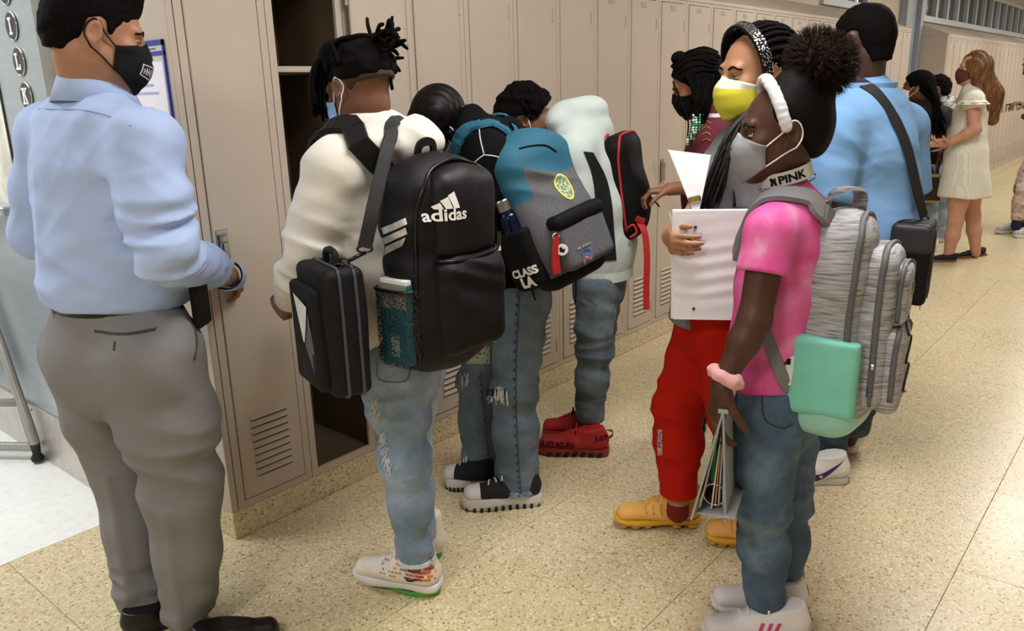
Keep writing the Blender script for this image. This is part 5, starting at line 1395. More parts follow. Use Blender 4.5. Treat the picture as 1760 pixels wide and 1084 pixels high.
    M_SOLE = mat('white_foam', '#e2dee4', 0.5)
    M_GREEN = mat('green_rubber', '#4fa848', 0.4)
    for near, (hl, to) in enumerate(((flo(752, 962), flo(702, 926)), (flo(757, 1020), flo(614, 995)))):
        s, F, w_, r_, f_, L = shoe(P, hl + V(0, 0, 0.018), to + V(0, 0, 0.018), mats=[M_KN, M_SOLE], collar=0.135, h=0.1, soleh=0.024, w=0.05, toe_up=0.006)
        laces(s, F, w_, f_, M_WHITE, ((0.46, 0.02), (0.54, 0.022), (0.62, 0.02)), 0.0025)
        mb = MB(); n = 24; G = []
        for zz, g in ((0.001, 0.90), (0.008, 1.0), (0.0185, 0.98)):
            G.append([V(hl[0], hl[1], 0) + r_ * (0.044 * g * math.sin(a) * (0.9 + .1 * math.cos(a))) + f_ * (L * (0.34 - 0.345 * g * math.cos(a))) + V(0, 0, zz) for a in np.linspace(0, 2 * math.pi, n + 1)])
        mb.grid(G); mb.add(G[0][:-1], [list(range(n))]); mb.build('green_outsole', M_GREEN, s, smooth=True)
        mb = MB(); G = []
        for zz, g in ((0.002, 0.8), (0.01, 1.0), (0.0185, 1.0)):
            G.append([V(hl[0], hl[1], 0) + r_ * (0.036 * g * math.sin(a)) + f_ * (L * (0.80 + 0.12 * g * math.cos(a))) + V(0, 0, zz) for a in np.linspace(0, 2 * math.pi, n + 1)])
        mb.grid(G); mb.add(G[0][:-1], [list(range(n))]); mb.build('forefoot_outsole', M_SOLE, s, smooth=True)
        if not near: continue
        # scattered coloured knit cells, dense at the heel
        cols = [mat('knit_red', '#b5473f', .8), mat('knit_orange', '#d07a45', .8), mat('knit_grey_green', '#6f7d78', .8), mat('knit_rose', '#b9606a', .8)]
        ms = [MB() for c in cols]; Xs = frame(r_ if (r_ @ -FH) > 0 else -r_, V(0, 0, 1)); rr = np.random.RandomState(4); sg = 1 if (r_ @ -FH) > 0 else -1
        fx = Xs[0] @ f_
        cells = []
        for i in range(15):
            for j in range(9):
                y = 0.03 + i * 0.042 + (j % 2) * 0.02; z = 0.05 + j * 0.011
                if z > 0.082 + 0.105 * (0.62 - y) or rr.rand() < (0.12 if y < .3 else 0.35): continue
                c = w_(sg * 0.08, y, z); sz = lerp(0.0075, 0.0032, min(1, y / 0.55)); tl = rr.uniform(-.3, .3)
                cells.append(([c + f_ * sz * a + V(0, 0, 1) * (sz * 0.62 * b_ + sz * a * tl * .4) for a, b_ in ((-1, -1), (1, -1), (1, 1), (-1, 1))], rr.randint(4) if y > .3 else rr.choice([0, 1, 1, 3])))
        allq = F.drape(np.array([q for q, _ in cells]).reshape(-1, 3), -Xs[2], 0.0007, 0.0).reshape(-1, 4, 3)
        for q, (_, ci) in zip(allq, cells):
            if np.max(np.abs(q - q.mean(0))) < 0.02: ms[ci].add(q, [(0, 1, 2, 3)])
        for m_, c_ in zip(ms, cols): tag(m_.build('knit_cells', c_, s), kind='stuff')
        sw = swoosh(0.052); sw[0][:, 0] *= (1 if fx < 0 else 1)
        decal('swoosh', sw, Xs, w_(sg * 0.09, 0.22, 0.050), F, M_BLACK, s, 0.003, 0.0)
    return B, J, T, Q, S, f, dict(sho=sho, neck=neck, chest=chest, shL=shL, hip=hip, shR=shR)
B1, J1, T1, Q1, S1, f1, K1 = build_boy1()

def build_adidas():
    J = J1; c = J(752, 446, -0.135); n = nz(V(0.04, -1, 0.0)); X = frame(n, nz(V(0.0, 0.16, 1)))
    w = lambda x, y, z: c + X.T @ V(x, y, z)
    E = empty('backpack', w(0, -0.27, 0), 'black sports backpack with a white logo and silver stripes on the boy in white', 'backpack')
    M_N = mat('black_nylon', '#0c0c0f', 0.6, var=0.12, vscale=20, bump=0.15, bscale=700, spec=0.22, wrinkle=0.3, wscale=9)
    M_N2 = mat('black_ripstop', '#101114', 0.5, var=0.1, vscale=25, bump=0.1, bscale=900, spec=0.25, wrinkle=0.25, wscale=9)
    F = Field(); F.add(rbox(w(0, -0.01, 0), (0.148, 0.255, 0.078), 0.07, X), 0.03); F.add(ell(w(0, 0.10, 0), (0.140, 0.165, 0.085), X), 0.05); F.add(ell(w(0, -0.12, 0.03), (0.150, 0.15, 0.095), X), 0.05)
    crumple(F, 0.003, 22, 3); folds(F, w(-0.12, 0.05, 0), X[1], 0.07, 0.005, 0.12, 5)
    obj('main_compartment', surf(F, 0.007), M_N, E)
    G = Field(); G.add(rbox(w(0.012, 0.12, 0.066), (0.105, 0.11, 0.048), 0.04, X), 0.02); G.add(ell(w(0.012, 0.14, 0.07), (0.095, 0.10, 0.055), X), 0.03); crumple(G, 0.002, 25, 6)
    obj('upper_pocket', surf(G, 0.006), M_N2, E)
    H = Field(); H.add(rbox(w(0.012, -0.10, 0.085), (0.118, 0.125, 0.045), 0.04, X), 0.02); crumple(H, 0.004, 18, 7); folds(H, w(0.0, -0.03, 0.1), X[1] + 0.4 * X[0], 0.09, 0.005, 0.12, 9)
    obj('lower_pocket', surf(H, 0.006), M_N, E)
    A = F.copy(); A.ops += G.ops + H.ops
    # zips
    mz = mat('black_zip', '#0c0c0d', 0.3)
    zp = A.drape(np.array([w(x, y, 0.3) for x, y in spline([V(-0.10, 0.022, 0)[:2], V(-0.03, 0.018, 0)[:2], V(0.05, 0.02, 0)[:2], V(0.125, 0.03, 0)[:2]], 6)]), -n, 0.002, 0.0, 60)
    z1 = MB().tube(zp, 0.0045, 6).build('pocket_zip', mz, E, smooth=True)
    arch = [w(x, y, 0.055) for x, y in ((-0.135, -0.02), (-0.13, 0.10), (-0.105, 0.185), (-0.04, 0.235), (0.03, 0.24), (0.10, 0.195), (0.135, 0.11), (0.142, -0.02))]
    zq, _ = A.snap(np.array(spline(arch, 6)), 0.002); MB().tube(zq, 0.005, 6).build('main_zip', mz, E, smooth=True)
    for p in (zp[-1], zq[0], zq[-1]): MB().bbox((-0.005, -0.03, 0), (0.005, 0.004, 0.005), 0.002, X, p).build('zip_pull', mz, E)
    gr = spline([w(-0.03, 0.235, -0.03), w(-0.025, 0.285, -0.02), w(0.02, 0.288, -0.02), w(0.03, 0.235, -0.03)], 6); MB().ribbon(gr, [X[2]] * len(gr), 0.022, 0.006).build('grab_handle', M_N, E)
    # white logo with lettering
    o = c + X.T @ V(0, 0, 0.2)
    lx, ly = loc2(X, c, 770, 357, 0.115); lg = adidas_logo(0.040); lg[0][:, 0] += lx + 0.004; lg[0][:, 1] += ly - 0.003
    tx = text_mesh('adidas', 0.040, 0.0009); tx[0][:, 0] = tx[0][:, 0] * 0.98 + lx + 0.004; tx[0][:, 1] += ly - 0.018
    decal('logo', merge(lg, tx), X, o, A, M_WHITE, E, 0.0022, 0.0)
    # three silver stripes on the left flank
    XL = frame(nz(-X[0] * 0.92 + X[2] * 0.4), X[1])
    for i in range(3):
        top = [(655, 392 + i * 18), (675, 384 + i * 17), (697, 374 + i * 17)]; bot = [(659, 403 + i * 18), (678, 395 + i * 17), (700, 385 + i * 17)]
        rows = []
        for line in (top, bot):
            pts = spline([V(x, y, 0) for x, y in line], 5); rows.append(list(A.trace([(p[0], p[1]) for p in pts], 1.2, 0.0018)))
        k = min(len(q) for q in rows); MB().grid([q[:k] for q in rows]).build('stripe', M_SILVER, E)
    # mesh side pocket with a teal book inside
    pc = w(-0.158, -0.115, 0.01)
    XS = frame(nz(-X[0]), X[1])
    bk = empty('book', pc + V(0, 0, -0.12), 'teal and grey softcover book in the mesh pocket of the black sports backpack', 'book')
    MB().bbox((-0.050, -0.115, -0.012), (0.042, 0.085, 0.012), 0.002, XS, pc).build('cover', mat('teal_book_cover', '#1d6f7c', 0.4, var=0.15, vscale=14), bk)
    MB().bbox((-0.050, 0.026, 0.0115), (0.042, 0.085, 0.0128), 0.0002, XS, pc).build('grey_band', mat('book_grey_band', '#8d8b86', 0.5), bk)
    MB().bbox((-0.046, 0.085, -0.010), (0.040, 0.096, 0.010), 0.001, XS, pc).build('pages', M_WHITE, bk)
    MB().bbox((-0.016, -0.095, 0.012), (0.012, -0.04, 0.0134), 0.0002, XS, pc).build('barcode', mat('book_barcode', '#8fa0a0', 0.6, var=0.5, vscale=300, stretch=(0, 0, 1)), bk)
    K = Field(); K.add(rbox(pc, (0.062, 0.125, 0.024), 0.02, XS), 0.02); K.add(half(pc + X[1] * 0.072, X[1]), 0.003, 'i')
    mm, nt, bs = newmat('black_mesh_net'); L = nt.links
    tc = N(nt, 'ShaderNodeTexCoord'); ck = N(nt, 'ShaderNodeTexVoronoi', i_Scale=260.0); L.new(tc.outputs['Object'], ck.inputs['Vector'])
    rp = N(nt, 'ShaderNodeMath', operation='GREATER_THAN'); rp.inputs[1].default_value = 0.55; L.new(ck.outputs['Distance'], rp.inputs[0]); L.new(rp.outputs[0], bs.inputs['Alpha'])
    bs.inputs['Base Color'].default_value = (0.01, 0.01, 0.012, 1); bs.inputs['Roughness'].default_value = 0.7
    obj('mesh_pocket', surf(K, 0.006), mm, E)
    rim = [pc + XS.T @ V(x, 0.072, z) for x, z in ((-0.06, 0.0), (-0.05, 0.022), (0, 0.026), (0.05, 0.022), (0.06, 0.0))]; MB().tube(spline(rim, 4), 0.005, 6).build('pocket_binding', mz, E, smooth=True)
    # cardboard swing tag
    tp = w(0.155, -0.02, 0.075); XT = frame(nz(n * 0.85 + RH * 0.5), nz(X[1] + 0.06 * X[0]))
    ST = empty('swing_tag', tp, 'black cardboard price tag hanging from the right side of the sports backpack', 'tag')
    MB().box((-0.013, -0.075, 0), (0.013, 0.075, 0.0015), XT, tp).build('card', mat('black_card', '#101012', 0.4), ST)
    lg = adidas_logo(0.014); m_ = MB(); m_.add(tp + (lg[0] + V(0, 0.025, 0.0022)) @ XT, lg[1]); m_.box((-0.010, -0.028, 0.0016), (0.010, -0.024, 0.002), XT, tp); m_.build('print', M_WHITE, ST)
    MB().box((-0.012, -0.019, 0.0016), (0.012, -0.014, 0.002), XT, tp).build('yellow_line', mat('tag_yellow', '#e0d030', 0.5), ST)
    MB().tube(spline([tp + XT.T @ V(0, 0.07, 0.001), w(0.145, 0.06, 0.07), w(0.14, 0.075, 0.06)], 4), 0.001, 5).build('string', M_BLACK, ST)
    # shoulder straps: left one over the left shoulder, right one out of sight
    nk = K1['neck']; sp, sn = strap_on(T1, [w(-0.055, 0.205, -0.085), J1(655, 285, -0.13), J1(628, 256, -0.10), J1(600, 247, -0.08), J1(566, 262, -0.06), J1(548, 300, 0.0), J1(560, 380, 0.05), J1(600, 450, 0.02)], 6, 0.012)
    MB().ribbon(list(sp), list(sn), 0.058, 0.010).build('shoulder_strap', M_N, E)
    sp, sn = strap_on(T1, [w(0.07, 0.2, -0.085), J1(712, 262, 0.0), J1(708, 262, 0.1), J1(690, 300, 0.2), J1(690, 400, 0.2)], 6, 0.006)
    MB().ribbon(list(sp), list(sn), 0.058, 0.010).build('shoulder_strap', M_N, E)
build_adidas()

def build_case1():
    c = J1(574, 560, -0.27); n = nz(-RH * 0.86 - FH * 0.52); X = frame(n, nz(V(0, 0, 1) - RH * 0.05)); w = lambda x, y, z: c + X.T @ V(x, y, z)
    E = empty('binder_case', w(0, -0.16, 0), 'black binder case with white and grey triangles at the hip of the boy in white', 'bag')
    M_N = mat('black_polyester', '#0f0f11', 0.65, var=0.12, vscale=20, bump=0.2, bscale=600, spec=0.2, wrinkle=0.25)
    a, hw, hh, t = 0, 0.105, 0.155, 0.052
    F = Field(); F.add(rbox(c, (hw, hh, t), 0.022, X), 0.01); crumple(F, 0.003, 20, 4); obj('body', surf(F, 0.006), M_N, E)
    F2 = Field(); F2.add(rbox(w(-0.006, -0.012, t + 0.004), (hw - 0.014, hh - 0.03, 0.018), 0.014, X), 0.01); obj('front_pocket', surf(F2, 0.006), M_N, E)
    A = F.copy(); A.ops += F2.ops
    o = w(0, 0, 0.2)
    def L(px, py): q = loc2(X, c, px, py, t + 0.02); return (q[0], q[1])
    decal('white_triangle', dense(((-0.055, 0.085), (0.05, 0.068), (-0.004, -0.03), (-0.012, -0.025)), 5), X, o, A, mat('white_vinyl', '#d8d8da', 0.4), E, 0.0012, 0.0)
    decal('grey_panel', dense(((0.056, 0.055), (0.066, -0.06), (0.060, -0.105), (0.002, -0.035)), 5), X, o, A, mat('grey_polyester', '#55575a', 0.6), E, 0.0012, 0.0)
    g = np.linspace(0, 6.283, 14, endpoint=False); q = (-0.08, -0.07)
    decal('round_badge', polys([(q[0] + 0.011 * math.cos(k), q[1] + 0.013 * math.sin(k)) for k in g]), X, o, A, M_WHITE, E, 0.002, 0.0)
    decal('badge_print', polys([(q[0] + 0.006 * math.cos(k), q[1] + 0.008 * math.sin(k)) for k in g]), X, o, A, mat('badge_red', '#a0303a', 0.5), E, 0.0026, 0.0)
    # zip tracks round the edge facing the camera
    for zz in (-0.025, 0.012):
        pts = [w(x, y, zz) for x, y in ((hw * -.9, hh), (hw - .02, hh), (hw, hh - .02), (hw, -hh + .02), (hw - .02, -hh), (-hw * .9, -hh))]
        P_, _ = F.snap(np.array(spline(pts, 5)), 0.001); MB().tube(P_, 0.0042, 6).build('zip_track', mat('grey_zip_tape', '#3b3f47', 0.45), E, smooth=True)
    tp = w(0.055, hh + 0.012, 0); MB().tube(spline([w(-0.01, hh, 0), w(0.0, hh + 0.03, 0), w(0.05, hh + 0.032, 0), w(0.06, hh, 0)], 5), 0.009, 6).build('carry_handle', M_N, E, smooth=True)
    # sling strap over the right side of the neck, with a swivel clip
    clip_top = J1(627, 428, -0.28); clip_bot = w(0.075, hh - 0.002, 0)
    mb = MB(); XC = frame(-FH, V(0, 0, 1)); rg = [clip_top + XC.T @ V(0.018 * math.cos(a), 0.008 * math.sin(a), 0) for a in np.linspace(0, 6.283, 16, endpoint=False)]
    mb.tube(rg, 0.0028, 6, closed=True); mb.tube([clip_top + V(0, 0, -0.008), lerp(clip_top, clip_bot, 0.6)], 0.005, 8); lo = lerp(clip_top, clip_bot, 0.8)
    rg = [lo + XC.T @ V(0.012 * math.cos(a), 0.014 * math.sin(a), 0) for a in np.linspace(0, 6.283, 16, endpoint=False)]; mb.tube(rg, 0.003, 6, closed=True); rg = [clip_bot + XC.T @ V(0.012 * math.cos(a), 0.010 * math.sin(a), 0) for a in np.linspace(0, 6.283, 16, endpoint=False)]; mb.tube(rg, 0.003, 6, closed=True)
    mb.build('swivel_clip', mat('dark_metal_clip', '#2a2a2c', 0.3, 0.7), E, smooth=True)
    pts = [clip_top + V(0, 0, 0.004), J1(640, 365, -0.27), J1(655, 300, -0.22), J1(668, 245, -0.14), J1(676, 216, -0.04), J1(672, 222, 0.06), J1(655, 265, 0.15), J1(640, 330, 0.2)]
    S_ = np.array(spline(pts, 6)); d = T1(S_); g = T1.grad(S_); S_ = S_ + g * np.where(d < 0.008, 0.008 - d, 0)[:, None]
    nr = [nz(lerp(-FH, g_, min(1, max(0, (k - 14) / 8)))) for k, g_ in enumerate(g)]
    MB().ribbon(list(S_), nr, 0.034, 0.003).build('sling_strap', mat('black_webbing', '#1b1b1d', 0.7, bump=0.3, bscale=900), E)
    MB().bbox((-0.02, -0.012, -0.002), (0.02, 0.012, 0.006), 0.002, frame(nz(-FH + V(0, 0, 1)), V(0, 0, 1)), J1(676, 214, -0.06)).build('strap_slider', M_BLACK, E)
    # loose papers peeking out by the hand
    pp = J1(508, 528, -0.16); Xq = frame(nz(-RH - FH * .6), nz(V(0, 0, 1) + RH * .1)); MB().box((-0.03, -0.05, -0.002), (0.03, 0.04, 0.002), Xq, pp)
    tag(MB().box((-0.03, -0.045, -0.002), (0.03, 0.04, 0.002), Xq, pp).build('folded_paper', mat('white_paper', '#e3e3e6', 0.7), None, origin=pp), 'small folded white paper held against the binder case', 'paper')
build_case1()
# ------------------------------------------------------------------ girl in the black jacket bent over a paper
M_PAPER = mat('white_paper', '#e3e3e6', 0.7)
def build_girl2():
    f = nz(-RH * 0.80 + FH * 0.60); dn = V(0, 0, -1)
    g = Fig((0.73, -0.50), 'girl in a black jacket and wide ripped jeans bending over a paper', skin('deep_1', '#4a2f22'), f,
            [(892, 500, 0.02, 0.145, 0.105), (884, 440, 0.02, 0.140, 0.105), (866, 370, 0.0, 0.145, 0.110), (846, 300, 0.0, 0.150, 0.105), (836, 246, 0.0, 0.11, 0.075), (806, 222, 0.0, 0.055, 0.055)],
            {'L': [(842, 268, -0.13), (838, 408, -0.14), (800, 342, -0.02)], 'R': [(858, 262, 0.14), (840, 390, 0.22), (790, 340, 0.12)]},
            {'L': [(898, 505, -0.06), (884, 672, -0.05), (890, 838, -0.02)], 'R': [(862, 505, 0.10), (820, 655, 0.14), (828, 820, 0.12)]},
            (768, 212, 0.02, dn * 0.90 - RH * 0.16 + FH * 0.30, -RH * 0.85 + V(0, 0, 0.30), 0.97), 0.050)
    M_JK = mat('black_jacket_fleece', '#0d0d10', 0.9, var=0.1, vscale=15, bump=0.15, bscale=600, spec=0.1, wrinkle=0.4)
    def ex(T): T.add(torus(g.neck, 0.058, 0.024, frame(nz(g.head.c - g.neck), V(0, 0, 1))), 0.03)
    g.top('jacket', M_JK, g.spine[0][0] + V(0, 0, 0.02), (0.070, 0.072, 0.070, 0.058, 0.044), extra=ex, amp=(0.006, 0.10), seed=4)
    g.cuff('L', M_JK)
    M_PIP = mat('white_piping', '#b9b9bb', 0.7)
    for px in (((823, 206), (825, 236), (832, 266)), ((832, 266), (818, 277), (809, 290)), ((832, 266), (856, 270), (882, 284))):
        P = g.T.trace([(p[0], p[1]) for p in spline([V(*p, 0) for p in px], 5)], 1.5, 0.0015)
        if len(P) > 2: MB().tube(P, 0.0022, 5).build('piping', M_PIP, g.top_o, smooth=True)
    M_J = denim('mid_denim_wide', '#505f6f', '#67788a', '#8594a3', sc=6)
    g.bottoms('jeans', M_J, {'L': (0.086, 0.082, 0.076, 0.076, 0.080), 'R': (0.082, 0.074, 0.070, 0.070, 0.074)}, J2(g, 890, 478, 0.02), (0.135, 0.105), rump=(g.J(908, 520, 0.02), (0.08, 0.08, 0.09)))
    M_DS = mat('dark_denim_seam', '#31475f', 0.9)
    # outer leg seams with bar-tack marks, frayed hems and the ripped knees
    for px in (((893, 482), (890, 560), (887, 640), (888, 720), (892, 800), (896, 850)), ((826, 640), (832, 700), (838, 760), (842, 820))):
        P = g.Q.trace([(p[0], p[1]) for p in spline([V(*p, 0) for p in px], 10)], 1.5, 0.001)
        if len(P) < 4: continue
        sm = MB().tube(P, 0.0016, 5).build('side_seam', M_DS, g.bot_o, smooth=True)
        mb = MB()
        for i in range(1, len(P) - 1, 2): mb.tube([lerp(P[i], P[i + 1], .15) - RH * 0.007, lerp(P[i], P[i + 1], .75) - RH * 0.007], 0.0042, 5, flat=0.4)
        tag(mb.build('seam_marks', M_DS, sm), kind='stuff')
    g.hem('L', denim('frayed_hem', '#2f4258', '#7f92a6', '#aebccb', sc=90), 0.022); g.hem('R', MATS['frayed_hem'], 0.02)
    rip = g.Q.trace([(836 + 32 * a, y) for y in (668, 680) for a in (0, .25, .5, .75, 1)], 1.5, 0.0015)
    M_HOLE = mat('ripped_knee_hole', '#2b1d17', 0.9)
    if len(rip) == 10: MB().grid([[p for p in rip[:5]], [p for p in rip[5:]]]).build('ripped_knee', M_HOLE, g.bot_o)
    mb = MB(); r = np.random.RandomState(3)
    for (x0, x1, y0, y1, n, L) in ((850, 872, 662, 676, 26, 0.055), (838, 866, 680, 688, 14, 0.014), (790, 806, 640, 655, 12, 0.05), (845, 856, 570, 582, 12, 0.03)):
        for p in g.Q.trace([(r.uniform(x0, x1), r.uniform(y0, y1)) for _ in range(n)], 1.5, 0.002):
            e = p + V(0, 0, -r.uniform(.3, 1) * L) + RH * r.normal() * 0.004 - FH * 0.004; mb.tube([p, lerp(p, e, .5) - FH * 0.004, e], 0.0014, 4)
    tag(mb.build('frayed_threads', mat('frayed_cotton', '#d8dbdc', 0.95), g.bot_o), kind='stuff')
    # printed patch on the far thigh and skin showing through the far knee
    pt = g.Q.trace([(x, y) for y in (596, 606, 616, 625) for x in (802, 812, 822, 832, 842)], 1.5, 0.0015)
    if len(pt) == 20: MB().grid([list(pt[i * 5:i * 5 + 5]) for i in range(4)]).build('printed_patch', ramp_mat('patch_print', [(0.35, '#23302a'), (0.42, '#a9b79c'), (0.6, '#c3cbb2'), (0.68, '#8a4a44')], 'noise', 90, 0.8), g.bot_o)
    pt = g.Q.trace([(x, y) for y in (618, 630, 642, 652) for x in (786, 792, 798)], 1.5, 0.0015)
    if len(pt) == 12: MB().grid([list(pt[i * 3:i * 3 + 3]) for i in range(4)]).build('bare_knee', g.sk, g.bot_o)
    g.body({'L': (nz(-RH + V(0, 0, .1)), V(0, 0, 1), 1, (0.3, 0.5, 0.4), 0.05), 'R': (nz(-RH), -f, -1, (0.4, 0.6, 0.5), 0.05)}, leg_r=(.06, .055, .045, .042, .034))
    h = g.head
    # smooth straight hair falling past the face
    H = Field(); H.add(ell(h.w(0, -0.012, 0.03), (0.089, 0.112, 0.092), h.X), 0.02)
    H.add(cone(g.J(745, 195, -0.05), g.J(715, 205, -0.04), 0.05, 0.022), 0.05); H.add(cone(g.J(748, 190, 0.05), g.J(722, 235, 0.05), 0.06, 0.035), 0.05)
    H.add(cone(g.J(740, 215, 0.04), g.J(735, 262, 0.06), 0.05, 0.03), 0.04)
    H.add(ell(h.w(0, 0.105, -0.035), (0.075, 0.075, 0.10), h.X), 0.02, 's')
    c = h.c.astype(f32)
    st = np.stack([FH * 260, V(0, 0, 40) + RH * 30, RH * 20], 1).astype(f32); H.post.append(lambda P, D: f32(0.0022) * np.sin((P - c) @ st[:, 0] + 2 * vnoise(P, 20, 8)))
    obj('hair', surf(H, 0.005), mat('straight_black_hair', '#070505', 0.5, var=0.3, vscale=90, spec=0.18), g.P)
    h.mask(g.P, mat('grey_blue_mask', '#8d95a2', 0.8, var=0.03), M_WHITE, 'pleat', g.HF)
    # platform canvas shoes
    M_CV = mat('black_canvas', '#191a1d', 0.8, bump=0.3, bscale=700); M_PL = mat('white_platform_rubber', '#d5d1d4', 0.45, var=0.03)
    for hl, to in ((flo(845, 838), flo(768, 834)), (flo(930, 862), flo(796, 872))):
        s, F, w_, r_, f_, L = shoe(g.P, hl, to, mats=[M_CV, M_PL], soleh=0.044, collar=0.125, w=0.048, toe_up=0.004, flare=0.01)
        G = Field(); G.ops = F.ops[:]; G.add(half(w_(0, 0.78, 0), -f_), 0.003, 'i'); G.post.append(lambda P, D: np.full(len(P), -0.0022, f32)); obj('toe_cap', surf(G, 0.004), M_PL, s)
        laces(s, F, w_, f_, mat('cream_laces', '#d8d4c4', .8), ((0.50, 0.022), (0.58, 0.02), (0.66, 0.018)), 0.003)
        mb = MB()
        for sg in (-1, 1):
            for i in range(11):
                y = 0.05 + i * 0.09; wd = 0.046 * np.interp(y, [0, .12, .3, .6, .76, .9, 1], [.5, .86, .82, .96, 1.0, .82, .35]) + 0.0015
                mb.box((-0.005, -0.004, -0.003), (0.005, 0.013, 0.003), frame(r_ * sg, V(0, 0, 1)), w_(sg * wd, y, 0.004))
        tag(mb.build('tread_lugs', M_DARK, s), kind='stuff')
    return g
def J2(g, x, y, o): return g.J(x, y, o)
G2 = build_girl2()
def build_paper2():
    o = G2.J(806, 328, -0.06); X = frame(nz(V(0, 0, 0.9) - FH * 0.42), nz(FH + RH * 0.2)); 
    tag(MB().box((-0.05, -0.07, 0), (0.062, 0.12, 0.0015), X, o).build('sheet_of_paper', M_PAPER, None, origin=o), 'white sheet held by the girl in the black jacket', 'paper')
build_paper2()
def build_tealpack():
    J = G2.J; c = J(940, 355, -0.13); n = nz(RH * 0.52 - FH * 0.80 + V(0, 0, 0.26)); X = frame(n, nz(V(0, 0, 1) - RH * 0.34 + FH * 0.05)); w = lambda x, y, z: c + X.T @ V(x, y, z)
    E = empty('backpack', w(0, -0.26, 0), 'grey and teal backpack with a water bottle, worn by the girl bending over', 'backpack')
    M_G = ramp_mat('grey_heather_canvas', [(0.3, '#4b4c50'), (0.7, '#626368')], 'noise', 260, 0.85, detail=2, bump=0.2); M_T = mat('teal_canvas', '#205c74', 0.75, var=0.08, bump=0.2, bscale=600); M_K = mat('black_canvas_base', '#0d0d10', 0.75, bump=0.2, bscale=600, spec=0.15)
    F = Field(); F.add(rbox(w(0, -0.02, 0), (0.138, 0.235, 0.070), 0.06, X), 0.03); F.add(ell(w(0, -0.08, 0.02), (0.135, 0.14, 0.085), X), 0.05); F.add(ell(w(0.0, 0.16, -0.015), (0.125, 0.10, 0.07), X), 0.05); crumple(F, 0.003, 20, 9); folds(F, w(0, 0.12, .05), X[1] + X[0] * .5, 0.09, 0.005, 0.12, 2)
    v, q = surf(F, 0.0045); L = (v[q].mean(1) - c) @ X.T
    fm = np.zeros(len(q), int); fm[(L[:, 1] > 0.105 + 0.05 * np.clip(-L[:, 0] / 0.12, -.4, 1)) | ((L[:, 0] < -0.085) & (L[:, 1] > 0.045))] = 1; fm[(L[:, 1] < -0.205)] = 2; fm[L[:, 2] < -0.05] = 2
    obj('main_compartment', (v, q), [M_G, M_T, M_K], E, fmat=fm)
    H = Field(); H.add(rbox(w(0.012, -0.125, 0.095), (0.100, 0.082, 0.032), 0.026, X), 0.02); crumple(H, 0.002, 25, 3); obj('front_pocket', surf(H, 0.006), M_G, E)
    H2 = Field(); H2.add(rbox(w(0.012, -0.052, 0.104), (0.104, 0.026, 0.034), 0.022, X), 0.02); crumple(H2, 0.003, 30, 5); obj('pocket_flap', surf(H2, 0.006), M_K, E)
    A = F.copy(); A.ops += H.ops + H2.ops; o = c + X.T @ V(0, 0, 0.25)
    gr = spline([w(-0.035, 0.225, -0.03), w(-0.035, 0.275, -0.03), w(0.0, 0.30, -0.03), w(0.035, 0.275, -0.03), w(0.035, 0.225, -0.03)], 5); MB().ribbon(gr, [X[2]] * len(gr), 0.022, 0.005).build('grab_loop', M_K, E)
    pp = A.drape(np.array([w(*p[:2], .25) for p in spline([V(-0.06, 0.2, 0), V(-0.02, 0.195, 0), V(0.03, 0.18, 0), V(0.06, 0.15, 0)], 5)]), -n, 0.001, 0.0); MB().tube(pp, 0.003, 5).build('top_zip', M_K, E, smooth=True)
    lx, ly = loc2(X, c, 972, 320, 0.09); ci = [(lx + 0.026 * math.cos(a), ly + 0.040 * math.sin(a)) for a in np.linspace(0, 6.283, 24, endpoint=False)]
    ri = merge(*[dense(((lx + 0.030 * math.cos(a), ly + 0.044 * math.sin(a)), (lx + 0.030 * math.cos(b), ly + 0.044 * math.sin(b)), (lx + 0.024 * math.cos(b), ly + 0.038 * math.sin(b)), (lx + 0.024 * math.cos(a), ly + 0.038 * math.sin(a))), 1) for a, b in zip(np.linspace(0, 6.283, 25)[:-1], np.linspace(0, 6.283, 25)[1:])])
    decal('badge_ring', ri, X, o, A, mat('badge_yellow', '#d6cf5a', 0.6), E, 0.002, 0.0)
    decal('badge_field', gridcut(polys([(lx + 0.023 * math.cos(a), ly + 0.037 * math.sin(a)) for a in np.linspace(0, 6.283, 20, endpoint=False)]), 0.012), X, o, A, ramp_mat('badge_mottle', [(0.35, '#2d6a66'), (0.5, '#7f9a8a'), (0.62, '#d5cf7c')], 'noise', 140, 0.7), E, 0.002, 0.0)
    # red key strap with a metal ring and a round tag
    kx, ky = loc2(X, c, 958, 405, 0.13); p0 = A.drape(np.array([w(kx, ky, .25)]), -n, 0.006, 0.0)[0]
    ks = empty('key_strap', p0, 'red fabric key strap with a metal ring hanging on the grey and teal backpack', 'key strap')
    rg = [p0 + X.T @ V(0.013 * math.cos(a), 0.008 * math.sin(a), 0.004) for a in np.linspace(0, 6.283, 18, endpoint=False)]; MB().tube(rg, 0.003, 6, closed=True).build('ring', M_CHROME, ks, smooth=True)
    dnv = V(0, 0, -1); st = [p0 + dnv * t + n * 0.006 + RH * -0.004 * math.sin(t * 25) for t in np.linspace(0, 0.115, 8)]; MB().ribbon(st, [n] * 8, [0.018, 0.022, 0.026, 0.028, 0.030, 0.030, 0.030, 0.030], 0.005).build('strap', mat('red_nylon', '#b5262c', 0.5, var=0.1), ks)
    Xk = frame(-FH, V(0, 0, 1)); MB().lathe([(0.018, 0), (0.018, 0.002)], 20, Xk, p0 + RH * 0.018 + V(0, 0, -0.042) + n * 0.004).build('tag', M_WHITE, ks)
    MB().prism([(-0.008, -0.006), (0.006, -0.009), (0.009, 0.004), (0.002, 0.001), (-0.002, 0.009), (-0.009, 0.006)], 0.0006, Xk, p0 + RH * 0.018 + V(0, 0, -0.042) + n * 0.004 - FH * 0.0024).build('tag_print', M_BLACK, ks)
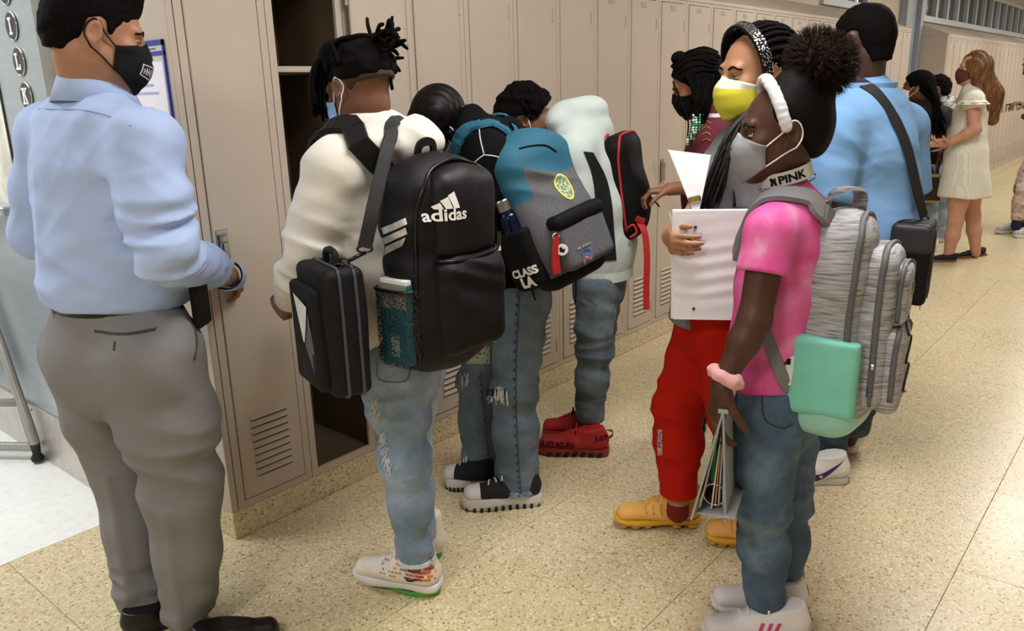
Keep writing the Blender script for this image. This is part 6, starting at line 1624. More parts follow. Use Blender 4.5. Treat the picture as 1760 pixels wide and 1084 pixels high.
    # printed patch and wordmark
    lx, ly = loc2(X, c, 1008, 440, 0.12); decal('picture_patch', dense(((lx - .022, ly - .026), (lx + .022, ly - .02), (lx + .022, ly + .024), (lx - .022, ly + .022)), 5), X, o, A, ramp_mat('patch_picture', [(0.3, '#1b2a4a'), (0.45, '#3d6fa0'), (0.58, '#8c4658'), (0.7, '#c8b8a8')], 'noise', 55, 0.6), E, 0.002, 0.0)
    tx = merge(*[dense(((lx + a_, ly + .030), (lx + a_ + w_, ly + .030), (lx + a_ + w_, ly + .038), (lx + a_, ly + .038)), 2) for a_, w_ in ((-.03, .006), (-.022, .006), (-.008, .006), (.001, .007), (.011, .006), (.020, .006))]); decal('wordmark', tx, X, o, A, mat('grey_ink', '#8d8f94', .7), E, 0.002, 0.0)
    # side pocket with white lettering, bottle inside
    XS = frame(nz(-X[0] * 0.95 + X[2] * 0.32), X[1]); pc = w(-0.150, -0.115, 0.0)
    K = Field(); K.add(rbox(pc, (0.060, 0.105, 0.038), 0.03, XS), 0.02); K.add(half(pc + X[1] * 0.09, X[1]), 0.003, 'i'); obj('side_pocket', surf(K, 0.006), M_K, E)
    t1 = text_mesh('CLASS', 0.034, 0.0016); t1[0][:, 1] += -0.040; t2 = text_mesh('LA', 0.044, 0.0028); t2[0][:, 1] += -0.074
    decal('lettering', merge(t1, t2), XS, pc + XS[2] * 0.1 + XS[0] * 0.008, K, M_WHITE, E, 0.002, 0.0)
    bo = pc + X[1] * -0.02; bt = empty('water_bottle', bo, 'dark blue water bottle with a steel cap in the teal backpack pocket', 'bottle'); XB = np.array([XS[0], -XS[2], X[1]])
    MB().lathe([(0.030, 0), (0.034, 0.01), (0.034, 0.13), (0.030, 0.155), (0.021, 0.175)], 24, XB, bo).build('flask', mat('midnight_blue_metal', '#10203a', 0.15, 0.6), bt, smooth=True)
    MB().lathe([(0.0225, 0.175), (0.0235, 0.177), (0.0235, 0.207), (0.021, 0.211)], 24, XB, bo).build('cap', mat('brushed_cap', '#9c9894', 0.3, 0.9, .05), bt, smooth=False)
    # straps over the shoulders and a dangling cord
    for pts in ([w(-0.06, 0.205, -0.06), J(846, 218, -0.10), J(826, 206, -0.12), J(808, 222, -0.10), J(800, 262, -0.06), J(812, 330, -0.02)], [w(0.06, 0.205, -0.06), J(870, 214, 0.06), J(845, 208, 0.10), J(828, 240, 0.14)]):
        sp, sn = strap_on(G2.T, pts, 6, 0.005); MB().ribbon(list(sp), list(sn), 0.052, 0.009).build('shoulder_strap', M_T, E)
    pb = w(0.02, -0.245, -0.02); MB().tube(spline([pb, pb + V(0, 0, -0.04) + RH * 0.003, pb + V(0, 0, -0.095)], 4), 0.0022, 5).build('cord', M_BLACK, E, smooth=True)
    pb = w(-0.14, -0.2, -0.02); MB().tube(spline([pb, pb + V(0, 0, -0.03) - RH * 0.003, pb + V(0, 0, -0.06) + RH * 0.006], 4), 0.003, 5).build('cord', M_BLACK, E, smooth=True)
build_tealpack()
# ------------------------------------------------------------------ boy in the pale mint hoodie
def build_boy3():
    f = nz(-RH * 0.86 + FH * 0.5); dn = V(0, 0, -1)
    g = Fig((1.28, -0.45), 'boy in a pale mint and black hoodie leaning towards the lockers', skin('brown_2', '#6e4630'), f,
            [(1036, 470, 0.02, 0.150, 0.110), (1038, 420, 0.02, 0.155, 0.115), (1030, 350, 0.0, 0.155, 0.115), (1012, 285, 0.0, 0.155, 0.105), (995, 238, 0.0, 0.11, 0.078), (958, 212, 0.0, 0.056, 0.056)],
            {'L': [(985, 265, -0.14), (988, 385, -0.17), (920, 400, -0.02)], 'R': [(1005, 262, 0.14), (1010, 380, 0.2), (930, 400, 0.2)]},
            {'L': [(1024, 488, -0.06), (1020, 605, -0.04), (1014, 722, -0.02)], 'R': [(1034, 488, 0.10), (1026, 600, 0.13), (1010, 702, 0.14)]},
            (902, 204, 0.0, dn * 0.72 - RH * 0.62 + FH * 0.25, -RH * 0.62 + V(0, 0, 0.62), 0.98), 0.054)
    M_M = mat('pale_mint_fleece', '#bfcac8', 0.9, var=0.03, bump=0.1, bscale=700, spec=0.15, wrinkle=0.4, wscale=8); M_BK = mat('black_fleece_panel', '#0b0b0d', 0.9, bump=0.1, bscale=700)
    def ex(T):
        for x, y, o, r in ((985, 195, 0.0, (.075, .07, .055)), (1015, 188, 0.02, (.07, .065, .05)), (1022, 220, 0.02, (.07, .07, .06)), (960, 205, -.03, (.06, .05, .05)), (1036, 232, 0.03, (.035, .04, .035))): T.add(ell(g.J(x, y, o), r), 0.03)
    g.top('hoodie', M_M, g.spine[0][0] + V(0, 0, -0.01), (0.070, 0.074, 0.074, 0.062, 0.046), extra=ex, amp=(0.006, 0.10), seed=9)
    patch(g.T, [(1003, 260), (1018, 300), (1024, 350), (1020, 400), (1010, 452)], [(1020, 262), (1042, 305), (1052, 350), (1056, 400), (1060, 447)], 'side_panel', M_BK, g.top_o)
    g.cuff('L', M_M)
    # rib hem
    hp_, hd = ring(g.T, g.spine[0][0] + V(0, 0, 0.012), V(1, 0, 0), V(0, 1, 0), 0.15, 40, -0.002); MB().ribbon(list(hp_), list(hd), 0.05, 0.006, closed=True).build('rib_hem', M_M, g.top_o)
    M_J = denim('mid_denim_slim', '#414b55', '#5d6974', '#858f97', sc=6)
    g.bottoms('jeans', M_J, (0.080, 0.074, 0.066, 0.062, 0.056), g.J(1033, 465, 0.02), (0.130, 0.10), rump=(g.J(1036, 495, 0.03), (0.075, 0.075, 0.085)), amp=(0.005, 0.08))
    g.body({'L': (nz(-RH + FH * .2), V(0, 0, -1), -1, (0.4, 0.6, 0.5), 0.05), 'R': (nz(-RH), -f, -1, (0.4, 0.6, 0.5), 0.05)}, leg_r=(.058, .055, .042, .04, .034))
    h = g.head
    H = h.cap(-0.030, 0.017, amp=0.006, sc=110, seed=5, hair_front=0.055); crumple(H, 0.003, 320, 4, 1); obj('hair', surf(H, 0.0042), M_HAIR_SOFT, g.P)
    h.mask(g.P, mat('white_surgical_mask', '#d6d8da', 0.8, var=0.03), M_WHITE, 'pleat', g.HF)
    M_R = mat('red_knit_shoe', '#9c1a1c', 0.6, var=0.1, bump=0.3, bscale=400); M_RS = mat('red_rubber', '#8c2a28', 0.45)
    for near, (hl, to) in enumerate(((flo(1026, 752), flo(934, 746)), (flo(1046, 780), flo(924, 776)))):
        s, F, w_, r_, f_, L = shoe(g.P, hl, to, mats=[M_R, M_RS], soleh=0.034, collar=0.115, w=0.05, toe_up=0.004)
        laces(s, F, w_, f_, M_R, ((0.45, 0.022), (0.53, 0.02), (0.60, 0.018)), 0.003)
        mb = MB(); sg = 1 if (r_ @ -FH) > 0 else -1; Xs = frame(r_ * sg, V(0, 0, 1))
        for i in range(7):
            y = 0.12 + i * 0.115; wd = 0.05 * np.interp(y, [0, .12, .3, .6, .76, .9, 1], [.5, .80, .76, .9, .94, .8, .4]) + 0.001; t = 0.013
            mb.prism([(-t, -.004), (t * .4, -.004), (t, .012), (-t * .4, .012)], 0.0045, Xs, w_(sg * (wd), y, 0.010))
        tag(mb.build('sole_cutouts', M_DARK, s), kind='stuff')
        hk = w_(0, 0.0, 0.085); lp = spline([hk + f_ * .012 + V(0, 0, -.02), hk - f_ * 0.014, hk - f_ * .012 + V(0, 0, .018), hk + f_ * .01 + V(0, 0, .02)], 4); MB().ribbon(lp, [-f_] * len(lp), 0.022, 0.003).build('heel_loop', M_R, s)
        if near:
            for tx, y, z, sz in (('JUST SO SO', 0.70, 0.054, 0.026), ('JUST', 0.10, 0.085, 0.026)):
                t = text_mesh(tx, sz, 0.0007); decal('lettering', t, Xs, w_(sg * 0.09, y, z), F, M_BLACK, s, 0.002, 0.0)
    return g
G3 = build_boy3()
def build_redpack():
    J = G3.J; c = J(1074, 320, 0.02); n = nz(RH * 0.88 - FH * 0.42 + V(0, 0, 0.10)); X = frame(n, nz(V(0, 0, 1) - RH * 0.22)); w = lambda x, y, z: c + X.T @ V(x, y, z)
    E = empty('backpack', w(0, -0.2, 0), 'black backpack with red piping and a red hanging strap on the boy in mint', 'backpack')
    M_K = mat('black_backpack_cloth', '#0c0c0e', 0.7, bump=0.2, bscale=600, spec=0.15); M_R = mat('red_webbing', '#b3242a', 0.6, bump=0.2, bscale=900)
    F = Field(); F.add(rbox(c, (0.13, 0.205, 0.058), 0.055, X), 0.03); F.add(ell(w(0, -0.06, 0.02), (0.125, 0.13, 0.068), X), 0.04); crumple(F, 0.003, 22, 2); obj('main_compartment', surf(F, 0.0065), M_K, E)
    for zz, sx in ((0.028, 1), (-0.045, 1)):
        pts = [w(x, y, zz) for x, y in ((-0.13, -0.15), (-0.135, 0.0), (-0.125, 0.13), (-0.08, 0.2), (0, 0.212), (0.08, 0.2), (0.125, 0.13), (0.13, 0.0), (0.13, -0.15))]
        P_, G_ = F.snap(np.array(spline(pts, 6)), 0.001); MB().tube(P_, 0.0048, 6).build('red_piping', M_R, E, smooth=True)
    b0 = w(-0.125, -0.145, 0.02); MB().tube(spline([b0, b0 + RH * 0.03 + V(0, 0, 0.02), b0 + RH * 0.045 + V(0, 0, -0.01), b0 + RH * 0.02 + V(0, 0, -0.03)], 5), 0.005, 6).build('adjuster_loop', M_R, E, smooth=True)
    st = spline([J(1098, 380, -0.09), J(1108, 400, -0.10), J(1112, 440, -0.10), J(1111, 490, -0.10), J(1111, 532, -0.10)], 5); MB().ribbon(st, [nz(-FH + RH * .2)] * len(st), 0.026, 0.002).build('hanging_strap', M_R, E)
    MB().bbox((-0.02, -0.012, -0.004), (0.02, 0.012, 0.008), 0.003, frame(-FH, nz(V(0, 0, 1) + RH * .4)), J(1100, 378, -0.09)).build('buckle', mat('red_plastic', '#8e1c22', 0.35), E)
    for pts in ([w(-0.06, 0.19, -0.05), J(1046, 240, -0.06), J(1040, 236, -0.03)], [w(0.06, 0.19, -0.05), J(1050, 240, 0.06), J(1044, 232, 0.08)]):
        sp, sn = strap_on(G3.T, pts, 6, 0.003); MB().ribbon(list(sp), list(sn), 0.03, 0.004).build('shoulder_strap', M_R, E)
build_redpack()
# ------------------------------------------------------------------ girl in red trousers with a yellow mask
def build_yellow():
    f = nz(-RH * 0.95 - FH * 0.22)
    g = Fig((0.93, -1.22), 'girl with a yellow mask, grey tee and red joggers holding a white binder', skin('brown_3', '#a87a5c'), f,
            [(1212, 555, 0.0, 0.140, 0.105), (1222, 490, 0.0, 0.135, 0.100), (1240, 400, 0.0, 0.138, 0.105), (1262, 310, 0.0, 0.145, 0.100), (1288, 252, 0.0, 0.105, 0.068), (1300, 222, 0.0, 0.05, 0.05)],
            {'L': [(1300, 280, -0.14), (1305, 400, -0.15), (1250, 520, -0.10)], 'R': [(1262, 272, 0.13), (1185, 385, 0.0), (1153, 406, -0.135)]},
            {'L': [(1240, 570, -0.09), (1265, 720, -0.10), (1288, 872, -0.08)], 'R': [(1208, 570, 0.07), (1166, 700, 0.05), (1166, 846, 0.03)]},
            (1298, 128, 0.0, -RH * 0.93 - FH * 0.30 + V(0, 0, -0.06), V(0, 0, 1) + RH * 0.05, 1.03), 0.050)
    M_T = ramp_mat('grey_heather_tee', [(0.3, '#66676a'), (0.7, '#77787b')], 'noise', 300, 0.9, detail=2)
    g.top('tshirt', M_T, g.spine[0][0] + V(0, 0, 0.005), (0.066, 0.066, 0.05, 0.05, 0.05), length=0.62, amp=(0.005, 0.09), seed=12)
    M_R = mat('red_fleece_joggers', '#b01e14', 0.9, var=0.05, bump=0.1, bscale=600, spec=0.08, wrinkle=0.35)
    g.bottoms('joggers', M_R, (0.084, 0.082, 0.076, 0.074, 0.056), g.J(1216, 522, 0.0), (0.138, 0.106), amp=(0.005, 0.10))
    for q in 'LR':
        a = g.leg[q][2]; hp_, hd = ring(g.Q, a + V(0, 0, 0.015), V(1, 0, 0), V(0, 1, 0), 0.06, 26, -0.004); MB().ribbon(list(hp_), list(hd), 0.04, 0.006, closed=True).build('ankle_cuff', M_R, g.bot_o)
    pt = g.Q.trace([(x, y) for y in (738, 750, 762, 775, 782) for x in (1130, 1134, 1138)], 1.4, 0.0015)
    if len(pt) >= 12: MB().grid([list(pt[i * 3:i * 3 + 3]) for i in range(len(pt) // 3)]).build('leg_print', ramp_mat('leg_print_ink', [(0.4, '#2b2b30'), (0.5, '#b9bcc0'), (0.62, '#a02a20')], 'noise', 160, 0.8), g.bot_o)
    hL = (nz(V(0, 0, -1) - RH * .2), RH, 1, (0.25, 0.35, 0.3), 0.05); hR = (nz(-FH * .95 - RH * .12 - V(0, 0, .08)), RH, 1, (0.9, 0.55, 0.3), 0.10, (.4, .3), 0.88)
    g.body({'L': hL, 'R': hR}, bare=('L', 'R'), leg_r=(.062, .058, .048, .044, .036))
    h = g.head; h.eyes(g.P, 0.5, g.sk); h.brows(g.P, M_HAIR, g.HF)
    h.mask(g.P, mat('yellow_surgical_mask', '#d9d03a', 0.75, var=0.03, bump=0.1, bscale=500), M_WHITE, 'pleat', g.HF, trim=mat('pale_mask_band', '#dcdcc0', 0.75), out=0.002)
    # braided hair drawn back from the forehead, glitter headband, long braids over the shoulder
    H = Field(); H.add(ell(h.w(0, -0.030, 0.042), (0.088, 0.098, 0.090), h.X), 0.02); H.add(ell(h.w(0, -0.085, -0.01), (0.07, 0.05, 0.07), h.X), 0.04); H.add(half(h.w(0, 0.030, 0.085), nz(h.X[1] * 0.9 + h.X[2] * -0.45)), 0.01, 'i'); crumple(H, 0.002, 120, 3)
    hair = obj('hair', surf(H, 0.005), M_HAIR_SOFT, g.P)
    mb = MB(); r = np.random.RandomState(8)
    for i in range(15):
        a = lerp(-1.35, 1.35, i / 14); st = h.w(0.080 * math.sin(a), 0.052 * math.cos(a * .6), 0.108 * math.cos(a) + 0.01)
        pts = [st, h.w(0.088 * math.sin(a), -0.02, 0.118 * math.cos(a) + 0.016), h.w(0.075 * math.sin(a), -0.08, 0.105 * math.cos(a) + 0.01), h.w(0.05 * math.sin(a), -0.125, 0.03 * math.cos(a))]
        P_ = np.array(spline(pts, 7)); d = H(P_); P_ = P_ + H.grad(P_) * np.where(d < 0.002, 0.002 - d, 0)[:, None]
        mb.tube(P_, [0.0068 * (1 + 0.18 * math.sin(k * 2.4)) for k in range(len(P_))], 6)
    mb.build('cornrows', M_HAIR_SOFT, hair, smooth=True)
    M_BR = mat('braid_hair', '#100d0d', 0.6, var=0.4, vscale=160, bump=0.6, bscale=300)
    mb = MB()
    for i in range(22):
        u = i / 21; e = g.J(1202 + 34 * u + r.uniform(-4, 4), 362 - 30 * u * r.rand(), -0.13 + 0.05 * r.rand()); s0 = h.w(-0.075 + 0.02 * r.rand(), -0.05 - 0.03 * r.rand(), -0.01 - .03 * r.rand())
        m1 = g.J(1262 + 22 * u, 215 + r.uniform(-5, 5), -0.13 + 0.03 * r.rand()); m2 = g.J(1225 + 32 * u, 285 + r.uniform(-4, 4), -0.15 + 0.03 * r.rand())
        P_ = np.array(spline([s0, m1, m2, e], 9)); d = g.T(P_); P_ = P_ + g.T.grad(P_) * np.where(d < 0.006, 0.006 - d, 0)[:, None]
        mb.tube(P_, [0.0052 * (1 + 0.22 * math.sin(k * 2.8)) for k in range(len(P_))], 6)
    for x0, x1, y1 in ((1278, 1274, 330), (1294, 1290, 318), (1270, 1262, 355)):
        P_ = np.array(spline([h.w(-0.08, -0.03, -0.06), g.J(x0, 262, -0.14), g.J(x1, y1, -0.16)], 9)); mb.tube(P_, [0.004 * (1 + 0.2 * math.sin(k * 2.8)) for k in range(len(P_))], 6)
    for (y0, dz) in ((0.022, -0.085), (0.004, -0.10)):
        P_ = np.array(spline([h.w(-0.082, y0, 0.03), h.w(-0.088, y0 + 0.006, -0.01), h.w(-0.084, y0, dz)], 7)); mb.tube(P_, [0.0052 * (1 + 0.2 * math.sin(k * 2.8)) for k in range(len(P_))], 6)
    mb.build('braids', M_BR, hair, smooth=True)
    hb = [h.w(0.094 * math.sin(a), 0.052 - 0.045 * (1 - math.cos(a)) * 0.55, 0.106 * math.cos(a) + 0.024) for a in np.linspace(-1.75, 1.75, 26)]
    o = MB().ribbon(hb, [nz(p - h.c) for p in hb], 0.034, 0.008).build('headband', M_BLACK, g.P)
    mb = MB(); r = np.random.RandomState(1)
    for i in range(260):
        k = r.randint(0, 24); p = lerp(hb[k], hb[k + 1], r.rand()); n = nz(p - h.c); t = nz(hb[k + 1] - hb[k]); b_ = np.cross(t, n)
        q = p + n * 0.0082 + b_ * r.uniform(-.014, .014); mb.box((-.0013, -.0013, 0), (.0013, .0013, .0013), frame(n, t), q)
    tag(mb.build('sequins', mat('silver_glitter', '#e6e6ea', 0.15, 0.9, 0), o), kind='stuff')
    # gold hoop
    eh = h.w(-0.083, -0.002, -0.045); MB().tube([eh + h.X.T @ V(0, 0.012 * math.cos(a), 0.014 * math.sin(a)) for a in np.linspace(0, 6.283, 18, endpoint=False)], 0.0012, 5, closed=True).build('earring', mat('thin_silver', '#cfcac0', .2, .9), g.P, smooth=True)
    # air-cushioned yellow trainers and dark red socks
    M_Y = mat('amber_mesh_shoe', '#e3ab58', 0.6, var=0.06, bump=0.3, bscale=300); M_Y2 = mat('amber_sole', '#d9a732', 0.4); M_AIR = mat('clear_amber_cushion', '#c89238', 0.15, spec=0.7)
    for hl, to in ((flo(1202, 900), flo(1056, 902)), (flo(1330, 935), flo(1212, 930))):
        s, F, w_, r_, f_, L = shoe(g.P, hl + V(0, 0, 0.016), to + V(0, 0, 0.016), mats=[M_Y, M_Y2], soleh=0.020, collar=0.128, w=0.05, toe_up=0.004, amp=0.0008)
        laces(s, F, w_, f_, M_Y, ((0.44, 0.022), (0.52, 0.022), (0.60, 0.02), (0.66, 0.018)), 0.003)
        sg = 1 if (r_ @ -FH) > 0 else -1; mb = MB()
        for i in range(5):
            pts = F.drape(np.array([w_(sg * 0.09, 0.30 + i * 0.085 + 0.02 * math.sin(t * 3), 0.048 + t * 0.035 * (1 - i * 0.08)) for t in np.linspace(0, 1, 6)]), -r_ * sg, 0.0008, 0.0); mb.tube(pts, 0.0032, 5)
        tag(mb.build('side_ribs', M_Y, s, smooth=True), kind='stuff')
        for i, (y, rr) in enumerate(((0.10, 0.018), (0.28, 0.016), (0.62, 0.014), (0.76, 0.016), (0.89, 0.013))):
            for k in (-1, 1): MB().ball(w_(k * 0.022 * (0.8 if i == 4 else 1), y, 0.0) * V(1, 1, 0) + V(0, 0, 0.0105), (rr * 1.2, rr * 1.2, 0.0100), 10, 6).build('air_cushion', M_AIR, s, smooth=True)
        hk = w_(0, 0.02, 0.115); MB().bbox((-0.008, -0.03, -0.003), (0.008, 0.016, 0.003), 0.003, frame(-f_, nz(V(0, 0, 1) - f_ * 0.35)), hk).build('heel_tab', M_Y, s)
    for q in 'LR':
        a = g.leg[q][2]; K = Field(); K.add(cone(a + V(0, 0, -0.07), a + V(0, 0, -0.045), 0.038, 0.036), 0.01); obj('sock', surf(K, 0.006), mat('dark_red_sock', '#6e1a18', 0.9), g.P)
    return g
GY = build_yellow()
def build_binder():
    J = GY.J; X = frame(nz(-FH * 0.96 - RH * 0.2), nz(V(0, 0, 1) + FH * 0.06)); o = J(1222, 456, -0.215)
    E = empty('ring_binder', o + V(0, 0, -0.15), 'white clear-covered ring binder held upright by the girl in red joggers', 'binder')
    M_W = mat('white_vinyl_binder', '#e4e4ea', 0.25, var=0.02); w0, w1, h0, h1 = -0.105, 0.125, -0.160, 0.150
    C = Field(); C.add(rbox(o + X[0] * 0.01, (0.118, 0.156, 0.004), 0.003, X), 0.002); obj('front_cover', surf(C, 0.004), M_W, E)
    MB().bbox((w0, h0, -0.034), (w1, h1, -0.029), 0.002, X, o).build('back_cover', M_W, E)
    MB().bbox((w1 - 0.004, h0, -0.034), (w1, h1, 0.0), 0.002, X, o).build('spine', M_W, E)
    MB().box((w0 + 0.006, h0 + 0.008, -0.028), (w1 - 0.01, h1 - 0.012, -0.006), X, o).build('pages', M_PAPER, E)
    # rippled clear sleeve over the cover
    G = []
    for i in range(40):
        y = lerp(h0 + 0.006, h1 - 0.006, i / 39); G.append([o + X.T @ V(lerp(w0 + 0.006, w1 - 0.006, j / 12), y, 0.0058 + 0.0016 * math.sin(y * 150 + 1.2 * math.sin(j * .5)) * (1 if -0.1 < y < 0.06 else 0.2)) for j in range(13)])
    MB().grid(G).build('clear_sleeve', mat('glossy_white_sleeve', '#e9e9ef', 0.12, var=0, spec=0.6), E, smooth=True)
    bx, by = loc2(X, o, 1196, 414, 0.006); MB().box((bx - .014, by - .02, 0.0075), (bx + .016, by + .024, 0.0082), X, o).build('sticker', mat('pale_sticker', '#d6d6dc', .6), E)
    mb = MB()
    for i in range(9): mb.box((bx - .008 + i * .0022, by + .002, 0.0083), (bx - .008 + i * .0022 + (0.0012 if i % 3 else 0.0006), by + .018, 0.0085), X, o)
    mb.box((bx - .010, by - .016, 0.0083), (bx + .012, by - .013, 0.0085), X, o); mb.build('barcode', mat('barcode_ink', '#5a5e70', .7), E)
    for px, py in ((1195, 390), (1192, 530)):
        q = loc2(X, o, px, py, 0.006); MB().lathe([(0.0045, 0), (0.0045, 0.002), (0.002, 0.003)], 12, X, o + X.T @ V(q[0], q[1], 0.007)).build('rivet', mat('dark_rivet', '#55565c', .3, .7), E)
    # clipboard behind the hand
    Xc = frame(nz(-FH * 0.9 + V(0, 0, 0.3) - RH * 0.2), nz(V(0, 0, 1) - RH * 0.22)); oc = J(1190, 308, -0.14)
    E2 = empty('clipboard', oc + V(0, 0, -0.1), 'white sheet on a clipboard with a brass clip above the white binder', 'clipboard')
    a = [loc2(Xc, oc, *p) for p in ((1148, 257), (1222, 266), (1202, 362), (1190, 362))]
    MB().prism([a[3], a[2], a[1], a[0]], 0.003, Xc, oc - Xc[2] * 0.004).build('board', mat('white_board', '#dcdce2', .4), E2)
    k = [lerp(p, (sum(q[0] for q in a) / 4, sum(q[1] for q in a) / 4), 0.05) for p in a]; MB().prism([k[3], k[2], k[1], k[0]], 0.001, Xc, oc - Xc[2] * 0.0005).build('sheet', M_PAPER, E2)
    q = loc2(Xc, oc, 1192, 344); MB().bbox((q[0] - .014, q[1] - .010, 0.001), (q[0] + .020, q[1] + .010, 0.010), 0.003, Xc, oc).build('clip', mat('brass_clip', '#a08a58', .25, .9), E2)
    pe = J(1158, 372, -0.16)
    for i, (dx, c_) in enumerate(((0, '#c9a0a8'), (0.006, '#b8c4a0'), (-0.006, '#d8d8d8'))):
        tag(MB().tube([pe + RH * dx * .3 + V(0, 0, -.03), pe + RH * dx * 2.2 + V(0, 0, 0.014)], 0.002, 6).build('pencil', mat('pencil_%d' % i, c_, .5), None, origin=pe), ['thin pink pencil in the hand on the white binder', 'thin green pencil in the hand on the white binder', 'thin white pencil in the hand on the white binder'][i], 'pencil', 'pencils in the hand')
build_binder()
# ------------------------------------------------------------------ girl in the pink tie-dye tee, afro puff
def fuzz(field, n, L, seed, m, parent, name='hair_wisps', r=0.0011, lo=None, hi=None, curl=0.5):
    """short curly strands standing off a hair surface"""
    v, q = surf(field, 0.012); rs = np.random.RandomState(seed); idx = rs.randint(0, len(v), n); P = v[idx]; G = field.grad(P); mb_v = []; mb_f = []
    for p, g in zip(P, G):
        l = rs.uniform(0.4, 1) * L; a = nz(np.cross(g, rs.normal(size=3))); b = np.cross(g, a); ph = rs.uniform(0, 6.28); o = len(mb_v)
        for k in range(5):
            t = k / 4; c = p + g * l * t + (a * math.cos(ph + t * 7) + b * math.sin(ph + t * 7)) * curl * l * 0.4 * t
            w = r * (1 - 0.6 * t)
            mb_v += [c + a * w, c - a * w * .5 + b * w * .86, c - a * w * .5 - b * w * .86]
        for k in range(4):
            for e in range(3): mb_f.append((o + k * 3 + e, o + k * 3 + (e + 1) % 3, o + k * 3 + 3 + (e + 1) % 3, o + k * 3 + 3 + e))
    return tag(obj(name, (np.array(mb_v), np.array(mb_f)), m, parent), kind='stuff')
def build_pink():
    f = nz(-RH * 0.97 + FH * 0.12)
    g = Fig((0.63, -1.555), 'girl in a pink tie-dye tee with an afro puff and a white headband', skin('deep_2', '#4b2d20'), f,
            [(1318, 655, 0.0, 0.118, 0.098), (1328, 580, 0.0, 0.112, 0.094), (1340, 490, 0.0, 0.118, 0.098), (1352, 415, 0.0, 0.125, 0.092), (1362, 362, 0.0, 0.090, 0.060), (1352, 325, 0.0, 0.043, 0.043)],
            {'L': [(1325, 398, -0.12), (1296, 552, -0.16), (1240, 662, -0.18)], 'R': [(1370, 392, 0.12), (1330, 530, 0.16), (1270, 620, 0.14)]},
            {'L': [(1308, 690, -0.05), (1310, 870, -0.05), (1316, 1040, -0.04)], 'R': [(1344, 690, 0.06), (1352, 860, 0.07), (1350, 1008, 0.09)]},
            (1345, 226, 0.0, -RH * 0.97 + FH * 0.10 + V(0, 0, -0.05), V(0, 0, 1) + RH * 0.06, 0.98), 0.043)
    M_P = ramp_mat('pink_tie_dye', [(0.25, '#c83d86'), (0.45, '#d9559a'), (0.57, '#db6ba6'), (0.76, '#e0a8c6')], 'noise', 7, 0.9, detail=5, dist=0.6)
    def ex(T): T.add(ec(g.J(1290, 640, -.02), g.J(1288, 670, -.02), (0.07, 0.10), (0.06, 0.09), g.f), 0.03)
    g.top('tshirt', M_P, g.J(1300, 682, 0.0), (0.056, 0.062, 0.05, 0.05, 0.05), length=0.46, amp=(0.004, 0.08), seed=21, vox=0.006, extra=ex)
    pc = g.T.trace([(x, y) for y in (418, 432, 446, 460) for x in (1252, 1258, 1264)], 1.2, 0.0015)
    t = text_mesh('N', 0.03, 0.002); Xf = frame(nz(-RH * .9 - FH * .4), V(0, 0, 1)); decal('print_letter', t, Xf, g.J(1262, 452, -0.03) - RH * 0.1, g.T, M_BLACK, g.top_o, 0.002, 0.0)
    ci = [(0.02 * math.cos(a), 0.03 * math.sin(a)) for a in np.linspace(0, 6.283, 20, endpoint=False)]; decal('print_disc', gridcut(polys(ci), 0.012), Xf, g.J(1258, 425, -0.03) - RH * 0.1, g.T, mat('purple_print', '#7a4fa8', .8), g.top_o, 0.002, 0.0)
    M_J = denim('blue_skinny_denim', '#37475c', '#4d6078', '#74889c', sc=6)
    g.bottoms('jeans', M_J, {'L': (0.088, 0.082, 0.064, 0.060, 0.050), 'R': (0.088, 0.078, 0.062, 0.056, 0.048)}, g.J(1318, 650, 0.0), (0.118, 0.100), rump=(g.J(1352, 705, 0.02), (0.08, 0.08, 0.09)), vox=0.0065, amp=(0.004, 0.07))
    ps = g.Q.trace([(p[0], p[1]) for p in spline([V(1313, 655, 0), V(1310, 690, 0), V(1316, 722, 0), V(1345, 736, 0), V(1362, 728, 0)], 6)], 1.2, 0.001)
    if len(ps) > 3: MB().tube(ps, 0.0016, 5).build('pocket_stitching', mat('dark_stitch', '#26354a', .9), g.bot_o, smooth=True)
    hand = (nz(V(0, 0, -0.9) - RH * 0.12), RH * 0.9 + FH * 0.2, 1, (0.35, 0.5, 0.4), 0.04, (0.5, 0.5), 0.92)
    g.body({'L': hand}, arm_r=(0.044, 0.037, 0.033, 0.023), bare=('L', 'R'), vox=0.0038, leg_r=(.062, .056, .044, .042, .034))
    h = g.head; h.eyes(g.P, 0.5, g.sk); h.brows(g.P, M_HAIR, g.HF)
    M_GM = mat('grey_cloth_mask', '#8b8d92', 0.8, var=0.03, bump=0.1, bscale=500); h.mask(g.P, M_GM, M_WHITE, 'pleat', g.HF, out=0.002, side=(0.062, 0.050))
    # hair slicked up into a puff
    H = Field(); H.add(ell(h.w(0, -0.022, 0.036), (0.079, 0.094, 0.085), h.X), 0.02); H.add(ell(h.w(0, -0.070, -0.012), (0.056, 0.036, 0.055), h.X), 0.04)
    H.add(cone(h.w(0, -0.04, 0.10), g.J(1400, 150, 0.0), 0.055, 0.045), 0.03)
    c = h.c.astype(f32); M = h.X.T.astype(f32)
    def line(P):
        q = (P - c) @ M / f32(h.s); y, z = q[:, 1], q[:, 2]
        zl = np.interp(y, [-0.13, -0.05, -0.03, -0.02, 0.014, 0.024, 0.045, 0.062, 0.08], [-0.085, -0.085, -0.03, 0.024, 0.028, 0.0, 0.035, 0.06, 0.095]).astype(f32); return (zl - z) * f32(h.s)
    H.ops.append(((line, h.c - 9, h.c + 9), 0.006, 'i'))
    st = (h.X.T @ V(140, 0, 0)).astype(f32); H.post.append(lambda P, D: f32(0.0010) * np.sin((P - c) @ st + 2 * vnoise(P, 24, 8)))
    hair = obj('hair', surf(H, 0.0045), mat('slick_black_hair', '#070505', 0.6, var=0.4, vscale=70, bump=0.6, bscale=240, spec=0.12), g.P)
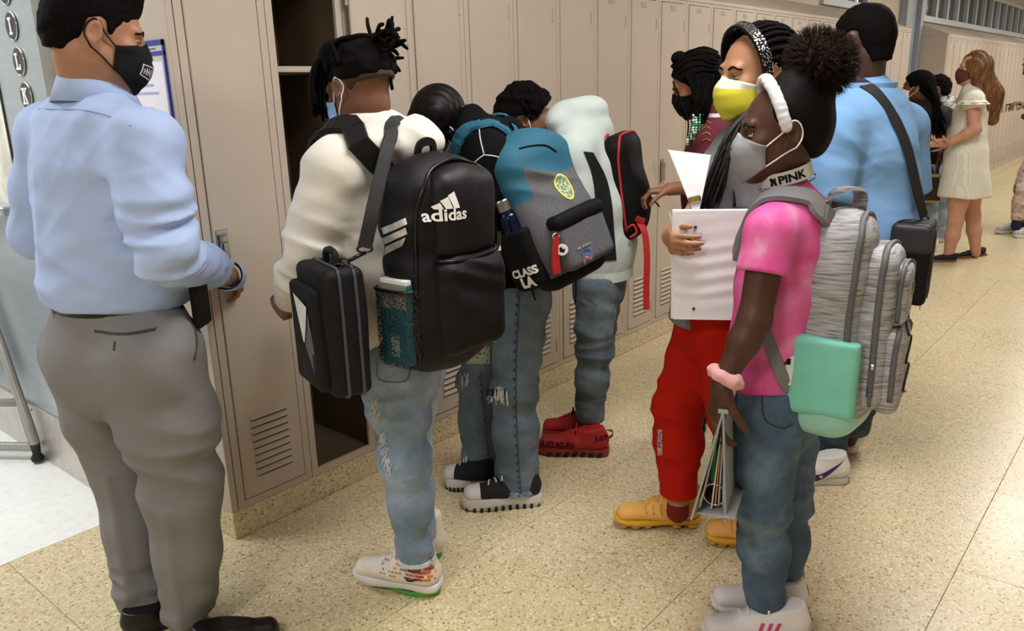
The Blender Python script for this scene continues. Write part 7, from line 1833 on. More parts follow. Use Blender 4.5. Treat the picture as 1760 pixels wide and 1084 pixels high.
    U = Field(); pu = g.J(1408, 108, 0.0); U.add(ell(pu, (0.068, 0.068, 0.060)), 0.02); crumple(U, 0.010, 55, 4, 2)
    M_AF = mat('afro_brown_black', '#1c1310', 0.9, var=0.5, vscale=120, bump=0.9, bscale=300, spec=0.1)
    po = obj('afro_puff', surf(U, 0.005), M_AF, hair)
    fuzz(U, 6000, 0.026, 3, mat('afro_strand', '#2e211b', 0.8, spec=0.1, var=0.3), po, 'puff_strands', 0.0009, curl=0.8)
    hb = [h.w(0.090 * math.sin(a), 0.042 - 0.055 * (1 - math.cos(a)) * 0.55, 0.108 * math.cos(a) + 0.018) for a in np.linspace(-1.62, 1.62, 26)]
    B_ = Field()
    for p, q in zip(hb[:-1], hb[1:]): B_.add(ec(p, q, (0.010, 0.013), (0.010, 0.013), nz(p - h.c)), 0.005)
    crumple(B_, 0.0012, 380, 2, 1)
    hbo = obj('headband', surf(B_, 0.0035), mat('white_sparkle_fabric', '#dcdde0', 0.5, var=0.15, vscale=700, bump=0.8, bscale=700), g.P)
    # choker band with lettering and a thin chain
    nc = lerp(g.neck, h.c, 0.27); up = nz(V(0, 0, 1) + RH * -0.30); a_ = nz(f - (f @ up) * up); b_ = np.cross(up, a_)
    CB = Field(); CB.add(ec(nc - up * 0.03, nc + up * 0.03, (0.057, 0.060), (0.055, 0.058), a_), 0.01)
    rp, rd = [nc + a_ * 0.058 * math.cos(t) + b_ * 0.062 * math.sin(t) for t in np.linspace(0, 6.283, 40, endpoint=False)], None
    rn = [nz(p - nc) for p in rp]; ck = MB().ribbon(rp, rn, 0.034, 0.004, closed=True).build('neck_band', mat('white_knit_band', '#d8d6d2', .8), g.P)
    t = text_mesh('PINK', 0.030, 0.0012); vs = []; ang0 = math.atan2(-FH @ b_, -FH @ a_)
    sgn = 1 if np.cross(nz(a_ * math.cos(ang0) + b_ * math.sin(ang0)), up) @ RH < 0 else -1
    for x, y, z in t[0]:
        th = ang0 + sgn * (x - 0.006) / 0.064; vs.append(nc + (a_ * math.cos(th) * 0.0632 + b_ * math.sin(th) * 0.0672) + up * (y * 0.85))
    obj('lettering', (np.array(vs), t[1]), M_BLACK, ck, smooth=False)
    dg = [(-.5, -.5), (-.1, -.5), (0, -.1), (.2, -.5), (.5, -.5), (.4, .1), (.5, .5), (.2, .3), (-.2, .5), (-.5, .3), (-.3, 0)]
    vs = [];
    for x, y in dg: th = ang0 + sgn * (x * .018 - 0.052) / 0.064; vs.append(nc + (a_ * math.cos(th) * 0.0632 + b_ * math.sin(th) * 0.0672) + up * (y * 0.02))
    obj('print_mark', (np.array(vs), [list(range(len(dg)))]), M_BLACK, ck, smooth=False)
    ch = [nc - up * 0.022 + a_ * 0.066 * math.cos(t) + b_ * 0.068 * math.sin(t) for t in np.linspace(0, 6.283, 48, endpoint=False)]; MB().tube(ch, [0.0022 if i % 2 else 0.0014 for i in range(48)], 5, closed=True).build('chain', mat('gold_chain', '#8a6b3a', .3, .9), g.P, smooth=True)
    # scrunchie on the left wrist
    sh, el, wr = g.arm['L']; ax = nz(wr - el); Xs = frame(ax, RH); SC_ = Field(); SC_.add(torus(wr - ax * 0.02, 0.033, 0.016, Xs), 0.01); crumple(SC_, 0.006, 130, 6, 2)
    tag(obj('scrunchie', surf(SC_, 0.004), mat('dusty_pink_velvet', '#d39a9c', .8, sheen=.3), None, origin=wr), 'dusty pink velvet scrunchie on the wrist of the girl in pink', 'scrunchie')
    M_W = mat('white_leather_shoe', '#dad7dc', .45, var=.03); M_PS = mat('pink_rubber', '#c43a80', .5)
    for hl, to in ((flo(1384, 1048), flo(1222, 1042)), (flo(1390, 1092), flo(1206, 1092))):
        s, F, w_, r_, f_, L = shoe(g.P, hl, to, mats=[M_W, M_W], soleh=0.022, collar=0.100, w=0.046, toe_up=0.006)
        laces(s, F, w_, f_, M_WHITE, ((0.42, 0.02), (0.50, 0.02), (0.58, 0.018), (0.65, 0.016)), 0.003)
        sg = 1 if (r_ @ -FH) > 0 else -1; Xs = frame(r_ * sg, V(0, 0, 1)); sx = 1 if Xs[0] @ f_ > 0 else -1
        for i in range(3):
            y = 0.36 + i * 0.075; decal('stripe', dense(((0, -.022), (sx * .010, -.022), (sx * -.006, .016), (sx * -.016, .016)), 4), Xs, w_(sg * .09, y, 0.052), F, M_PS, s, 0.0015, 0.0)
        decal('heel_patch', dense(((-.014, -.016), (.014, -.016), (.012, .016), (-.012, .016)), 4), frame(-f_, V(0, 0, 1)), w_(0, -0.1, 0.068), F, M_PS, s, 0.0015, 0.0)
    return g
GP = build_pink()
def build_greypack():
    J = GP.J; c = J(1440, 545, -0.03); n = nz(RH * 0.86 - FH * 0.51); X = frame(n, nz(V(0, 0, 1) + RH * 0.05)); w = lambda x, y, z: c + X.T @ V(x, y, z)
    E = empty('backpack', w(0, -0.29, 0), 'pale grey striped backpack with mint green pockets on the girl in pink', 'backpack')
    M_G = ramp_mat('grey_streaked_nylon', [(0.32, '#6a6a70'), (0.46, '#96969b'), (0.6, '#aeaeb2'), (0.75, '#bfbfc2')], 'noise', 9, 0.6, stretch=(2, 2, 26), detail=3, bump=0.1); M_Z = mat('dark_grey_zip', '#5d5e62', 0.5, bump=0.5, bscale=500); M_MI = mat('mint_nylon', '#79c7b6', 0.65, var=0.06, vscale=12, bump=0.1, bscale=700); M_MI2 = mat('pale_mint_base', '#96ccc6', 0.65, var=0.06); M_GS = mat('grey_mesh_strap', '#77787c', 0.75, bump=0.3, bscale=600)
    F = Field(); F.add(rbox(w(0, -0.01, -0.01), (0.128, 0.265, 0.075), 0.05, X), 0.03); F.add(ell(w(0, 0.12, 0), (0.120, 0.15, 0.075), X), 0.05); F.add(ell(w(0, -0.17, 0.01), (0.128, 0.12, 0.095), X), 0.05); crumple(F, 0.003, 20, 3); folds(F, w(-.1, .1, 0), X[1] + X[2], 0.08, 0.006, 0.12, 4)
    v, q = surf(F, 0.0065); L = (v[q].mean(1) - c) @ X.T; fm = (L[:, 1] < -0.160 - 0.06 * np.clip(L[:, 2] / 0.08, -1, 1)).astype(int); obj('main_compartment', (v, q), [M_G, M_MI2], E, fmat=fm)
    F2 = Field(); F2.add(rbox(w(0.01, -0.01, 0.085), (0.112, 0.195, 0.045), 0.04, X), 0.02); crumple(F2, 0.002, 22, 4); obj('middle_compartment', surf(F2, 0.0065), M_G, E)
    F3 = Field(); F3.add(rbox(w(0.012, 0.075, 0.128), (0.080, 0.072, 0.028), 0.026, X), 0.02); obj('upper_pocket', surf(F3, 0.006), M_G, E)
    F4 = Field(); F4.add(rbox(w(0.012, -0.105, 0.130), (0.096, 0.105, 0.030), 0.028, X), 0.02); crumple(F4, 0.002, 22, 7); obj('lower_pocket', surf(F4, 0.006), M_G, E)
    def arch(Fd, hw, y0, y1, z, rr=0.0065, name='zip'):
        pts = [w(x, y, z) for x, y in ((-hw, y0), (-hw, lerp(y0, y1, .6)), (-hw * .8, lerp(y0, y1, .92)), (-hw * .3, y1), (hw * .3, y1), (hw * .8, lerp(y0, y1, .92)), (hw, lerp(y0, y1, .6)), (hw, y0))]
        P_, _ = Fd.snap(np.array(spline(pts, 6)), 0.001); return MB().tube(P_, rr, 6, flat=0.6).build(name, M_Z, E, smooth=True)
    arch(F, 0.13, -0.12, 0.26, 0.045, 0.009); arch(F2, 0.115, -0.16, 0.19, 0.10, 0.008); arch(F3, 0.08, 0.01, 0.15, 0.14, 0.006); arch(F4, 0.096, -0.17, 0.005, 0.145, 0.007)
    K = Field(); pc = w(-0.128, -0.115, -0.006); XS = frame(nz(-X[0]), X[1]); K.add(rbox(pc, (0.080, 0.100, 0.022), 0.020, XS), 0.02); K.add(half(pc + X[1] * 0.095, nz(X[1] + XS[0] * .12)), 0.003, 'i'); crumple(K, 0.004, 26, 3); obj('side_pocket', surf(K, 0.006), M_MI, E)
    gr = spline([w(-0.03, 0.255, -0.05), w(-0.035, 0.30, -0.03), w(0.0, 0.312, -0.0), w(0.04, 0.30, 0.02), w(0.05, 0.25, 0.02)], 6); MB().ribbon(gr, [X[1]] * len(gr), 0.034, 0.008).build('grab_handle', M_G, E)
    A3 = F3; lo = w(0.03, 0.085, 0.25); lb = decal('label_patch', dense(((-.016, -.016), (.016, -.016), (.016, .016), (-.016, .016)), 4), X, lo, F3, mat('label_grey', '#7d7d80', .5), E, 0.002, 0.0)
    decal('label_bars', merge(dense(((-.009, .003), (.009, .003), (.009, .007), (-.009, .007)), 2), dense(((-.009, -.007), (.009, -.007), (.009, -.003), (-.009, -.003)), 2)), X, lo, F3, mat('label_pale', '#c8c8c8', .5), E, 0.003, 0.0)
    # zip pulls
    p0 = w(-0.115, -0.085, 0.10); P_, G_ = F2.snap(np.array([p0]), 0.006); p0 = P_[0]
    for k in (0, 1):
        pl = p0 + X[0] * 0.012 * k + X[1] * -0.01 * k
        MB().bbox((-.005, -.006, -.004), (.005, .008, .004), .002, X, pl).build('zip_slider', M_CHROME, E)
        MB().tube(spline([pl, pl + V(0, 0, -.03), pl + V(0, 0, -.055) + RH * .003], 4), 0.0022, 5).build('pull_cord', M_Z, E, smooth=True)
        MB().bbox((-.008, -.022, -.004), (.008, .008, .004), .003, X, pl + V(0, 0, -.07)).build('zip_pull', M_Z, E)
    # bungee cord on the outer face
    bc = [w(x, y, 0.162 + 0.004 * (i % 2)) for i, (x, y) in enumerate([((-1) ** i * 0.05 + 0.03, 0.02 - i * 0.035) for i in range(7)])]; P_, _ = F4.snap(np.array(spline(bc, 4)), 0.003); MB().tube(P_, 0.0028, 5).build('bungee_cord', mat('black_green_cord', '#23302c', .6), E, smooth=True)
    # shoulder straps
    sp, sn = strap_on(GP.T, [w(-0.05, 0.225, -0.085), J(1408, 362, -0.11), J(1388, 348, -0.09), J(1352, 344, -0.085), J(1316, 360, -0.06), J(1290, 395, -0.02), J(1268, 440, 0.02)], 7, 0.006); MB().ribbon(list(sp), list(sn), 0.048, 0.010).build('shoulder_strap', M_GS, E)
    lw = spline([w(-0.10, -0.16, -0.085), J(1350, 660, -0.12), J(1330, 610, -0.12), J(1314, 565, -0.10)], 6); P_ = np.array(lw); d = GP.T(P_); P_ = P_ + GP.T.grad(P_) * np.where(d < .004, .004 - d, 0)[:, None]; MB().ribbon(list(P_), [nz(-FH + g_ * .3) for g_ in GP.T.grad(P_)], 0.030, 0.003).build('lower_strap', M_GS, E)
    sp, sn = strap_on(GP.T, [w(0.06, 0.225, -0.085), J(1412, 356, 0.06), J(1395, 335, 0.09), J(1370, 345, 0.10)], 6, 0.006); MB().ribbon(list(sp), list(sn), 0.048, 0.010).build('shoulder_strap', M_GS, E)
    # phone in the back pocket
    Xp = frame(nz(-FH * .9 - RH * .2), nz(V(0, 0, 1) + RH * .05)); po = J(1352, 634, -0.115)
    PH = empty('phone', po, 'white phone sticking out between the pink tee and the grey backpack', 'phone'); MB().bbox((-.014, -.04, 0), (.016, .036, .008), .003, Xp, po).build('case', mat('pearl_white', '#d8dada', .2), PH); MB().bbox((-.010, .014, .008), (.006, .030, .0095), .001, Xp, po).build('camera_window', M_BLACK, PH)
build_greypack()
def build_grey_binder():
    J = GP.J; top = J(1245, 702, -0.20); f = RH
    E = empty('open_binder', top + V(0, 0, -0.26), 'grey ring binder hanging open from the hand of the girl in pink', 'binder')
    M_O = mat('grey_vinyl', '#9a9da2', .4); M_I = mat('pale_lining', '#cfcfcd', .5); Lc = 0.285
    ax = nz(FH + RH * 0.42)                             # spine runs away from the camera
    def cover(ang, name, th=0.005, l=Lc, m=None, off=0.0, d0=-0.02, d1=0.24):
        d = nz(V(0, 0, -1) * math.cos(ang) + RH * math.sin(ang)); X = np.array([d, ax, np.cross(d, ax)]); return MB().bbox((0, d0, off - th / 2), (l, d1, off + th / 2), 0.001, X, top).build(name, m or M_O, E)
    cover(-0.23, 'cover'); cover(0.06, 'cover')
    XS = np.array([nz(RH - FH * .42), ax, V(0, 0, 1)]); MB().bbox((-0.012, -0.02, -0.006), (0.012, 0.24, 0.004), .002, XS, top).build('spine', M_O, E)
    for i, (a, c_, l) in enumerate(((-0.19, '#dedede', .26), (-0.08, '#e2e0da', .262), (-0.05, '#cf8f4a', .255), (-0.02, '#d8d8e0', .262), (0.02, '#e6e6e6', .266))): cover(a, 'page', 0.003, l, mat('page_%d' % i, c_, .7), 0, 0.0 + .004 * i, 0.215)
    gp = Field(); d = nz(V(0, 0, -1) - RH * 0.06); gp.add(rbox(top + d * 0.15 + ax * .09 - RH * .012, (0.009, 0.07, 0.05), 0.008, XS), .01); crumple(gp, .004, 40, 2); obj('green_pouch', surf(gp, .005), mat('green_vinyl', '#1f7a4a', .4), E)
    bs = top + V(0, 0, -0.255) + RH * -0.015; MB().bbox((-0.042, -0.018, -0.003), (0.05, 0.20, 0.002), .001, XS, bs + V(0, 0, -0.012) + RH * .004).build('base_flap', M_O, E)
    for k, y in enumerate((0.01, 0.09, 0.17)):
        rc = top + V(0, 0, -0.225) + ax * y - RH * .016; MB().tube([rc + XS[0] * 0.026 * math.cos(t) + V(0, 0, 0.028 * math.sin(t)) for t in np.linspace(0, 6.283, 22, endpoint=False)], 0.0018, 6, closed=True).build('ring', M_CHROME, E, smooth=True)
    MB().box((-0.012, -0.002, 0), (0.0, 0.006, 0.0006), np.array([RH, V(0, 0, 1), -FH]), top + V(0, 0, -0.085) - FH * 0.006).build('page_tab', mat('ink_navy', '#2b2f55', .7), E)
build_grey_binder()
# ------------------------------------------------------------------ tall boy in the blue tee seen from behind, with a black case
def build_blue():
    f = nz(FH * 0.62 - RH * 0.78)
    g = Fig((1.70, -1.38), 'tall boy in a plain light blue tee seen from behind', skin('deep_3', '#45302a'), f,
            [(1492, 470, 0.0, 0.185, 0.165), (1492, 400, 0.0, 0.180, 0.165), (1494, 320, 0.0, 0.178, 0.155), (1494, 250, 0.0, 0.180, 0.140), (1492, 190, 0.0, 0.135, 0.095), (1484, 142, 0.0, 0.068, 0.068)],
            {'L': [(1434, 228, -0.13), (1412, 345, -0.14), (1372, 420, -0.02)], 'R': [(1548, 222, 0.14), (1552, 335, 0.16), (1530, 420, 0.14)]},
            {'L': [(1470, 490, -0.06), (1445, 620, -0.04), (1422, 778, 0.0)], 'R': [(1515, 490, 0.08), (1490, 620, 0.10), (1462, 742, 0.12)]},
            (1479, 70, 0.0, FH * 0.72 - RH * 0.62 + V(0, 0, -0.10), V(0, 0, 1), 0.98), 0.064)
    M_T = mat('light_blue_cotton', '#7ba6d6', 0.9, var=0.04, vscale=7, bump=0.1, bscale=800, spec=0.15, wrinkle=0.55, wscale=7)
    def ex(T): folds(T, g.J(1495, 350, -.15), (0.2, 0.1, 1), 0.09, 0.009, 0.2, 6); folds(T, g.J(1440, 260, -.15), (0.7, 0, .6), 0.08, 0.008, 0.12, 7)
    g.top('tshirt', M_T, g.spine[0][0] + V(0, 0, 0.02), (0.092, 0.098, 0.05, 0.05, 0.05), length=0.95, amp=(0.006, 0.10), seed=31, extra=ex)
    R_, D_ = ring(g.T, g.neck + V(0, 0, -0.01), g.f, g.S, 0.07, 30, 0.002); MB().ribbon(list(R_), list(D_), 0.02, 0.004, closed=True).build('neck_rib', M_T, g.top_o)
    g.bottoms('jeans', denim('dark_denim', '#2b3540', '#3b4754', '#566370', sc=7), (0.115, 0.105, 0.085, 0.075, 0.066), g.J(1492, 480, 0.0), (0.175, 0.15))
    g.body({'L': (nz(-RH - V(0, 0, .4)), FH, 1, (.4, .6, .5), .05), 'R': (nz(V(0, 0, -1)), -g.S, 1, (.4, .6, .5), .05)}, bare=('L', 'R'), arm_r=(0.054, 0.048, 0.042, 0.03), vox=.005, avox=.006)
    h = g.head; H = h.cap(-0.078, 0.003, amp=0.002, sc=150, seed=2); obj('hair', surf(H, 0.0048), M_HAIR_SOFT, g.P)
    M_W = mat('white_leather_trainer', '#dedcdc', .45, var=.02); M_PU = mat('purple_leather', '#3a2178', .5)
    for near, (hl, to) in enumerate(((flo(1474, 776), flo(1400, 760)), (flo(1452, 826), flo(1344, 828)))):
        s, F, w_, r_, f_, L = shoe(g.P, hl, to, mats=[M_W, mat('white_rubber', '#cfcaca', .5)], soleh=0.030, collar=0.115, w=0.05)
        sg = 1 if (r_ @ -FH) > 0 else -1; Xs = frame(r_ * sg, V(0, 0, 1)); sw = swoosh(0.15); sw[0][:, 1] *= 1.5
        decal('swoosh', sw, Xs, w_(sg * .09, 0.40, 0.062), F, M_PU, s, 0.0018, 0.0)
    return g
GB = build_blue()
def build_case2():
    J = GB.J; c = J(1566, 446, -0.16); n = nz(-FH * 0.80 + RH * 0.60); X = frame(nz(-FH * .86 - RH * .5), nz(V(0, 0, 1) + RH * .03)); w = lambda x, y, z: c + X.T @ V(x, y, z)
    E = empty('carry_case', w(0, -.14, 0), 'black zip case on a long strap beside the boy in the blue tee', 'bag'); M_K = mat('black_case_cloth', '#0c0c0e', .65, bump=.2, bscale=600, spec=.2)
    F = Field(); F.add(rbox(c, (0.062, 0.140, 0.095), 0.02, X), .01); crumple(F, .002, 25, 2); obj('body', surf(F, .006), M_K, E)
    F2 = Field(); F2.add(rbox(w(-0.004, 0.085, 0.01), (0.064, 0.052, 0.092), 0.02, X), .01); obj('flap', surf(F2, .006), mat('charcoal_case_flap', '#2b2d31', .5), E)
    for zz in (-.03, .03):
        pts = [w(0.064, y, zz) for y in (-.12, -.06, 0, .06, .12)]; MB().tube(pts, .004, 6).build('zip_track', mat('grey_zip_tape', '#3b3f47', .45), E, smooth=True)
    pts = [J(1588, 372, -0.16), J(1575, 320, -0.17), J(1560, 255, -0.17), J(1536, 200, -0.15), J(1508, 165, -0.12), J(1478, 146, -0.06), J(1462, 160, 0.06), J(1460, 200, 0.14)]
    P_ = np.array(spline(pts, 7)); d = GB.T(P_); g_ = GB.T.grad(P_); P_ = P_ + g_ * np.where(d < .004, .004 - d, 0)[:, None]
    nr = [nz(-FH + 0.8 * q * (abs(dd) < .06)) for q, dd in zip(g_, d)]
    MB().ribbon(list(P_), nr, 0.036, 0.003).build('sling_strap', mat('black_webbing', '#1b1b1d', .7), E)
    ct = J(1590, 378, -0.16); XC = frame(-FH, V(0, 0, 1)); MB().tube([ct + XC.T @ V(.012 * math.cos(a), .014 * math.sin(a), 0) for a in np.linspace(0, 6.283, 14, endpoint=False)], .003, 6, closed=True).build('clip', mat('dark_metal_clip', '#2a2a2c', .3, .7), E, smooth=True)
    pp = w(.05, -.142, .06); MB().tube([pp, pp + V(0, 0, -.014)], .002, 6).build('zip_pull', M_CHROME, E)
build_case2()
# ------------------------------------------------------------------ girl with beaded braids by the lockers
def build_bead():
    f = nz(-RH * 0.92 + FH * 0.35)
    g = Fig((1.63, -0.82), 'girl with beaded braids and a maroon tee writing at the lockers', skin('brown_4', '#8a5c42'), f,
            [(1212, 500, 0.0, 0.125, 0.10), (1215, 420, 0.0, 0.125, 0.10), (1220, 330, 0.0, 0.125, 0.10), (1224, 262, 0.0, 0.128, 0.095), (1226, 216, 0.0, 0.09, 0.06), (1220, 192, 0.0, 0.046, 0.046)],
            {'L': [(1226, 240, -0.12), (1222, 318, -0.15), (1150, 325, -0.10)], 'R': [(1218, 238, 0.12), (1215, 330, 0.16), (1205, 400, 0.2)]},
            {'L': [(1206, 515, -0.06), (1192, 630, -0.03), (1186, 735, 0.0)], 'R': [(1216, 515, 0.06), (1202, 630, 0.07), (1196, 722, 0.08)]},
            (1199, 143, 0.0, -RH * 0.88 + FH * 0.25 + V(0, 0, -0.42), V(0, 0, 1) - RH * 0.3, 0.96), 0.046)
    M_M = mat('maroon_cotton', '#5c1f2a', .9, bump=.1, bscale=700)
    g.top('tshirt', M_M, g.spine[0][0] + V(0, 0, .02), (0.060, 0.066, .05, .05, .05), length=0.55, amp=(.004, .08), seed=41)
    Rg, Dg = ring(g.T, g.neck + V(0, 0, -.012), g.f, g.S, .05, 26, .003); MB().ribbon(list(Rg), list(Dg), .016, .004, closed=True).build('neck_rib', M_WHITE, g.top_o)
    lp = g.T.trace([(1208, y) for y in (215, 224, 233, 242)], 1.8, .002)
    for i, y in enumerate((212, 222, 232, 243)):
        P_ = g.T.trace([(p[0], p[1]) for p in spline([V(1206, y, 0), V(1214, y - 4, 0), V(1222, y, 0)], 5)], 1.8, .002)
        if len(P_) > 2: MB().tube(P_, .002, 5).build('chest_print', mat('print_orange' if i % 2 else 'print_pale', '#b0622e' if i % 2 else '#a9826c', .8), g.top_o, smooth=True)
    g.bottoms('trousers', mat('charcoal_jersey', '#2b2b30', .9), (.08, .075, .058, .052, .046), g.J(1213, 505, 0), (.115, .095))
    g.body({'L': (nz(-RH + FH * .1 - V(0, 0, .1)), V(0, 0, -1), 1, (.7, .8, .5), .03, (.5, .5), .82), 'R': (nz(-RH), -g.f, -1, (.4, .6, .5), .05)}, bare=('L', 'R'), arm_r=(.036, .034, .031, .022), avox=.005)
    h = g.head; h.eyes(g.P, .25, g.sk); h.brows(g.P, M_HAIR, g.HF)
    MK = mat('black_face_mask', '#0f0f11', .8, spec=.1); h.mask(g.P, MK, MK, 'pleat', g.HF)
    H = h.cap(-.04, .006, amp=.002, sc=150, seed=7); H.add(ell(h.w(-.005, .028, .122), (.028, .028, .024), h.X), .01); hair = obj('hair', surf(H, .0045), M_HAIR_SOFT, g.P)
    r = np.random.RandomState(4); mb = MB(); mats_ = [mat('bead_green', '#2f8a5e', .25, var=0), mat('bead_white', '#dfe3df', .25, var=0), mat('bead_mint', '#8fc0a6', .25, var=0)]; bd = [MB() for _ in mats_]
    for i in range(11):
        a = lerp(-1.25, 1.25, i / 10); pts = [h.w(.05 * math.sin(a), .075 * math.cos(a) * .9, .09 * math.cos(a) + .012), h.w(.075 * math.sin(a), .03, .105 * math.cos(a) + .012), h.w(.085 * math.sin(a), -.03, .10 * math.cos(a) + .012), h.w(.08 * math.sin(a), -.085, .05 * math.cos(a))]
        P_ = np.array(spline(pts, 6)); d = H(P_); P_ = P_ + H.grad(P_) * np.where(d < .001, .001 - d, 0)[:, None]; mb.tube(P_, .005, 5)
    for i in range(16):
        u = i / 15; e = g.J(1188 + 20 * u + r.uniform(-3, 3), 205 + r.uniform(-8, 14), -.13 + .05 * r.rand()); s0 = h.w(-.078, .02 - .09 * u, .06 - .05 * u); m1 = lerp(s0, e, .55) - FH * (.03) + RH * .01
        P_ = np.array(spline([s0, m1, e], 8)); mb.tube(P_, [.0042 * (1 + .2 * math.sin(k * 2.6)) for k in range(len(P_))], 5)
        for k in range(7):
            q = e + V(0, 0, -.009 * k) + RH * r.uniform(-.001, .001); bd[r.choice([0, 0, 1, 2])].ball(q, (.0056, .0056, .0048), 8, 5)
    e = g.J(1182, 236, -.14); mb.tube(spline([h.w(-.05, .08, .05), g.J(1181, 200, -.14), e], 8), .003, 5)
    for k in range(4): bd[k % 3].ball(e + V(0, 0, -.009 * k), (.0056, .0056, .0048), 8, 5)
    mb.build('braids', M_HAIR_SOFT, hair, smooth=True)
    for b_, m_ in zip(bd, mats_): tag(b_.build('beads', m_, hair, smooth=True), kind='stuff')
    for q in 'LR':
        a = g.leg[q][2]; shoe(g.P, V(a[0], a[1], 0) - FH * .05, V(a[0], a[1], 0) + FH * .14, mats=[M_BLACK, M_RUBBER], voxel=.006)
    pe = g.J(1124, 343, -.11); tag(MB().tube([pe + V(0, 0, .02) - RH * .02, pe + RH * .022 - V(0, 0, .028)], .003, 8).build('pen', M_BLACK, None, origin=pe), 'black pen in the hand reaching towards the lockers', 'pen')
    return g
GD = build_bead()
# ------------------------------------------------------------------ girl half hidden behind the afro puff
def build_hidden():
    f = nz(FH * 0.9 - RH * 0.3)
    g = Fig((2.17, -1.05), 'dark-haired girl with stud earrings half hidden behind the afro puff', skin('brown_5', '#6a4433'), f,
            [(1398, 470, 0, .13, .10), (1398, 400, 0, .125, .10), (1398, 320, 0, .128, .10), (1398, 255, 0, .13, .095), (1398, 205, 0, .095, .06), (1397, 176, 0, .046, .046)],
            {'L': [(1352, 228, -.05), (1346, 320, -.06), (1370, 390, .08)], 'R': [(1440, 228, .06), (1442, 320, .08), (1420, 390, .14)]},
            {'L': [(1380, 490, -.03), (1372, 590, 0), (1366, 690, 0)], 'R': [(1412, 490, .04), (1400, 590, .05), (1392, 690, .06)]},
            (1396, 122, 0.0, FH * .9 - RH * .35, V(0, 0, 1), 1.0), .046)
    M_W = mat('cream_cotton_top', '#d5d2ca', .9); g.top('shirt', M_W, g.spine[0][0] + V(0, 0, .02), (.062, .064, .06, .05, .04), seed=51, vox=.009)
    g.bottoms('jeans', MATS['dark_denim'], (.08, .078, .06, .055, .05), g.J(1398, 478, 0), (.12, .10), vox=.010)
    g.body(None, vox=.006)
    h = g.head; H = h.cap(-.06, .014, amp=.004, sc=100, seed=9); obj('hair', surf(H, .006), M_HAIR_SOFT, g.P)
    for k in (-1, 1): MB().ball(h.w(k * .086, 0.0, -.036), .0045, 8, 6).build('earring', mat('bright_stud', '#f0f0f0', .1, .8), g.P, smooth=True)
    for q in 'LR':
        a = g.leg[q][2]; shoe(g.P, V(a[0], a[1], 0) - f * .05, V(a[0], a[1], 0) + f * .15, mats=[M_WHITE, M_WHITE], voxel=.007)
build_hidden()
# ------------------------------------------------------------------ people further down the corridor
def build_redhead():
    f = nz(-RH * 0.93 + FH * 0.3)
    g = Fig((6.10, -0.92), 'woman with long red hair in a white sleeveless dress', skin('fair', '#c08f78'), f,
            [(1657, 300, 0, .165, .135), (1660, 262, 0, .16, .13), (1664, 228, 0, .145, .12), (1668, 195, 0, .145, .115), (1671, 164, 0, .105, .07), (1668, 142, 0, .05, .05)],
            {'L': [(1672, 174, -.15), (1676, 222, -.2), (1632, 245, -.12)], 'R': [(1664, 172, .14), (1640, 220, .15), (1630, 245, 0.0)]},
            {'L': [(1652, 310, -.05), (1642, 380, -.05), (1630, 436, -.04)], 'R': [(1664, 310, .06), (1672, 370, .06), (1678, 428, .04)]},
            (1673, 117, 0, -RH * .92 + FH * .25, V(0, 0, 1), 1.02), .05)
    M_D = ramp_mat('white_striped_linen', [(0.3, '#d2d0c4'), (0.7, '#dedcd2')], 'wave', 30, .9, stretch=(1, 1, 0), dist=0.2)
    def ex(T): T.add(ec(g.J(1660, 262, 0), g.J(1656, 338, 0), (.165, .15), (.205, .20), g.S), .04)
    g.top('dress', M_D, g.J(1656, 337, 0), (.075, .078, .05, .05, .05), length=.22, seed=61, vox=.010, extra=ex, amp=(.008, .12))
    for q in ('L', 'R'):
        sh, el, wr = g.arm[q]; R_ = []
        for k in range(2):
            G = []
            for i in range(3):
                row = []
                for j in range(25):
                    a = 2 * math.pi * j / 24; rr = .075 + i * .014 + k * .01 + .008 * math.sin(a * 7 + k); row.append(lerp(sh, el, .02 + i * .055 + k * .07) + nz(g.f) * rr * math.cos(a) + g.S * rr * math.sin(a) + V(0, 0, .02))
                G.append(row)
            MB().grid(G).build('ruffle', M_D, g.top_o, smooth=True)
    g.body({'L': (nz(-RH), V(0, 0, 1), -1, (.4, .6, .5), .05), 'R': (nz(-RH), FH, 1, (.4, .6, .5), .05)}, bare=('L', 'R'), arm_r=(.052, .044, .038, .026), leg_r=(.085, .075, .056, .054, .036), leg_bare=True, vox=.007, avox=.007)
    h = g.head; H = Field(); H.add(ell(h.w(0, -.022, .034), (.092, .105, .095), h.X), .02)
    for x0, y0, x1, y1, o, r0, r1 in ((1682, 112, 1700, 165, 0, .075, .095), (1700, 165, 1706, 205, 0, .095, .045), (1680, 120, 1688, 190, -.07, .055, .05), (1684, 120, 1694, 180, .08, .06, .05)): H.add(cone(g.J(x0, y0, o), g.J(x1, y1, o), r0, r1), .05)
    H.add(ell(h.w(0, .09, -.03), (.05, .06, .09), h.X), .02, 's'); st = (RH * 120 + FH * 90).astype(f32); H.post.append(lambda P, D: f32(.006) * np.sin(P @ st + 3 * vnoise(P, 14, 3))); crumple(H, .004, 40, 3)
    obj('hair', surf(H, .008), ramp_mat('red_gold_hair', [(0.25, '#3c2412'), (0.5, '#664320'), (0.75, '#8f6636')], 'noise', 26, .55, stretch=(3, 3, .6)), g.P)
    MK = mat('maroon_mask', '#5a2a30', .8); h.mask(g.P, MK, MK, 'pleat', g.HF)
    for hl, to in ((flo(1642, 449), flo(1601, 449)), (flo(1693, 438), flo(1640, 444))):
        s = shoe(g.P, hl, to, mats=[mat('black_suede_loafer', '#17171c', .8), mat('tan_sole', '#7a5a3c', .6)], soleh=.016, collar=.06, w=.042, voxel=.007, toe_up=.0)
build_redhead()
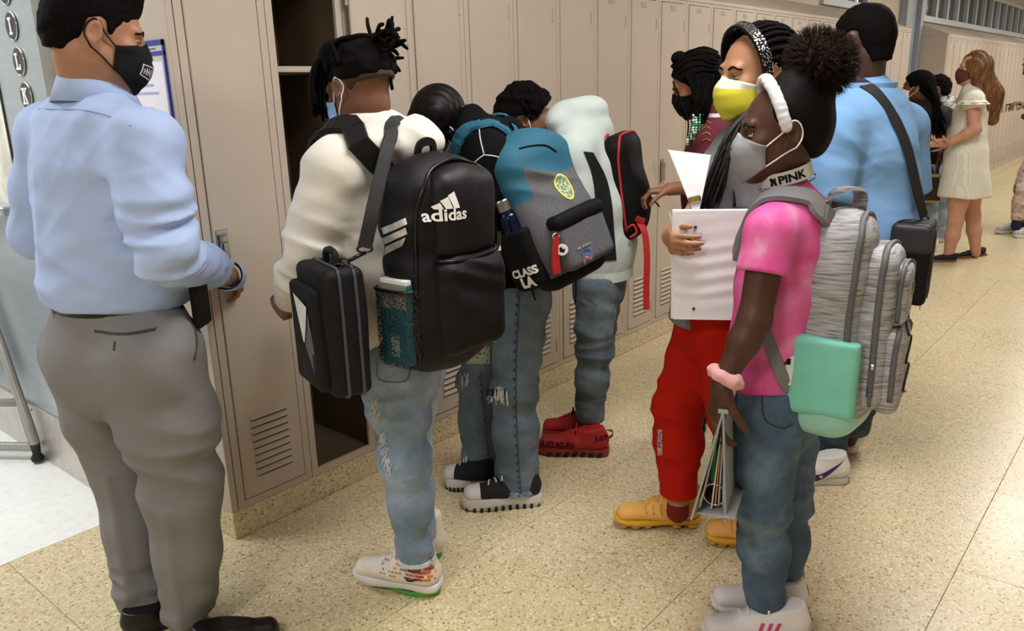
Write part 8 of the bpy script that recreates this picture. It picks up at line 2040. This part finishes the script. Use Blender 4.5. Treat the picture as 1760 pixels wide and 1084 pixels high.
def build_blacktee():
    f = nz(FH * 0.75 - RH * 0.6)
    g = Fig((6.15, -0.55), 'girl with black twists in a black tee and pale jeans', skin('deep_4', '#5a3a2a'), f,
            [(1582, 285, 0, .16, .13), (1584, 262, 0, .15, .12), (1590, 235, 0, .145, .115), (1594, 208, 0, .15, .11), (1592, 185, 0, .105, .07), (1585, 172, 0, .05, .05)],
            {'L': [(1560, 200, -.12), (1552, 250, -.1), (1560, 285, .05)], 'R': [(1622, 200, .1), (1618, 255, -.05), (1607, 292, -.1)]},
            {'L': [(1570, 295, -.06), (1562, 350, -.03), (1556, 412, 0)], 'R': [(1594, 295, .06), (1592, 350, .08), (1600, 408, .1)]},
            (1576, 150, 0, FH * .6 - RH * .75, V(0, 0, 1), 1.05), .05)
    g.top('tshirt', mat('black_cotton_tee', '#141518', .9), g.spine[0][0] + V(0, 0, .03), (.078, .084, .05, .05, .05), length=.62, seed=71, vox=.010)
    g.bottoms('jeans', denim('pale_denim', '#6d84a0', '#8aa0b8', '#a9bccd'), (.115, .105, .082, .07, .06), g.J(1583, 280, 0), (.165, .14), vox=.010)
    g.body({'R': (nz(V(0, 0, -1)), -g.S, 1, (.5, .7, .5), .05)}, bare=('L', 'R'), arm_r=(.05, .045, .04, .028), vox=.008, avox=.008)
    h = g.head; H = h.cap(-.06, .014, amp=.004, sc=90, seed=3); H.add(cone(h.w(0, -.09, .0), g.J(1610, 180, -.1), .045, .035), .03); hair = obj('hair', surf(H, .007), M_HAIR_SOFT, g.P); mb = MB(); r = np.random.RandomState(3)
    for i in range(26):
        a = lerp(-1.5, 1.5, i / 25); e = g.J(1600 + 26 * r.rand(), 205 + 28 * r.rand(), -.14 - .03 * r.rand()); s0 = h.w(.09 * math.sin(a), .02, .10 * math.cos(a) + .012); mb.tube(spline([s0, h.w(.085 * math.sin(a), -.09, .07 * math.cos(a)), g.J(1606 + 8 * r.rand(), 176, -.12), e], 5), .008, 5)
    mb.build('twists', M_HAIR_SOFT, hair, smooth=True); h.mask(g.P, M_PAPER, M_WHITE, 'pleat', g.HF)
    for q in 'LR': a = g.leg[q][2]; shoe(g.P, V(a[0], a[1], 0) - g.f * .06, V(a[0], a[1], 0) + g.f * .18, mats=[M_WHITE, M_WHITE], voxel=.008)
    o = g.J(1602, 322, -.16); X = frame(nz(-FH - RH * .3), V(0, 0, 1)); E = empty('handbag', o + V(0, 0, -.12), 'small black glossy handbag with brass trim carried by the girl in black', 'bag')
    MB().prism([(-.06, -.11), (.06, -.11), (.03, .10), (-.03, .10)], .06, X, o).build('body', mat('black_patent', '#17120f', .15), E); MB().box((-.034, .09, -.004), (.034, .115, .064), X, o).build('frame', mat('brass_trim', '#a88a5a', .25, .9), E); MB().box((-.062, -.115, -.003), (.062, -.10, .063), X, o).build('base_trim', MATS['brass_trim'], E)
    MB().ribbon(spline([o + V(0, 0, .11), g.J(1594, 260, -.17), g.J(1590, 200, -.15)], 5), [-FH] * 11, .012, .003).build('strap', M_BLACK, E)
build_blacktee()
def build_pattern():
    f = nz(-FH * .2 - RH * .9)
    g = Fig((6.75, -0.45), 'person in a patterned top behind the girl in the black tee', skin('brown_6', '#7a5240'), f,
            [(1618, 285, 0, .15, .12), (1622, 250, 0, .14, .115), (1626, 215, 0, .14, .11), (1628, 195, 0, .14, .105), (1622, 178, 0, .1, .068), (1614, 168, 0, .05, .05)],
            {'L': [(1634, 190, -.1), (1634, 235, -.12), (1624, 262, -.02)], 'R': [(1620, 188, .12), (1612, 230, .15), (1606, 255, .1)]},
            {'L': [(1616, 295, -.05), (1614, 345, -.04), (1616, 408, -.02)], 'R': [(1620, 295, .06), (1620, 345, .07), (1624, 400, .1)]},
            (1607, 154, 0, -RH * .85 + FH * .3, V(0, 0, 1), 1.0), .05)
    g.top('shirt', ramp_mat('grey_pattern_cloth', [(0.35, '#2c2c38'), (0.45, '#8d8d98'), (0.58, '#d2cfc6'), (0.7, '#7a6a50')], 'noise', 26, .85), g.spine[0][0], (.07, .075, .07, .06, .045), seed=81, vox=.012)
    g.bottoms('jeans', MATS['pale_denim'], (.10, .095, .08, .072, .064), g.J(1618, 284, 0), (.15, .125), vox=.012); g.body(None, vox=.008)
    obj('hair', surf(g.head.cap(-.05, .016, amp=.006, sc=90, seed=6), .008), M_HAIR_SOFT, g.P); g.head.mask(g.P, M_PAPER, M_WHITE, 'pleat', g.HF)
    for q in 'LR': a = g.leg[q][2]; shoe(g.P, V(a[0], a[1], 0) - g.f * .06, V(a[0], a[1], 0) + g.f * .18, mats=[M_WHITE, M_WHITE], voxel=.009)
build_pattern()
def build_edge():
    f = nz(-RH * .95 - FH * .1)
    g = Fig((7.50, -1.10), 'person in patterned leggings and trainers at the right edge', skin('brown_7', '#6a4536'), f,
            [(1790, 275, 0, .15, .12), (1790, 245, 0, .14, .115), (1790, 210, 0, .14, .11), (1790, 180, 0, .145, .105), (1790, 150, 0, .1, .068), (1788, 132, 0, .05, .05)],
            {'L': [(1788, 160, -.13), (1784, 205, -.18), (1762, 180, -.2)], 'R': [(1784, 160, .13), (1780, 205, .15), (1760, 200, .15)]},
            {'L': [(1778, 285, -.05), (1760, 325, -.05), (1748, 378, -.05)], 'R': [(1795, 285, .06), (1775, 330, .06), (1765, 382, .06)]},
            (1780, 105, 0, -RH, V(0, 0, 1), 1.0), .05)
    g.top('tshirt', mat('navy_cotton', '#20263c', .9), g.spine[0][0], (.07, .075, .07, .06, .045), length=.6, seed=91, vox=.012)
    g.bottoms('leggings', ramp_mat('marbled_leggings', [(0.32, '#3a302e'), (0.42, '#b59a90'), (0.6, '#cdb6ac'), (0.75, '#e0d2ca')], 'noise', 9, .8, dist=2.0), (.10, .095, .075, .066, .05), g.J(1788, 272, 0), (.15, .12), vox=.010)
    g.body({'L': (nz(-RH + V(0, 0, .2)), V(0, 0, -1), 1, (.6, .8, .6), .05)}, bare=('L', 'R'), vox=.009, avox=.008); obj('hair', surf(g.head.cap(-.05, .012, amp=.004, sc=90), .009), M_HAIR_SOFT, g.P)
    M_S = ramp_mat('grey_running_shoe', [(0.4, '#9a9a9a'), (0.6, '#cfcfcf')], 'noise', 60, .6)
    for hl, to in ((flo(1775, 408), flo(1742, 408)), (flo(1755, 398), flo(1711, 402))):
        s = shoe(g.P, hl, to, mats=[M_S, mat('pale_sole', '#d8d8d2', .5)], soleh=.03, collar=.10, w=.045, voxel=.009)[0]
    for q in 'LR': a = g.leg[q][2]; K = Field(); K.add(cone(a + V(0, 0, -.06), a + V(0, 0, .01), .045, .042), .01); obj('sock', surf(K, .01), mat('navy_sock', '#1c1f3a', .9), g.P)
    pe = g.J(1742, 178, -.2); tag(MB().tube([pe - RH * .06 - V(0, 0, .01), pe + RH * .06 + V(0, 0, .012)], .006, 8).build('marker', M_BLACK, None, origin=pe), 'black marker held by the person at the right edge', 'marker')
build_edge()
